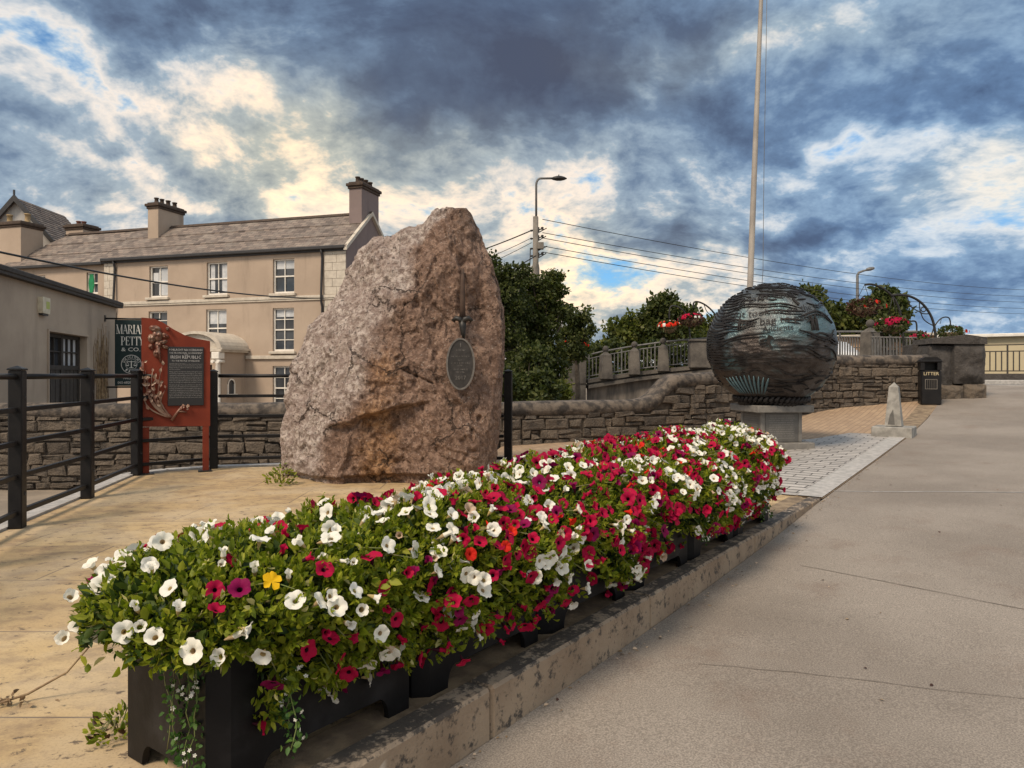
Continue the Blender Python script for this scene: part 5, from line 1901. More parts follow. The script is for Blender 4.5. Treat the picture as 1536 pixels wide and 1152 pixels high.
def roof_plane(root, name, p0, p1, p2, p3, mat):
    """slab p0->p1 along the eave, p3 above p0 at the ridge; local axes run along eave and slope"""
    p0, p1, p2, p3 = map(Vector, (p0, p1, p2, p3))
    ex = (p1 - p0).normalized()
    nz = ex.cross(p3 - p0).normalized()
    if nz.z < 0:
        nz = -nz
    ey = nz.cross(ex)
    Mx = Matrix(((ex.x, ey.x, nz.x, p0.x), (ex.y, ey.y, nz.y, p0.y), (ex.z, ey.z, nz.z, p0.z), (0, 0, 0, 1)))
    inv = Mx.inverted()
    q = [inv @ p for p in (p0, p1, p2, p3)]
    mb = MB()
    # courses of slate as shallow steps
    n = max(3, int((q[3].y) / .20))
    for i in range(n):
        f0, f1 = i / n, (i + 1) / n
        a = q[0].lerp(q[3], f0); b = q[1].lerp(q[2], f0); c = q[1].lerp(q[2], f1); d = q[0].lerp(q[3], f1)
        up = Vector((0, 0, .03))
        mb.add([a + up, b + up, c, d, a, b], [(0, 1, 2, 3), (4, 5, 1, 0)])
    mb.add([p - Vector((0, 0, .06)) for p in q], [(0, 1, 2, 3)])
    o = mb.build(name, mat, root)
    o.matrix_local = Mx
    return o


def chimney(root, x0, x1, y0, y1, z0, z1, mat, pots, pot_mat='chimney_cap', name='chimney'):
    mb = MB(); mb.box(x0, x1, y0, y1, z0, z1)
    ch = mb.build(name, mat, root)
    mb = MB()
    mb.box(x0 - .06, x1 + .06, y0 - .06, y1 + .06, z1 + .002, z1 + .12, .02)
    mb.box(x0 - .12, x1 + .12, y0 - .12, y1 + .12, z1 + .122, z1 + .26, .02)
    mb.box(x0 - .03, x1 + .03, y0 - .03, y1 + .03, z1 + .262, z1 + .33, .02)
    mb.build('cap', MAT['chimney_cap'], ch)
    for (fx, fy, h, rr) in pots:
        mb = MB()
        cx, cy = x0 + (x1 - x0) * fx, y0 + (y1 - y0) * fy
        mb.lathe([(rr * .9, 0), (rr, .04), (rr * .85, .08), (rr * .78, h - .06), (rr, h - .05), (rr, h), (rr * .7, h), (rr * .68, h - .1)], 14, (cx, cy, z1 + .32))
        mb.build('chimney_pot', MAT[pot_mat], ch)


def build_house():
    rot = math.atan2(.293, -.956)          # local x runs left along the front, local y out towards the viewer
    r = thing('terraced_house', 'long beige three storey house with slate roof and two chimneys behind the wall', 'house', (-7.4, 33, 0), rot)
    ZB = -.62
    holes = [(2.65, 3.79, 4.98, 6.57), (6.28, 7.44, 5.02, 6.58), (9.69, 10.8, 5.01, 6.54), (2.67, 3.80, 2.33, 4.31), (6.32, 7.48, 2.55, 4.35), (9.73, 10.84, 2.60, 4.34), (2.67, 3.8, -.38, 1.65), (9.73, 10.84, -.30, 1.65)]
    mb = MB()
    wall_holes(mb, 0, 13.55, ZB, 7.0, holes)
    # back and left return
    mb.add([(13.55, 0, ZB), (13.55, -4.5, ZB), (13.55, -4.5, 7.0), (13.55, 0, 7.0)], [(0, 1, 2, 3)])
    mb.add([(0, -4.5, ZB), (20.6, -4.5, ZB), (20.6, -4.5, 6.9), (0, -4.5, 6.9)], [(0, 1, 2, 3)])
    mb.build('front_wall', MAT['render'], r)
    h2 = [(14.09, 14.82, 5.33, 6.42), (17.52, 18.19, 5.28, 6.39)]
    mb = MB()
    wall_holes(mb, 13.551, 20.6, ZB, 6.95, h2, -.12)
    mb.build('wing_wall', MAT['render'], r)
    mb = MB()
    mb.prism([(0, ZB), (0, 6.95), (-2.25, 8.84), (-4.5, 6.95), (-4.5, ZB)], 0.001, -.02, 'x')
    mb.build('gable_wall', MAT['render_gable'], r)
    cur = {2: [(.12, .60, .08, .92), (.62, .9, .45, .8)], 0: [(.1, .9, .72, .95)], 1: [(.1, .35, .1, .93), (.7, .9, .1, .93)], 3: [(.1, .9, .80, .96)], 4: [(.1, .9, .62, .95)]}
    for i, (a, b, c, d) in enumerate(holes):
        rows = (1, 1) if i < 3 or i == 4 else (2, 2)
        sash_window(r, a, b, c, d, -.15, 2, rows, True, cur.get(i))
    sash_window(r, *h2[0], -.27, 2, (1, 1), False)
    sash_window(r, *h2[1], -.27, 2, (1, 1), False)
    mb = MB(); mb.prism([(14.52, 5.40), (14.72, 5.42), (14.78, 5.9), (14.70, 6.34), (14.48, 6.34), (14.42, 5.8)], -.24, -.20, 'y')
    tag(mb.build('flag', MAT['green_flag']), 'green cloth hanging in the small upper window left of the quoins', 'flag')
    bpy.data.objects['flag'].matrix_world = Matrix.Translation((-7.4, 33, 0)) @ Matrix.Rotation(rot, 4, 'Z')
    # string courses, quoins
    mb = MB()
    mb.box(.0, 12.9, .002, .09, 4.70, 4.84, .01); mb.box(.0, 12.9, .002, .06, 4.62, 4.695, .01)
    mb.build('string_course', MAT['trim'], r)
    mb = MB()
    mb.box(.0, 5.2, .002, .10, 1.97, 2.13, .01)
    mb.box(7.7, 12.9, .002, .10, 1.97, 2.13, .01)
    mb.build('lower_string_course', MAT['trim'], r)
    for (u0, u1, lab) in ((.0, 1.08, 0), (12.96, 13.55, 1)):
        mb = MB()
        z = 2.15
        k = 0
        while z < 6.75:
            zt = min(z + .36, 6.8)
            if z < 4.61 < zt: zt = 4.60
            if 4.60 <= z < 4.86: z = 4.86; zt = 5.2
            s = u0 + (.42 if k % 2 else .62) * (u1 - u0) / 1.0
            mb.box(u0, s - .006, .002, .035, z, zt - .012, .006)
            mb.box(s + .006, u1, .002, .035, z, zt - .012, .006)
            z = zt
            k += 1
        mb.build('quoins', MAT['trim'], r)
    # gutters and pipes
    mb = MB(); mb.box(-.05, 13.6, .10, .26, 6.86, 7.02, .03); mb.box(-.0, 13.6, .0, .10, 6.78, 6.90)
    mb.build('gutter', MAT['black_trim'], r)
    mb = MB(); mb.box(13.61, 20.7, .0, .15, 6.74, 6.90, .03)
    mb.build('gutter', MAT['black_trim'], r)
    for u in (1.16, 12.83):
        mb = MB(); mb.tube([(u, .18, 6.88), (u, .12, 6.70), (u, .07, 6.5), (u, .16, 4.95), (u, .16, 4.55), (u, .07, 4.3), (u, .07, ZB)], .055, 10)
        mb.build('drainpipe', MAT['black_trim'], r)
    # roofs
    roof_plane(r, 'roof', (-.12, .22, 6.93), (13.6, .22, 6.93), (13.6, -2.25, 8.93), (-.12, -2.25, 8.93), MAT['slate'])
    roof_plane(r, 'roof_back', (20.7, -4.7, 6.93), (-.12, -4.7, 6.93), (-.12, -2.25, 8.93), (18.6, -2.25, 8.93), MAT['slate'])
    roof_plane(r, 'wing_roof', (13.602, .10, 6.83), (20.7, .10, 6.83), (18.3, -2.25, 8.90), (13.602, -2.25, 8.90), MAT['slate'])
    mb = MB(); mb.prism([(-2.40, 8.86), (-2.25, 9.0), (-2.10, 8.86)], -.13, 18.3, 'x')
    mb.build('ridge_tiles', MAT['chimney_cap'], r)
    mb = MB()
    for (y0, z0, y1, z1) in ((.22, 6.90, -2.25, 8.92), (-4.7, 6.90, -2.25, 8.92)):
        mb.add([(-.16, y0, z0 - .12), (-.16, y0, z0 + .06), (-.16, y1, z1 + .06), (-.16, y1, z1 - .12), (-.0, y0, z0 - .12), (-.0, y0, z0 + .06), (-.0, y1, z1 + .06), (-.0, y1, z1 - .12)],
               [(0, 1, 2, 3), (4, 7, 6, 5), (1, 5, 6, 2), (0, 3, 7, 4), (0, 4, 5, 1)])
    mb.build('verge', MAT['trim'], r)
    pots = [(.5, .16, .32, .13), (.5, .42, .32, .13), (.5, .66, .30, .12), (.5, .87, .28, .12)]
    chimney(r, 11.5, 12.15, -3.15, -1.35, 8.0, 9.72, MAT['render'], pots)
    chimney(r, .012, .66, -3.15, -1.45, 7.9, 9.92, MAT['render_gable'], pots)
    chimney(r, 19.4, 21.5, -1.6, -.3, 7.0, 9.05, MAT['render'], [(.15, .5, .5, .16), (.75, .5, .52, .16)], 'pot_yellow')
    chimney(r, 17.5, 18.7, -3.4, -2.4, 8.3, 9.2, MAT['render'], [(.4, .5, .22, .14), (.7, .5, .26, .14)], 'pot_red')
    # barrel roofed porch
    mb = MB()
    wall_holes(mb, 5.25, 7.75, ZB, 2.3, [(5.75, 7.25, ZB, 1.7)], 1.7, .2)
    o_ = MB()
    nA = 12
    side = [(0.0, ZB), (0.0, 2.3), (1.7, 2.3), (1.7, ZB)]
    mb.add([(5.25, 0, ZB), (5.25, .86, ZB), (5.25, .86, 2.3), (5.25, 0, 2.3), (5.25, 1.24, ZB), (5.25, 1.7, ZB), (5.25, 1.7, 2.3), (5.25, 1.24, 2.3)], [(0, 1, 2, 3), (4, 5, 6, 7)])
    arc = [(1.05 + .19 * math.cos(math.pi * k / 8), .82 + .19 * math.sin(math.pi * k / 8)) for k in range(9)]
    vs = [(5.25, y_, z_) for y_, z_ in arc] + [(5.25, y_, 2.3) for y_, z_ in arc]
    mb.add(vs, [(k, k + 1, 10 + k, 9 + k) for k in range(8)])
    mb.add([(5.25, .86, ZB), (5.25, 1.24, ZB), (5.25, 1.24, .38), (5.25, .86, .38)], [(0, 1, 2, 3)])
    mb.add([(7.75, 0, ZB), (7.75, 1.7, ZB), (7.75, 1.7, 2.3), (7.75, 0, 2.3)], [(0, 1, 2, 3)])
    po = mb.build('porch', MAT['render'], r)
    mb = MB()
    rr = 1.42
    cz = 2.42
    prof = []
    for k in range(17):
        a = math.pi * k / 16
        prof.append((6.5 + rr * math.cos(a), cz + .78 * math.sin(a)))
    for k in range(16):
        (a, b), (c, d) = prof[k], prof[k + 1]
        mb.add([(a, 0, b), (c, 0, d), (c, 1.95, d), (a, 1.95, b)], [(0, 1, 2, 3)], True)
        mb.add([(a, 1.95, b), (c, 1.95, d), (6.5 + (c - 6.5) * .84, 1.95, cz + (d - cz) * .84), (6.5 + (a - 6.5) * .84, 1.95, cz + (b - cz) * .84)], [(0, 1, 2, 3)])
    mb.prism([(6.5 + (x - 6.5) * .85, cz + (z - cz) * .85) for x, z in prof], 1.72, 1.78, 'y')
    mb.build('barrel_roof', MAT['trim'], po)
    mb = MB()
    mb.box(5.08, 7.92, 0.01, 1.95, 2.26, 2.41, .02); mb.box(5.0, 5.07, .0, 1.98, 2.36, 2.44)
    mb.build('porch_cornice', MAT['trim'], po)
    for u in (5.36, 7.64):
        mb = MB()
        mb.lathe([(.15, ZB), (.15, -.4), (.12, -.35), (.105, 1.75), (.13, 1.80), (.10, 1.84), (.15, 1.95)], 16, (u, 1.80, 0))
        mb.box(u - .20, u + .20, 1.60, 2.0, 1.95, 2.25, .02)
        for s in (-1, 1):
            mb.tube([(u + s * .15, 1.60, 1.84), (u + s * .15, 2.0, 1.84)], .075, 12)
        mb.build('column', MAT['white'], po)
    mb = MB()
    for k in range(8):
        (y0, z0), (y1, z1) = arc[k], arc[k + 1]
        q = lambda y_, z_, s: (1.05 + (y_ - 1.05) * s, .82 + (z_ - .82) * s)
        a, b, c, d = (y0, z0), (y1, z1), q(y1, z1, 1.35), q(y0, z0, 1.35)
        mb.add([(5.215, *a), (5.215, *b), (5.215, *c), (5.215, *d)], [(0, 1, 2, 3)])
    mb.box(5.215, 5.249, .79, .859, .38, .82); mb.box(5.215, 5.249, 1.241, 1.31, .38, .82)
    mb.box(5.15, 5.249, .72, 1.38, .26, .375)
    w = mb.build('window', MAT['white'], po)
    mb = MB(); mb.box(5.27, 5.29, .8, 1.3, .35, 1.1)
    mb.build('pane', MAT['glass'], w)
    # house behind on the left with black bargeboards
    r2 = thing('gabled_house', 'pale gabled house with black bargeboards rising behind the long house', 'house', (-28.75, 41.5, 0), math.radians(2))
    mb = MB()
    mb.prism([(-.9, ZB), (2.9, ZB), (2.9, 8.85), (1.0, 11.05), (-.9, 8.85)], 0, .2, 'y')
    mb.build('gable_wall', MAT['render_pale'], r2)
    mb = MB(); mb.box(2.7, 2.9, .2, 4.4, ZB, 8.8)
    mb.build('side_wall', MAT['render_pale'], r2)
    for s in (1, -1):
        roof_plane(r2, 'roof', (1.0 + s * 2.15, -.3 if s > 0 else 4.6, 8.65), (1.0 + s * 2.15, 4.6 if s > 0 else -.3, 8.65), (1.0, 4.6 if s > 0 else -.3, 11.15), (1.0, -.3 if s > 0 else 4.6, 11.15), MAT['slate'])
    mb = MB()
    for s in (1, -1):
        mb.add([(1 + s * 2.2, -.34, 8.40), (1 + s * 2.2, -.34, 8.72), (1.0, -.34, 11.30), (1.0, -.34, 10.92), (1 + s * 2.2, -.24, 8.40), (1 + s * 2.2, -.24, 8.72), (1.0, -.24, 11.30), (1.0, -.24, 10.92)],
               [(0, 1, 2, 3), (4, 7, 6, 5), (1, 5, 6, 2), (0, 3, 7, 4)])
    mb.box(.96, 1.04, -.34, -.26, 11.28, 11.55)
    mb.build('bargeboard', MAT['black_trim'], r2)


def build_left_building():
    r = thing('rendered_building', 'low grey rendered flat roofed building with dark fascia at the left edge', 'building', (BX, BY, 0), BROT)
    holes = [(2.25, 4.62, .55, 2.16)]
    mb = MB()
    wall_holes(mb, 0, 7.0, -.62, 3.05, holes, 0, .28)
    mb.add([(0, 0, -.62), (0, -5, -.62), (0, -5, 3.05), (0, 0, 3.05)], [(0, 1, 2, 3)])
    mb.add([(7, 0, -.62), (7, -5, -.62), (7, -5, 3.05), (7, 0, 3.05)], [(0, 1, 2, 3)])
    mb.build('wall', MAT['render_grey'], r)
    mb = MB()
    mb.box(-.12, 7.15, -5.1, .14, 3.052, 3.10)
    mb.box(-.12, 7.15, .0, .16, 3.101, 3.21, .02)
    mb.box(-.12, -.02, -5.1, -.0, 3.101, 3.21, .02)
    mb.build('roof_edge', MAT['wood_dark'], r)
    mb = MB(); mb.box(-.02, 7.05, -5.0, -.01, 3.101, 3.16)
    mb.build('flat_roof', MAT['asphalt'], r)
    # timber window: upper lights, boarded lower half
    a, b, c, d = holes[0]
    mb = MB()
    y = -.20
    for (u0, u1) in ((a, a + .09), (b - .09, b), (3.30, 3.42)):
        mb.box(u0, u1, y - .05, y + .04, c, d)
    mb.box(a + .09, 3.30, y - .05, y + .035, d - .09, d); mb.box(3.42, b - .09, y - .05, y + .035, d - .09, d)
    mb.box(a + .09, 3.30, y - .05, y + .035, 1.36, 1.46); mb.box(3.42, b - .09, y - .05, y + .035, 1.36, 1.46)
    for (u0, u1) in ((a + .09, 3.30), (3.42, b - .09)):
        n = 8
        for k in range(n):
            w = (u1 - u0) / n
            mb.box(u0 + w * k + .006, u0 + w * (k + 1) - .006, y - .05, y + .01 + .006 * (k % 2), c, 1.36)
        for k in (1, 2):
            xx = u0 + (u1 - u0) * k / 3
            mb.box(xx - .014, xx + .014, y - .04, y + .02, 1.46, d - .09)
        mb.box(u0, u1, y - .035, y + .016, 1.75, 1.78)
    w = mb.build('window', MAT['wood_dark'], r)
    mb = MB(); mb.box(a + .09, 3.30, y - .035, y - .03, 1.46, d - .09)
    mb.build('pane', MAT['curtain'], w)
    mb = MB(); mb.box(3.42, b - .09, y - .035, y - .03, 1.46, d - .09)
    mb.build('pane', MAT['glass'], w)
    # surround
    mb = MB()
    mb.box(b, b + .05, .001, .03, c, d + .05); mb.box(a - .05, b, .001, .03, d + .001, d + .05)
    mb.build('window_surround', MAT['render_grey'], r)
    # alarm box
    r2 = thing('alarm_box', 'cream alarm box with lime sticker high on the grey rendered wall', 'alarm', tuple(bw(4.97, 0, 2.66)), BROT)
    mb = MB()
    mb.prism([(-.17, -.16), (.17, -.16), (.19, -.08), (.19, .17), (-.19, .17), (-.19, -.08)], .002, .10, 'y')
    mb.build('casing', MAT['alarm'], r2)
    mb = MB(); mb.box(-.15, .02, .101, .104, -.06, .09)
    mb.build('sticker', MAT['lime'], r2)
    mb = MB(); mb.box(-.14, .14, .01, .08, -.20, -.162)
    mb.build('sounder', MAT['black_trim'], r2)
    # bare creeper on the far end of the wall
    rng = np.random.default_rng(21)
    r3 = thing('bare_creeper', 'dry leafless creeper clinging to the grey wall beside the hanging sign', 'creeper', tuple(bw(1.1, 0, -.6)), BROT)
    mb = MB()
    for k in range(34):
        x = rng.normal() * .25
        p = [Vector((x, .02, rng.uniform(0, .8)))]
        for j in range(9):
            p.append(p[-1] + Vector((rng.normal() * .08 + .004, rng.uniform(-.008, .012), rng.uniform(.14, .36))))
            p[-1].y = min(max(p[-1].y, .012), .07)
            if p[-1].z > 3.2:
                p[-1].z = 3.2
        mb.tube(p, np.linspace(.016, .005, len(p)).tolist(), 4)
    mb.build('twigs', MAT['dead'], r3)
    # hanging sign, at right angles to the wall
    r4 = thing('hanging_sign', 'dark green solicitors sign with white lettering hung on brackets from the grey building', 'sign', tuple(bw(.94, 0, 0)), BROT)
    mb = MB()
    mb.tube([(0, .0, 2.70), (0, 1.35, 2.70)], .022, 8); mb.tube([(0, 0, .93), (0, 1.1, .93)], .022, 8)
    mb.box(-.05, .05, -.0, .02, 2.62, 2.78); mb.box(-.05, .05, -.0, .02, .86, 1.0)
    mb.build('bracket', MAT['dark_iron'], r4)
    mb = MB(); mb.box(-.02, .02, .24, 1.26, .96, 2.672, .004)
    bd = mb.build('board', MAT['sign_green'], r4)
    # face looks towards +x (the viewer); reading direction is +y
    FM = Matrix(((0, 0, 1, .0215), (1, 0, 0, 0), (0, 1, 0, 0), (0, 0, 0, 1)))
    cy = .635
    mb = MB()
    serif_text(mb, 'MARIAN', .235, .615, FM @ Matrix.Translation((.635, 2.425, 0)))
    serif_text(mb, 'PETTY', .225, .64, FM @ Matrix.Translation((.665, 2.125, 0)))
    add_text(mb, '& CO.', .14, FM @ Matrix.Translation((cy - .01, 1.90, .001)), .001, sx=1.25)
    mb.build('lettering', MAT['sign_white'], bd)
    mb = MB()
    cz = 1.52
    def ring(r0, r1, n=40):
        vs = []
        for k in range(n):
            c, s = math.cos(2 * math.pi * k / n), math.sin(2 * math.pi * k / n)
            vs += [FM @ Vector((cy + r0 * c, cz + r0 * s, .0006)), FM @ Vector((cy + r1 * c, cz + r1 * s, .0006))]
        mb.add(vs, [(2 * k, 2 * k + 1, (2 * k + 3) % (2 * n), (2 * k + 2) % (2 * n)) for k in range(n)])
    ring(.232, .245); ring(.135, .142)
    for k, ch in enumerate('SOLICITORS'):
        a = math.radians(162 - 144 * k / 9)
        add_text(mb, ch, .085, FM @ Matrix.Translation((cy + .188 * math.cos(a), cz + .188 * math.sin(a), .001)) @ Matrix.Rotation(a - math.pi / 2, 4, 'Z'), .0005)
    for k in range(4):           # worn lettering under the scales
        a = math.radians(232 + 76 * k / 3)
        mb.add([FM @ Matrix.Translation((cy + .188 * math.cos(a), cz + .188 * math.sin(a), .001)) @ Matrix.Rotation(a + math.pi / 2, 4, 'Z') @ Vector(p) for p in ((-.02, -.03, 0), (-.006, -.03, 0), (-.006, -.016, 0), (.018, -.016, 0), (.018, .03, 0), (-.02, .03, 0))], [(0, 1, 2, 3, 4, 5)])
    q = lambda pts: mb.add([FM @ Vector((cy + x, cz + y, .001)) for x, y in pts], [tuple(range(len(pts)))])
    q([(-.012, -.085), (.012, -.085), (.012, .09), (-.012, .09)]); q([(-.05, -.10), (.05, -.10), (.05, -.085), (-.05, -.085)])
    q([(-.10, .06), (.10, .06), (.10, .075), (-.10, .075)])
    for s in (-1, 1):
        q([(s * .09, .06), (s * .055, -.02), (s * .062, -.02), (s * .095, .05)]); q([(s * .09, .06), (s * .118, -.02), (s * .126, -.02), (s * .096, .06)])
        q([(s * .09 - .045, -.02), (s * .09 + .045, -.02), (s * .09 + .02, -.045), (s * .09 - .02, -.045)])
    mb.build('emblem', MAT['sign_white'], bd)
    mb = MB()
    add_text(mb, 'PHONE', .085, FM @ Matrix.Translation((cy - .05, 1.155, .001)), .0005)
    add_text(mb, '065-6828887', .085, FM @ Matrix.Translation((cy - .1, 1.045, .001)), .0005)
    mb.build('phone_line', MAT['sign_white'], bd)


# ------------------------------------------------------------------ globe on its plinth
def build_globe():
    D = 11.6
    gx, gy = (1156 - 768) / 1110 * D, D
    zg = h_terr(tw(gx, gy)[0])
    z_pl = 1.25 + (562 - 608) * 11.2 / 1110
    rot = math.radians(9.6)
    r = thing('granite_plinth', 'square grey granite plinth with inscribed panels carrying the bronze globe', 'plinth', (gx, gy, zg), rot)
    H = z_pl - zg
    mb = MB(); mb.box(-.47, .47, -.47, .47, -.1, .10, .01)
    mb.build('base_slab', MAT['granite'], r)
    mb = MB()
    hb = .335
    mb.box(-hb + .02, hb - .02, -hb + .02, hb - .02, .10, H - .11)
    for sx in (-1, 1):
        for sy in (-1, 1):
            mb.box(sx * hb - sx * .06, sx * hb, sy * hb - sy * .06, sy * hb, .101, H - .112, .006)
    mb.build('shaft', MAT['granite'], r)
    for k, a in enumerate((0, -90)):
        R_ = Matrix.Rotation(math.radians(a), 4, 'Z')
        mb = MB(); mb.M = R_
        mb.box(-hb + .065, hb - .065, -hb + .004, -hb + .019, .11, H - .125)
        p = mb.build('inscribed_panel', MAT['granite_dark'], r)
        mb = MB()
        for j in range(11):
            prng = random.Random(30 + j + 50 * k)      # cut lines too fine to read
            x_ = -.22 + prng.uniform(0, .03)
            while x_ < .20:
                l_ = prng.uniform(.006, .013)
                zc_ = H - .165 - .034 * j
                mb.add([R_ @ Vector((xx_, -hb + .0035, zz_)) for xx_, zz_ in ((x_, zc_ - .008), (x_ + l_ * .5, zc_ - .008), (x_ + l_, zc_ + .008), (x_, zc_ + .008))], [(0, 1, 2, 3)])
                x_ += l_ + prng.choice((.004, .004, .004, .014))
        mb.build('inscription', MAT['granite_text'], p)
    mb = MB(); mb.box(-.46, .46, -.46, .46, H - .11, H, .012)
    mb.build('top_slab', MAT['granite'], r)
    # the globe
    R = 93.5 / 1110 * D * .985
    zc = z_pl + R * .955
    g = thing('bronze_globe', 'large dark bronze globe covered in raised wavy bands, figures and lettering on a plinth', 'sculpture', (gx, gy, zc), math.atan2(-gx, gy) * -1 * -1)
    # local -y looks at the viewer
    g.rotation_euler = (0, 0, -math.atan2(gx, gy))
    NU, NV = 160, 100
    th = np.linspace(0, 2 * np.pi, NU, endpoint=False)
    ph = np.linspace(-np.pi / 2 + .02, np.pi / 2 - .02, NV)
    T, P = np.meshgrid(th, ph)
    V = np.stack([np.cos(P) * np.sin(T), -np.cos(P) * np.cos(T), np.sin(P)], -1).reshape(-1, 3)
    bumpy = (fbm(V, 3.0, 3) - .5) * .05 + (fbm(V, 9.0, 2) - .5) * .02
    V2 = V * (R * (1 + bumpy))[:, None]
    V2[:, 2] = np.maximum(V2[:, 2], -R * .955)
    i, j = np.meshgrid(np.arange(NV - 1), np.arange(NU), indexing='ij')
    a = i * NU + j
    b = i * NU + (j + 1) % NU
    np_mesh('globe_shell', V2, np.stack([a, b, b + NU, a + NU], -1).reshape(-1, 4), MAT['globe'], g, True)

    def on(lon, lat, lift=.012):
        d = Vector((math.cos(lat) * math.sin(lon), -math.cos(lat) * math.cos(lon), math.sin(lat)))
        k = 1 + float((fbm(np.array([list(d)]), 3.0, 3)[0] - .5) * .05)
        return d * (R * k + lift)
    rng = random.Random(4)
    # raised wavy bands, drawn from the sea currents of the photo
    mb = MB()
    def band(lon0, lon1, lat, amp, fr, ph_, wd, n=26):
        vs = []
        for k in range(n + 1):
            f = k / n
            lo = lon0 + (lon1 - lon0) * f
            la = lat + amp * math.sin(fr * lo + ph_) + .02 * math.sin(9 * lo + ph_ * 3)
            w = wd * min(1, 5 * f, 5 * (1 - f)) + .001
            vs += [on(lo, la - w, .002), on(lo, la - w * .7, .018), on(lo, la + w * .7, .018), on(lo, la + w, .002)]
        fs = [(4 * k + q, 4 * k + 4 + q, 4 * k + 5 + q, 4 * k + 1 + q) for k in range(n) for q in range(3)]
        mb.add(vs, fs)
    R_ = math.radians
    for k in range(13):          # tight lines on the upper left
        band(R_(-95), R_(-28 - 2 * (k % 4)), R_(14 + 3.4 * k), R_(4), 2.6, .4, .012)
    for k in range(14):          # left flank, near the equator
        band(R_(-100), R_(-46 + 3 * (k % 3)), R_(-14 + 2.4 * k), R_(5), 3.2, 1.0 + .08 * k, .010)
    for k, (l0, l1, la, am, fr, p_, wd) in enumerate([(-42, 30, 33, 5, 2.6, 1.9, .014), (-20, 26, 47, 4, 3, 1.7, .014), (-30, 70, 62, 4, 3, 1.2, .012), (-10, 34, 27, 3, 4, .6, .014), (24, 72, 24, 5, 5, 4.0, .016), (24, 72, 10, 5, 5, .6, .016),
                                                      (8, 30, 18, 3, 3, 0, .014), (36, 82, 3, 5, 4, 4.4, .016), (20, 84, 52, 3, 3, 0.5, .012), (40, 88, 40, 3, 4, 1, .010), (-60, -10, 25, 4, 4, .3, .016), (-66, -12, 19, 3, 4, .8, .012),
                                                      (0, 70, -8, 6, 3, 1.0, .010), (-62, 0, 7, 3, 5, 2, .012)]):
        band(R_(l0), R_(l1), R_(la), R_(am), fr, p_, wd * 1.1)
        band(R_(l0 + 6), R_(l1 - 4), R_(la - 2.6), R_(am * .9), fr, p_ + .05, wd * .55)
    for k in range(110):          # short dashes near the crown and the flanks
        lo = rng.uniform(-85, 85); la = rng.uniform(40, 80)
        band(R_(lo), R_(lo + rng.uniform(6, 16)), R_(la), R_(1.5), 8, rng.uniform(0, 6), .012, 6)
    for k in range(9):           # long currents over the lower half
        band(R_(-80 + 12 * k), R_(-20 + 13 * k), R_(-6 - 4.2 * k % 30), R_(7), 3.0, .7 * k, .008)
    for k in range(80):
        lo = rng.uniform(-85, 75); la = rng.uniform(-46, 4)
        band(R_(lo), R_(lo + rng.uniform(6, 22)), R_(la), R_(2.5), 6, rng.uniform(0, 6), .008, 8)
    mb.build('relief_bands', MAT['globe_line'], g)
    # figures
    mb = MB()
    def fig(lon, lat, sc, polys):
        for poly in polys:
            c = [on(R_(lon + x * sc / math.cos(R_(lat))), R_(lat + y * sc), .026) for x, y in poly]
            e = [on(R_(lon + x * sc / math.cos(R_(lat))), R_(lat + y * sc), .006) for x, y in poly]
            n = len(poly)
            mb.add(c + e, [tuple(range(n))] + [(q, q + n, (q + 1) % n + n, (q + 1) % n) for q in range(n)])
    man = lambda dx: [[(dx - .5, 2.2), (dx, 2.9), (dx + .5, 2.2), (dx + .3, 1.6), (dx - .3, 1.6)], [(dx - .7, 1.5), (dx + .7, 1.5), (dx + .55, -.4), (dx - .55, -.4)], [(dx - .55, -.4), (dx - .05, -.4), (dx - .2, -2.6), (dx - .6, -2.6)], [(dx + .05, -.4), (dx + .55, -.4), (dx + .7, -2.6), (dx + .3, -2.6)]]
    fig(40, 17.5, 2.4, man(-.9) + man(.9) + [[(-3, .6), (-1.4, 1.5), (-1.4, .9), (-3, .1)]])
    fig(26, 38, 1.8, [[(-.8, 2.5), (.3, 2.8), (.4, 1), (1.8, -1.2), (1, -2), (.2, -1), (-.4, .2)]])
    fig(-28, 17, 2.0, man(0))
    fig(-2, 1, 2.3, [[(0, 2.6), (1.4, 2.2), (2.2, .8), (1.2, 1.2), (.6, -.2), (1.6, -2.2), (.9, -2.4), (-.3, -.4), (-.6, 1)], [(-.3, 1.4), (-3, .9), (-3, .5), (-.4, .9)], [(-.4, .3), (-3.2, -.2), (-3.2, -.6), (-.4, -.2)], [(-.2, -.6), (-2.6, -1.2), (-2.6, -1.6), (-.1, -1)]])
    mb.build('figures', MAT['globe_line'], g)
    # lettering laid on the sphere
    mb = MB()
    def arc_text(s, size, lon, lat, slope=0.0, bend=0.0):
        me = text_mesh(s, size, 0, res=2)
        vs = []
        for v in me.vertices:
            u = v.co.x / (R * math.cos(R_(lat)))
            vs.append(on(R_(lon) + u, R_(lat) + v.co.y / R + slope * u + bend * u * u, .018))
        mb.add(vs, [tuple(p.vertices) for p in me.polygons])
    arc_text('from Clare', .20, 2, 47, .12, -.10)
    arc_text('it took us on the 23rd', .155, 18, 30, .10, .03)
    arc_text('the bag to pace the C', .165, 20, 21.5, .12, .03)
    arc_text('Baron', .15, -44, 28, .0, 0)
    arc_text('of the side', .13, -42, 21, -.02, 0)
    arc_text('Ancients', .12, 6, 12.5, .05, 0)
    arc_text('for Sea the', .095, 36, 6.5, -.25, .2)
    mb.build('lettering', MAT['globe_line'], g)
    # patina fan low on the left, rope-like collar at the foot
    mb = MB()
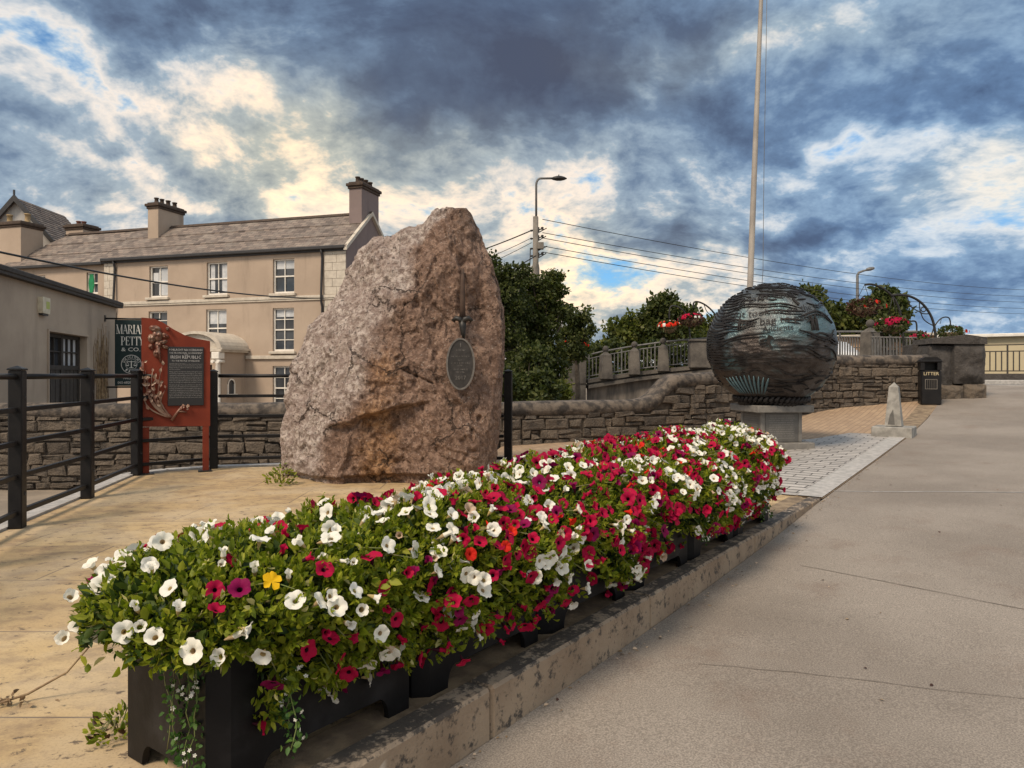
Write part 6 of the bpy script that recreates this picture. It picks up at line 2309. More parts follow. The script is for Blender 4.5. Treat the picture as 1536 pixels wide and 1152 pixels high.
    for k in range(11):
        lo = -44 + 3.6 * k
        pts = [on(R_(lo + (k - 5) * 1.2 * f), R_(-50 + 22 * f * (1 - .03 * abs(k - 5))), .012) for f in np.linspace(0, 1, 7)]
        mb.tube(pts, [.006, .012, .016, .018, .018, .014, .006], 6)
    mb.build('shell_fan', MAT['globe_patina'], g)
    mb = MB()
    for k in range(44):
        a = 2 * math.pi * k / 44
        for q, la in enumerate((-57, -63)):
            p0, p1, p2 = on(a - .08, R_(la - 2.5), .01), on(a, R_(la), .05), on(a + .08, R_(la + 2.5), .01)
            mb.tube([p0, p1, p2], [.02, .035, .02], 6)
    mb.build('rope_collar', MAT['globe_line'], g)
    # obelisk by the path
    D = 12.75
    ox, oy = (1341 - 768) / 1110 * D, D
    zo = h_terr(tw(ox, oy)[0])
    r = thing('stone_obelisk', 'small pale stone obelisk on a square slab at the edge of the setts', 'obelisk', (ox, oy, zo), KROT)
    mb = MB(); mb.box(-.31, .31, -.31, .31, -.1, .165, .012)
    mb.build('base_slab', MAT['obelisk'], r)
    mb = MB()
    b, t, h = .130, .072, .84
    vs = [(-b, -b, .176), (b, -b, .176), (b, b, .176), (-b, b, .176), (-t, -t, h), (t, -t, h), (t, t, h), (-t, t, h), (0, 0, h + .085)]
    mb.add(vs, [(0, 1, 5, 4), (1, 2, 6, 5), (2, 3, 7, 6), (3, 0, 4, 7), (4, 5, 8), (5, 6, 8), (6, 7, 8), (7, 4, 8)])
    mb.build('shaft', MAT['obelisk'], r)
    mb = MB()
    f = lambda z: b + (t - b) * (z - .176) / (h - .176)
    mb.add([(-f(.20) - .003, -.03, .20), (-f(.20) - .003, .08, .20), (-f(.36) - .003, .05, .36), (-f(.46) - .003, .0, .46)], [(0, 1, 2, 3)])
    mb.build('worn_emblem', MAT['granite_dark'], r)
    # litter bin
    D = 17.0
    lx = (1395 - 768) / 1110 * D
    zb = h_terr(tw(lx, D)[0]) - .02
    r = thing('litter_bin', 'black square litter bin with pale lettering standing before the stone pier', 'bin', (lx - .24, 16.6, zb - .05), math.radians(-20))
    mb = MB()
    w = .205
    mb.box(-w, w, -w, w, .0, .78, .03)
    for (x0, x1, y0, y1) in ((-w, w, -w, -w + .03), (-w, w, w - .03, w), (-w, -w + .03, -w + .03, w - .03), (w - .03, w, -w + .03, w - .03)):
        pass
    mb.box(-w, -w + .08, -w, w, .781, .95); mb.box(w - .08, w, -w, w, .781, .95); mb.box(-w + .08, w - .08, -w + .25, w, .781, .95)
    mb.build('bin_body', MAT['black'], r)
    mb = MB()
    mb.box(-w - .02, w + .02, -w - .02, w + .02, .951, 1.0, .02)
    mb.prism([(-w - .01, 1.0), (w + .01, 1.0), (w * .6, 1.07), (-w * .6, 1.07)], -w, w, 'y')
    mb.build('bin_lid', MAT['black'], r)
    mb = MB()
    add_text(mb, 'LITTER', .10, Matrix.Translation((.0, -w - .003, .70)) @ Matrix.Rotation(math.radians(90), 4, 'X'), .002)
    mb.build('lettering', MAT['gold'], r)
    mb = MB()
    for (x0, x1, z0, z1) in ((-.12, .12, .57, .58), (-.12, .12, .36, .37), (-.12, -.11, .371, .569), (.11, .12, .371, .569)):
        mb.box(x0, x1, -w - .006, -w - .001, z0, z1)
    for k in range(1, 6):
        mb.box(-.108 + .036 * k - .002, -.108 + .036 * k + .002, -w - .004, -w - .001, .372, .568)
    mb.build('emblem', MAT['pole_concrete'], r)


# ------------------------------------------------------------------ poles, wires, lamps
def build_poles():
    D = 15.0
    fx = (1121 - 768) / 1110 * D
    r = thing('flagpole', 'tall white tapered flagpole leaning slightly right behind the bronze globe', 'flagpole', (fx, D, .15))
    mb = MB()
    mb.tube([(-.06, 0, 0), (.06, 0, 3.0), (.17, 0, 6), (.29, 0, 9.0), (.33, 0, 10.2)], [.068, .062, .052, .040, .034], 14)
    mb.build('pole', MAT['pole_white'], r)
    mb = MB(); mb.lathe([(.16, 0), (.16, .03), (.10, .05), (.10, .25), (.07, .28)], 16, (-.06, 0, 0))
    mb.build('base_collar', MAT['galv'], r)
    mb = MB()
    pts = [(.40, -.04, 10.0), (.36, -.05, 7.5), (.32, -.05, 5.3), (.31, -.05, 4.4), (.30, -.05, 3.2), (.16, -.05, 1.3)]
    mb.tube(pts, .006, 5)
    mb.build('halyard', MAT['galv'], r)
    # concrete utility pole with a street lamp on top
    D = 28.0
    ux = (803.5 - 768) / 1110 * D
    zz = lambda y, d=D: 1.25 + (562 - y) * d / 1110
    r = thing('utility_pole', 'concrete utility pole with street lamp on top and wires rising out of the dark trees', 'utility pole', (ux, D, -.6))
    def zl(y): return zz(y) + .6
    mb = MB()
    mb.tube([(0, 0, 0), (0, 0, zl(430)), (0, 0, zl(402)), (0, 0, zl(395)), (0, 0, zl(325))], [.19, .155, .145, .11, .10], 12)
    mb.build('shaft', MAT['pole_concrete'], r)
    mb = MB()
    pts = [(.02, 0, zl(330)), (.02, 0, zl(278))] + [(.02 + .16 * (1 - math.cos(a)), 0, zl(278) + .26 * math.sin(a)) for a in np.linspace(.2, math.pi / 2, 7)] + [(.62, 0, zl(267.5))]
    mb.tube(pts, .042, 8)
    la = mb.build('lamp_arm', MAT['galv'], r)
    mb = MB()
    n = 12
    cs = [(.60, .05, .04), (.68, .11, .07), (.80, .15, .10), (.95, .15, .10), (1.08, .10, .07), (1.18, .03, .02)]
    vs, fs = [], []
    for (x, ry, rz) in cs:
        for k in range(n):
            a = 2 * math.pi * k / n
            vs.append((x, ry * math.cos(a), zl(267.5) + rz * math.sin(a) * (1 if math.sin(a) > 0 else .8) - .01))
    fs = [(i * n + k, i * n + (k + 1) % n, (i + 1) * n + (k + 1) % n, (i + 1) * n + k) for i in range(len(cs) - 1) for k in range(n)]
    mb.add(vs, fs, True)
    mb.add([(.84, 0, zl(267.5) + .09), (.90, .03, zl(267.5) + .09), (.90, -.03, zl(267.5) + .09), (.88, 0, zl(267.5) + .17)], [(0, 1, 3), (1, 2, 3), (2, 0, 3)])
    mb.build('lamp_head', MAT['dark_iron'], la)
    for (z, ln) in ((345, .42), (357, .40), (372, .44), (383, .40)):
        mb = MB()
        mb.box(.09, .14, -.05, .05, zl(z) - .10, zl(z) + .10)
        mb.tube([(.10, 0, zl(z)), (.24, 0, zl(z) + .05)], .022, 6)
        mb.lathe([(.02, -.05), (.055, -.04), (.055, -.01), (.03, 0), (.055, .01), (.055, .04), (.02, .06)], 10, (.25, 0, zl(z) + .06))
        mb.tube([(.12, .05, zl(z) - .08), (ln, .1, zl(z) + .09)], .018, 6)
        mb.lathe([(.02, -.04), (.05, -.03), (.05, .02), (.02, .03)], 10, (-.16, 0, zl(z) - .02))
        mb.tube([(-.10, 0, zl(z) - .02), (-.16, 0, zl(z) - .02)], .02, 6)
        mb.build('insulator_bracket', MAT['dark_iron'], r)
    mb = MB(); mb.box(.06, .30, -.14, .10, zl(374), zl(364), .01)
    mb.build('junction_box', MAT['pole_concrete'], r)
    mb = MB(); mb.tube([(-.20, 0, zl(372)), (-.22, 0, zl(400)), (-.23, 0, zl(430))], .018, 6)
    mb.build('conduit', MAT['dark_iron'], r)

    def cable(a, b, sag, rad, lab, grp=None, name='overhead_wire'):
        a, b = Vector(a), Vector(b)
        pts = [a.lerp(b, t) - Vector((0, 0, sag * 4 * t * (1 - t))) for t in np.linspace(0, 1, 25)]
        m = MB(); m.tube([p - a for p in pts], rad, 5)
        o = m.build(name, MAT['dark_iron'])
        o.location = a
        tag(o, lab, 'wire', grp)
    far = [(329, 432, 'topmost of the five thin wires running right from the utility pole'), (349, 440, 'second highest of the wires running right from the utility pole'), (357, 449, 'middle wire of the five running right from the utility pole'),
           (369, 458, 'fourth wire down running right from the utility pole'), (378, 466, 'lowest of the five wires running right from the utility pole')]
    for y0, y1, lab in far:
        d2 = 62.0
        xe = (1560 - 768) / 1110 * d2
        cable((ux + .26, D, zz(y0)), (xe + 8, d2 + 4, 1.25 + (562 - y1 - 3) * (d2 + 4) / 1110), .9, .014, lab, 'wires running right from the utility pole')
    cable((ux - .12, D, zz(345)), (-5.95, 35.2, 6.1), .25, .024, 'thick black cable from the utility pole down to the house gable', None)
    cable((ux - .16, D, zz(357)), (-5.9, 35.6, 5.6), .3, .012, 'upper of two thin wires from the utility pole behind the boulder')
    cable((ux - .16, D, zz(364)), (-5.9, 36.0, 5.2), .3, .012, 'lower of two thin wires from the utility pole behind the boulder')
    cable((ux - .0, D - .2, zz(385)), (-4.2, 20.5, 2.6), .25, .022, 'lowest black cable sloping from the pole into the dark trees')
    r = thing('cable_mast', 'short galvanised mast on the roof of the low grey building', 'mast', (-11.4, 13.6, 3.1))
    mb = MB(); mb.tube([(0, 0, 0), (0, 0, .92)], .03, 8); mb.box(-.06, .06, -.06, .06, .062, .08)
    mb.build('mast_tube', MAT['galv'], r)
    cable((-11.4, 13.6, 3.95), (-8.55, 33.0, 4.66), .33, .026, 'black cable sagging across the front of the beige house', None, 'service_cable')
    # distant street lamp on the right
    D = 58.0
    lx = (1286 - 768) / 1110 * D
    r = thing('street_lamp', 'slim grey street lamp with one arm far off beyond the bridge', 'street lamp', (lx, D, .9))
    z = lambda y: zz(y, D) - .9
    mb = MB()
    mb.tube([(0, 0, 0), (0, 0, z(500)), (0, 0, z(413)), (.10, 0, z(409)), (.5, 0, z(406)), (.8, 0, z(405))], [.16, .14, .10, .09, .08, .07], 10)
    mb.build('pole', MAT['galv'], r)
    mb = MB()
    mb.lathe([(.02, -.05), (.12, .02), (.15, .3), (.10, .58), (.02, .65)], 10)
    o = mb.build('lamp_head', MAT['galv'], r)
    o.matrix_local = Matrix.Translation((.72, 0, z(404.5))) @ Matrix.Rotation(math.radians(78), 4, 'Y')
    # grey post with small lantern before the dark trees
    D = 27.0
    r = thing('bracket_post', 'grey post with small hooked lantern in front of the dark trees', 'post', ((837 - 768) / 1110 * D, D, .4))
    z = lambda y: zz(y, D) - .4
    mb = MB(); mb.tube([(0, 0, 0), (0, 0, z(474))], [.05, .045], 8)
    mb.tube([(-.04, 0, z(474)), (.12, 0, z(473)), (.16, 0, z(476))], .03, 6)
    mb.build('pole', MAT['galv'], r)
    mb = MB(); mb.box(.03, .20, -.06, .06, z(500), z(494), .01)
    mb.tube([(.17, 0, z(494)), (.17, 0, z(485))], .015, 6)
    mb.build('lantern', MAT['globe_patina'], r)


# ------------------------------------------------------------------ bridge and things on it
def build_bridge():
    zz = lambda y, d: 1.25 + (562 - y) * d / 1110
    xx = lambda px, d: (px - 768) / 1110 * d
    # parapet course: (px, depth, top of rail y, deck y)
    C = [(880, 31.0, 533, 569), (905, 31.1, 527, 565), (951, 31.2, 519, 558), (994, 31.0, 513, 553), (1036, 30.5, 509, 549), (1066, 30, 507, 546), (1150, 28, 502, 541), (1255, 25, 497.5, 538), (1375, 20.8, 497.5, 545)]
    P = [(xx(p, d), d, zz(a, d), zz(b, d)) for p, d, a, b in C]
    r = thing('bridge_railing', 'grey railing with upright bars along the curved bridge parapet behind the globe', 'railing', (P[0][0], P[0][1], 0))
    o0 = Vector((P[0][0], P[0][1], 0))
    V = [Vector((x, y, 0)) - o0 for x, y, _, _ in P]
    mb = MB()
    mb.tube([V[i] + Vector((0, 0, P[i][2])) for i in range(len(P))], .035, 6)
    mb.tube([V[i] + Vector((0, 0, P[i][2] - .17)) for i in range(len(P))], .022, 6)
    mb.tube([V[i] + Vector((0, 0, P[i][3] + .12)) for i in range(len(P))], .026, 6)
    mb.build('rail', MAT['galv'], r)
    bars = MB()
    s = np.concatenate([[0], np.cumsum([(V[i + 1] - V[i]).length for i in range(len(V) - 1)])])
    u = .1
    k = 0
    while u < s[-1]:
        q = [float(np.interp(u, s, [getattr(v, c) for v in V])) for c in 'xy']
        zt, zb = float(np.interp(u, s, [p[2] for p in P])), float(np.interp(u, s, [p[3] for p in P]))
        if k % 9 == 0:
            bars.box(q[0] - .025, q[0] + .025, q[1] - .025, q[1] + .025, zb, zt + .0)
        else:
            bars.box(q[0] - .020, q[0] + .020, q[1] - .012, q[1] + .012, zb + .12, zt - .17)
        u += .155
        k += 1
    bars.build('bars', MAT['galv'], r)
    # stone posts with balls
    specs = [(908, 31.0, 'stone post with ball top on the bridge, nearest the dark trees'), (951, 31.1, 'stone post with ball top on the bridge, middle of the three left of the globe'), (994, 30.9, 'stone post with ball top on the bridge, nearest the globe on its left'), (1303, 23.3, 'stone post with ball top on the bridge right of the globe')]
    first = None
    for px, d, lab in specs:
        zb = float(np.interp(px, [c[0] for c in C], [p[3] for p in P]))
        p = (xx(px, d), d - .1, zb - .1)
        if first is None:
            first = thing('stone_post', lab, 'post', p, math.radians(12), 'ball topped stone posts on the bridge')
            mb = MB()
            a, b = .24, .19
            h = .98
            vs = [(-a, -a, 0), (a, -a, 0), (a, a, 0), (-a, a, 0), (-b, -b, h), (b, -b, h), (b, b, h), (-b, b, h), (-.07, -.07, h + .12), (.07, -.07, h + .12), (.07, .07, h + .12), (-.07, .07, h + .12)]
            mb.add(vs, [(0, 1, 5, 4), (1, 2, 6, 5), (2, 3, 7, 6), (3, 0, 4, 7), (4, 5, 9, 8), (5, 6, 10, 9), (6, 7, 11, 10), (7, 4, 8, 11), (8, 9, 10, 11)])
            mb.build('shaft', MAT['bridge_stone'], first)
            mb = MB()
            mb.lathe([(.07, h + .12), (.06, h + .15)] + [(.13 * math.cos(t), h + .27 + .13 * math.sin(t)) for t in np.linspace(-1.2, 1.57, 9)], 14)
            mb.build('ball_finial', MAT['bridge_stone'], first)
        else:
            o = copy_tree(first); o.location = p; o['label'] = lab
            o.rotation_euler = (0, 0, math.radians(-10 if px < 1100 else 20))
    # abutment wall under the railing, with ledge
    r = thing('bridge_wall', 'stained concrete river wall with projecting ledge under the bridge railing', 'bridge', (P[0][0], P[0][1], 0))
    mb = MB(); lm = MB()
    for i in range(len(P) - 1):
        a, b = V[i], V[i + 1]
        d = (b - a).normalized()
        n = Vector((d.y, -d.x, 0))
        za, zb = P[i][3], P[i + 1][3]
        mb.add([a + n * .0 + Vector((0, 0, -.62)), b + Vector((0, 0, -.62)), b + Vector((0, 0, zb - .165)), a + Vector((0, 0, za - .165))], [(0, 1, 2, 3)])
        for (off, z0, z1, back) in ((.18, -.16, 0.0, .4), (.30, -.38, -.24, .4)):
            q = [a + n * off, b + n * off, b - n * back, a - n * back]
            zs = (za, zb, zb, za)
            lm.add([p + Vector((0, 0, z + z1)) for p, z in zip(q, zs)] + [p + Vector((0, 0, z + z0)) for p, z in zip(q, zs)], [(0, 1, 2, 3), (4, 5, 1, 0), (7, 6, 5, 4), (3, 2, 6, 7)], False)
    mb.build('river_wall', MAT['stained'], r)
    lm.build('ledge', MAT['bridge_stone'], r)
    for (p0, p1, d, yt, lab) in ((843, 879, 31, 535, 'concrete end block of the bridge parapet beside the dark trees'), (1034, 1072, 30.2, 509, 'concrete block in the bridge parapet just left of the globe')):
        t = thing('parapet_block', lab, 'parapet', (xx(p0, d), d, 0), math.radians(-3))
        mb = MB()
        w = xx(p1, d) - xx(p0, d)
        yb = 576 if p0 < 900 else 552
        mb.box(0, w, -.30, .25, zz(yb, d), zz(yt + 4, d), .03)
        mb.box(-.04, w + .04, -.35, .30, zz(yt + 4, d) + .001, zz(yt, d), .03)
        if p0 < 900:
            mb.box(.02, w - .02, -.25, .2, -.62, zz(yb, d) - .001)
        mb.build('block', MAT['bridge_stone'], t)
    # low cream building across the road, tan part behind the bridge
    r = thing('cream_building', 'long low cream clad building with thin white roof beyond the road railing', 'building', tuple(kp(36.5, 1.0, .9)), math.atan2(NY, NX))
    L = 60
    mb = MB(); mb.box(-2.4, L, 0, 12, 0, 1.9)
    mb.build('wall', MAT['cream_wall'], r)
    mb = MB(); mb.box(-2.6, L, -.25, 12.2, 1.901, 2.04, .02)
    mb.build('roof', MAT['white'], r)
    mb = MB(); mb.lathe([(.4, 0), (.4, .12), (.3, .25), (.05, .32)], 14, (3.2, 3, 2.04))
    mb.build('roof_vent', MAT['galv'], r)
    r = thing('tan_building', 'low tan building with pale roof seen through the bridge railing right of the globe', 'building', tuple(kp(38.5, -6.6, .9)), math.atan2(NY, NX))
    mb = MB(); mb.box(0, 5.0, 0, 8, -1.5, 2.12)
    mb.build('wall', MAT['tan_wall'], r)
    mb = MB(); mb.box(-.3, 5.3, -.3, 8.3, 2.121, 2.25, .02)
    mb.build('roof', MAT['trim'], r)
    mb = MB()
    for k in range(4):
        mb.box(.5 + 1.08 * k, .5 + 1.08 * k + .55, -.03, .02, 1.25, 1.5)
    mb.build('wall_vents', MAT['wood_dark'], r)
    # railing across the road
    r = thing('road_railing', 'low metal railing on a dark plinth wall across the road at the right edge', 'railing', tuple(kp(33.4, -6, 1.05)), math.atan2(NY, NX))
    mb = MB(); mb.box(0, 40, -.1, .15, 0, .24, .02)
    mb.build('plinth_wall', MAT['rubble_dark'], r)
    mb = MB()
    x = .3
    k = 0
    while x < 40:
        if k % 9 == 0:
            mb.box(x - .03, x + .03, -.0, .06, .241, 1.30)
        else:
            mb.box(x - .022, x + .022, .015, .045, .36, 1.06)
        x += .185
        k += 1
    mb.box(0, 40, .0, .06, 1.301, 1.34); mb.box(0, 40, .012, .05, .32, .36); mb.box(0, 40, .012, .05, 1.06, 1.10)
    mb.build('railing_bars', MAT['wood_dark'], r)
    # white car behind the bridge railing
    d = 29.0
    r = thing('parked_car', 'white car mostly hidden behind the bridge railing right of the globe', 'car', (xx(1226, d), d, 1.15), math.radians(-75))
    sec = [(-2.0, .35, .62), (-1.9, .25, .85), (-1.2, .2, .95), (-.75, .2, 1.38), (.0, .2, 1.46), (.9, .2, 1.40), (1.5, .22, 1.0), (1.95, .25, .9), (2.05, .35, .6)]
    vs, fs = [], []
    n = 10
    for (x, z0, z1) in sec:
        for k in range(n):
            a = 2 * math.pi * (k + .5) / n
            c, s_ = math.cos(a), math.sin(a)
            w = .84 * (1 - .16 * max(0, (z1 - 1.0)) * (s_ > 0))
            vs.append((x, w * math.copysign(abs(c) ** .45, c), (z0 + z1) / 2 + (z1 - z0) / 2 * math.copysign(abs(s_) ** .5, s_)))
    fs = [(i * n + k, i * n + (k + 1) % n, (i + 1) * n + (k + 1) % n, (i + 1) * n + k) for i in range(len(sec) - 1) for k in range(n)] + [tuple(range(n)), tuple(range((len(sec) - 1) * n, len(sec) * n))]
    mb = MB(); mb.add(vs, fs, True)
    mb.build('body', MAT['car_white'], r)
    mb = MB()
    for s_ in (-1, 1):
        mb.add([(-1.05, s_ * .80, .98), (1.2, s_ * .80, 1.0), (.85, s_ * .76, 1.32), (-.70, s_ * .76, 1.32)], [(0, 1, 2, 3)])
    mb.add([(-1.28, -.68, .99), (-1.28, .68, .99), (-.86, .6, 1.33), (-.86, -.6, 1.33)], [(0, 1, 2, 3)])
    mb.build('windows', MAT['glass'], r)
    for sx in (-1.25, 1.3):
        for s_ in (-1, 1):
            mb = MB()
            mb.tube([(sx, s_ * .72, .31), (sx, s_ * .88, .31)], .31, 18)
            mb.build('wheel', MAT['rubber'], r)


# ------------------------------------------------------------------ trees and baskets
def build_tree(name, lab, cat, loc, clumps, nleaf, size, mats, trunk_h, trunk_r, seed, group=None, sub=True):
    """clumps: list of (x, y, z, r) relative to loc; leaves fill uneven shells around them"""
    rng = np.random.default_rng(seed)
    r = thing(name, lab, cat, loc, 0, group)
    C = np.array(clumps, float)
    if sub:        # break every big clump into small ones on its surface
        out = []
        for (x, y, z, rad) in C:
            m = 11
            d = rng.normal(size=(m, 3)); d /= np.linalg.norm(d, axis=1, keepdims=True)
            d[:, 2] = d[:, 2] * .9 + .1
            rr = rad * rng.uniform(.55, 1.18, m)
            c = np.array([x, y, z]) + d * rr[:, None]
            out.append(np.column_stack([c, rad * rng.uniform(.16, .42, m)]))
            out.append(np.array([[x, y, z, rad * .55]]))
        C = np.vstack(out)
    w = C[:, 3] ** 2
    ix = rng.choice(len(C), nleaf, p=w / w.sum())
    d = rng.normal(size=(nleaf, 3)); d /= np.linalg.norm(d, axis=1, keepdims=True)
    rad = C[ix, 3] * rng.uniform(.25, 1.08, nleaf) ** .5
    pos = C[ix, :3] + d * rad[:, None] * np.array([1.1, 1.0, .85])
    pos += rng.normal(size=pos.shape) * size * .5
    dirs = d * .8 + rng.normal(size=d.shape) * .7 + np.array([0, 0, -.15])
    mp = rng.random(len(C))
    matp = (mp[ix] + rng.normal(size=nleaf) * .12 > .70).astype(int) if len(mats) > 1 else None
    scatter('crown', pos, frames_from_dir(dirs, rng), rng.uniform(.7, 1.4, nleaf) * size, mats, r, widths=rng.uniform(1.0, 1.6, nleaf), mat_per=matp)
    mb = MB()
    top = np.array([C[:, 0].mean(), C[:, 1].mean(), C[:, 2].max() * .8])
    base = Vector((0, 0, 0))
    mid = Vector((top[0] * .3, top[1] * .3, trunk_h))
    mb.tube([base, base.lerp(mid, .5) + Vector((.05, .02, 0)), mid, Vector(top)], [trunk_r, trunk_r * .8, trunk_r * .6, trunk_r * .15], 9)
    for q in rng.choice(len(C), min(26, len(C)), replace=False):
        e = Vector(C[q, :3])
        s_ = mid.lerp(Vector(top), rng.uniform(0, .6))
        m_ = s_.lerp(e, .5) + Vector((0, 0, .15 * C[q, 3]))
        mb.tube([s_, m_, e], [trunk_r * .35, trunk_r * .2, trunk_r * .06], 6)
    mb.build('trunk', MAT['bark'], r)


def build_trees():
    zz = lambda y, d: 1.25 + (562 - y) * d / 1110
    xx = lambda px, d: (px - 768) / 1110 * d
    D = 22.0
    def cl(items, d, lx, lz, k=1.0):
        return [(xx(px, d + dy) - lx, dy, zz(y, d + dy) - lz, rp * d / 1110 * k) for px, y, rp, dy in items]
    lx = xx(770, D)
    build_tree('ivy_tree', 'dark ivy clad tree rising beside the boulder in front of the pole', 'tree', (lx, D, -.62),
               cl([(735, 425, 34, 0), (752, 455, 40, .3), (760, 500, 42, 0), (775, 545, 40, -.3), (745, 560, 40, 0), (800, 560, 34, -.2), (720, 520, 40, .5), (735, 395, 16, .3), (765, 420, 26, .2), (780, 590, 36, -.3)], D, lx, -.62),
               30000, .085, [MAT['leaf_dark'], MAT['leaf_mid']], 2.0, .2, 41)
    lx = xx(815, D + 1.5)
    build_tree('sycamore_tree', 'green broad leaved tree with ragged top in front of the utility pole', 'tree', (lx, D + 1.5, -.62),
               cl([(812, 440, 24, 0), (832, 432, 15, 0), (838, 415, 8, 0), (815, 470, 30, 0), (800, 505, 32, 0), (820, 530, 30, 0), (835, 470, 16, .2), (795, 440, 22, .3), (822, 416, 10, 0), (785, 470, 26, 0), (808, 560, 30, 0)], D + 1.5, lx, -.62),
               17000, .105, [MAT['leaf_mid'], MAT['leaf_dark']], 2.2, .18, 42)
    lx = xx(865, D + 4)
    build_tree('thin_tree', 'dark thin tree with sky showing through its sparse right hand branches', 'tree', (lx, D + 4, -.62),
               cl([(862, 480, 18, 0), (878, 478, 12, 0), (888, 495, 9, 0), (855, 505, 20, 0), (872, 508, 14, 0), (850, 470, 12, .3), (845, 530, 22, .5), (868, 528, 14, 0)], D + 4, lx, -.62),
               3600, .115, [MAT['leaf_dark'], MAT['leaf_mid']], 2.4, .12, 43)
    lx = xx(833, 20)
    build_tree('river_shrub', 'pale green shrub growing low at the foot of the river wall', 'shrub', (lx, 20.5, -.62),
               cl([(842, 585, 10, 0), (836, 592, 9, .2), (848, 592, 7, -.1)], 20.5, lx, -.62), 900, .11, [MAT['leaf_light']], .3, .03, 44, None, False)
    lx = xx(790, 20)
    build_tree('ivy_mound', 'dark mound of ivy spilling over the low wall beside the boulder', 'shrub', (lx, 19.5, -.62),
               cl([(780, 580, 34, 0), (815, 585, 30, 0), (750, 580, 34, .3), (800, 545, 28, .8)], 19.5, lx, -.62), 9000, .10, [MAT['leaf_dark'], MAT['leaf_mid']], .6, .06, 45)
    d = 55.0
    far = [('pale green rounded tree at the left of the group behind the bridge', 935, [(930, 505, 22, 0), (945, 490, 18, 0), (920, 520, 18, 0), (955, 512, 22, 0)], [MAT['leaf_light'], MAT['leaf_mid']], 4200),
           ('tallest dark green tree behind the bridge railing left of the globe', 995, [(990, 465, 20, 0), (1000, 452, 12, 0), (975, 478, 18, 0), (1015, 470, 18, 0), (1000, 495, 28, 0), (965, 500, 22, 0), (1030, 490, 20, 0), (1035, 470, 9, 0)], [MAT['leaf_mid'], MAT['leaf_dark']], 9000),
           ('mid green tree just left of the globe behind the red hanging baskets', 1060, [(1050, 500, 20, 0), (1075, 500, 22, 0), (1060, 515, 22, 0), (1095, 490, 24, 0)], [MAT['leaf_mid'], MAT['leaf_light']], 4200),
           ('green tree showing past the right shoulder of the globe', 1225, [(1205, 445, 14, 0), (1222, 442, 12, 0), (1228, 465, 18, 0), (1245, 475, 18, 0), (1215, 490, 26, 0), (1190, 470, 24, 0)], [MAT['leaf_mid'], MAT['leaf_light']], 5200),
           ('yellow green low tree under the dark hanging basket right of the globe', 1275, [(1268, 480, 14, 0), (1280, 472, 12, 0), (1290, 490, 18, 0), (1262, 494, 14, 0), (1310, 490, 16, 0)], [MAT['leaf_light'], MAT['leaf_mid']], 4200)]
    for i, (lab, px, items, mats, n) in enumerate(far):
        lx = xx(px, d)
        build_tree('distant_tree', lab, 'tree', (lx, d, -.62), cl(items, d, lx, -.62), n, .30, mats, 2.5, .3, 60 + i, 'trees beyond the bridge')
    d2 = 34
    lx = xx(1327, d2)
    build_tree('spiky_shrub', 'tall reddish green spiky shrub behind the right hanging baskets', 'shrub', (lx, d2, -.62),
               cl([(1325, 465, 20, 0), (1332, 440, 9, 0), (1315, 455, 12, 0), (1345, 470, 14, 0), (1330, 490, 24, 0), (1318, 436, 5, 0), (1340, 448, 8, 0)], d2, lx, -.62), 3600, .22, [MAT['leaf_mid'], MAT['leaf_dark']], 2.0, .12, 71)
    # trees over the tan building and behind
    lx = xx(890, 70)
    build_tree('distant_tree', 'low dark hedge-like trees far off between the thin tree and the bridge', 'tree', (lx, 70, -.62),
               cl([(885, 530, 14, 0), (905, 525, 14, 0), (925, 530, 14, 0), (870, 535, 14, 0)], 70, lx, -.62), 3000, .35, [MAT['leaf_dark'], MAT['leaf_mid']], 2.0, .2, 72, 'trees beyond the bridge')

    lx = xx(965, 42)
    build_tree('clipped_hedge', 'dark hedge seen through the bridge railing left of the globe', 'hedge', (lx, 42, -.62),
               cl([(875 + 22 * k, 538 - (k % 3) * 3 - k * 1.3, 17, 0) for k in range(10)] + [(875 + 22 * k, 560, 17, 0) for k in range(10)], 42, lx, -.62), 11000, .2, [MAT['leaf_dark'], MAT['leaf_mid']], .8, .1, 73)

    # hanging baskets
    def basket(px, y, d, rad, red, lab, seed, foliage='leaf_dark'):
        rng = np.random.default_rng(seed)
        x, z = xx(px, d), zz(y, d)
        r = thing('hanging_basket', lab, 'flower basket', (x, d, z), 0, 'hanging flower baskets on the bridge')
        mb = MB(); mb.lathe([(.02, -rad * .62), (rad * .45, -rad * .50), (rad * .72, -rad * .25), (rad * .80, 0), (rad * .74, 0)], 16)
        mb.build('basket_bowl', MAT['dirt'], r)
        n = 700
        dd = rng.normal(size=(n, 3)); dd /= np.linalg.norm(dd, axis=1, keepdims=True)
        pos = dd * rad * rng.uniform(.6, 1.0, (n, 1)) * np.array([1.05, 1.05, .55]) + np.array([0, 0, rad * .02])
        scatter('foliage', pos, frames_from_dir(dd + rng.normal(size=(n, 3)) * .5, rng), rng.uniform(.5, 1.0, n) * rad * .28, [MAT[foliage], MAT['leaf_mid']], r, widths=rng.uniform(1, 1.6, n), mat_per=(rng.random(n) < .25).astype(int))
        bm = MB()
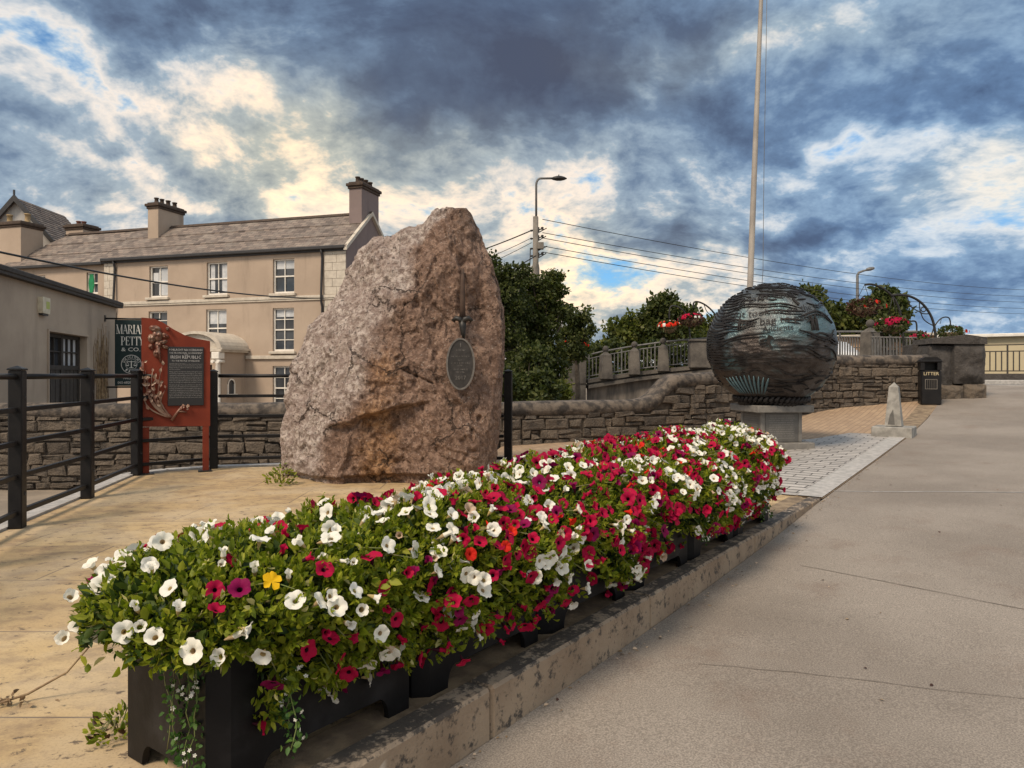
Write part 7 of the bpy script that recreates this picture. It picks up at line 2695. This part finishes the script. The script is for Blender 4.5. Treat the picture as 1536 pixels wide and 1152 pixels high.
        for k in range(red):
            q = rng.normal(size=3); q /= np.linalg.norm(q)
            q[2] = abs(q[2]) * .8 + .1
            if red < 12:
                q[0] = abs(q[0]) + .4
            p = Vector(q * rad * np.array([1.05, 1.05, .62]))
            s_ = rng.uniform(.10, .17) * rad
            bm.cur = 0 if rng.random() > .16 else (1 if red >= 30 else 0)
            nn = Vector(q).normalized()
            m_ = Matrix.Translation(p) @ nn.to_track_quat('Z', 'Y').to_matrix().to_4x4()
            vs = [m_ @ Vector((0, 0, s_ * .3))] + [m_ @ Vector((s_ * (1 + .2 * (a % 2)) * math.cos(a * .785), s_ * (1 + .2 * (a % 2)) * math.sin(a * .785), -.1 * s_)) for a in range(8)]
            bm.add(vs, [(0, 1 + a, 1 + (a + 1) % 8) for a in range(8)])
        b = bm.build('blossoms', [MAT['pet_orange'] if seed % 2 else MAT['pet_crimson'], MAT['pet_white']], r)
        b['kind'] = 'stuff'
        return r
    basket(1295, 462, 21.0, .42, 8, 'dark leaved hanging basket with one red cluster on the left hoop right of globe', 81, 'leaf_red')
    basket(1338, 488, 20.0, .40, 60, 'red and white hanging basket under the tall hoop bracket right of the globe', 82)
    basket(1426, 499, 30.0, .46, 4, 'green hanging basket peeping over the stone pier', 83, 'leaf_mid')
    basket(1372, 508, 27.0, .46, 16, 'low hanging basket with a few red blooms just left of the stone pier', 84)
    basket(1004, 490, 30.0, .45, 55, 'red hanging basket before the tallest tree left of the globe', 85)
    basket(1036, 480, 30.0, .48, 36, 'dark red hanging basket nearest the left side of the globe', 86, 'leaf_red')
    basket(862, 520, 29.0, .55, 44, 'red and white hanging basket beside the thin dark tree', 87)

    def bracket(lab, pts, d, rad, extra=(), ring=None, hang=None):
        x0, z0 = xx(pts[-1][0], d), zz(pts[-1][1], d)
        r = thing('hoop_bracket', lab, 'bracket', (x0, d, z0), 0, 'iron hoop brackets carrying the flower baskets')
        cv = lambda q: [(xx(a, d) - x0, 0, zz(b, d) - z0) for a, b in q]
        def smooth(q):
            for _ in range(2):
                o = [q[0]]
                for a, b in zip(q[:-1], q[1:]):
                    a, b = Vector(a), Vector(b)
                    o += [a.lerp(b, .25), a.lerp(b, .75)]
                q = o + [q[-1]]
            return q
        mb = MB(); mb.tube(smooth(cv(pts)), rad, 8)
        mb.build('hoop', MAT['dark_iron'], r)
        if extra or ring:
            mb = MB()
            for e in extra:
                mb.tube(smooth(cv(e)), rad * .45, 6)
            if ring:
                c = cv([ring[:2]])[0]
                rr = ring[2] * d / 1110
                mb.tube([(c[0] + rr * math.cos(t), 0, c[2] + rr * math.sin(t)) for t in np.linspace(0, 2 * math.pi, 20)], rad * .45, 6)
            mb.build('scrollwork', MAT['dark_iron'], r)
        if hang:
            mb = MB()
            a = cv([hang[0]])[0]
            for b in hang[1:]:
                mb.tube([a, cv([b])[0]], rad * .25, 5)
            mb.build('chain', MAT['dark_iron'], r)
    bracket('large iron hoop carrying the dark basket right of the globe', [(1297, 427), (1308, 426), (1322, 431), (1336, 441), (1346, 455), (1352, 476), (1356, 520)], 21.0, .032, [], None, [(1297, 427), (1287, 446), (1303, 446)])
    bracket('tall iron hoop with ring scrollwork standing behind the stone pier', [(1338, 443), (1350, 442), (1366, 444), (1383, 454), (1395, 470), (1401, 486), (1404, 510)], 20.0, .034,
            [[(1361, 445), (1364, 458), (1373, 465), (1381, 468), (1384, 478), (1391, 484), (1399, 488)], [(1379, 452), (1379, 462), (1381, 470), (1390, 471), (1396, 470)]], (1385, 464, 3.6), [(1339, 444), (1332, 475), (1345, 475)])
    bracket('small iron hoop reaching right from behind the stone pier', [(1426, 492), (1425, 477), (1418, 475), (1410, 478), (1402, 488), (1396, 505)], 30.0, .026, [[(1412, 478), (1410, 486)]])
    bracket('small distant iron hoop just left of the stone pier', [(1375, 500), (1375, 483), (1370, 481), (1362, 483), (1356, 494), (1352, 510)], 27.0, .03)
    bracket('thin iron hoop springing from the bridge left of the globe', [(1040, 462), (1040, 453), (1047, 452), (1060, 458), (1073, 471), (1078, 482), (1088, 492), (1096, 515)], 30.0, .034, [[(1056, 457), (1060, 468), (1068, 474)]])
    bracket('faint iron hoop over the red basket before the tallest tree', [(1004, 478), (1004, 460), (1012, 458), (1024, 464), (1032, 476), (1036, 515)], 30.0, .03)


FLOWERS = None


def main():
    global FLOWERS
    MAT['joint'] = basic('path_joint', (0.180, 0.147, 0.117), None, rough=.95)
    build_setting()
    build_walls()
    build_house()
    build_left_building()
    build_boulder()
    build_fence()
    build_panel()
    build_globe()
    build_poles()
    build_bridge()
    build_trees()
    build_litter()
    build_troughs()
    FLOWERS = flower_kinds()
    build_petunias()
    build_trailers()


main()
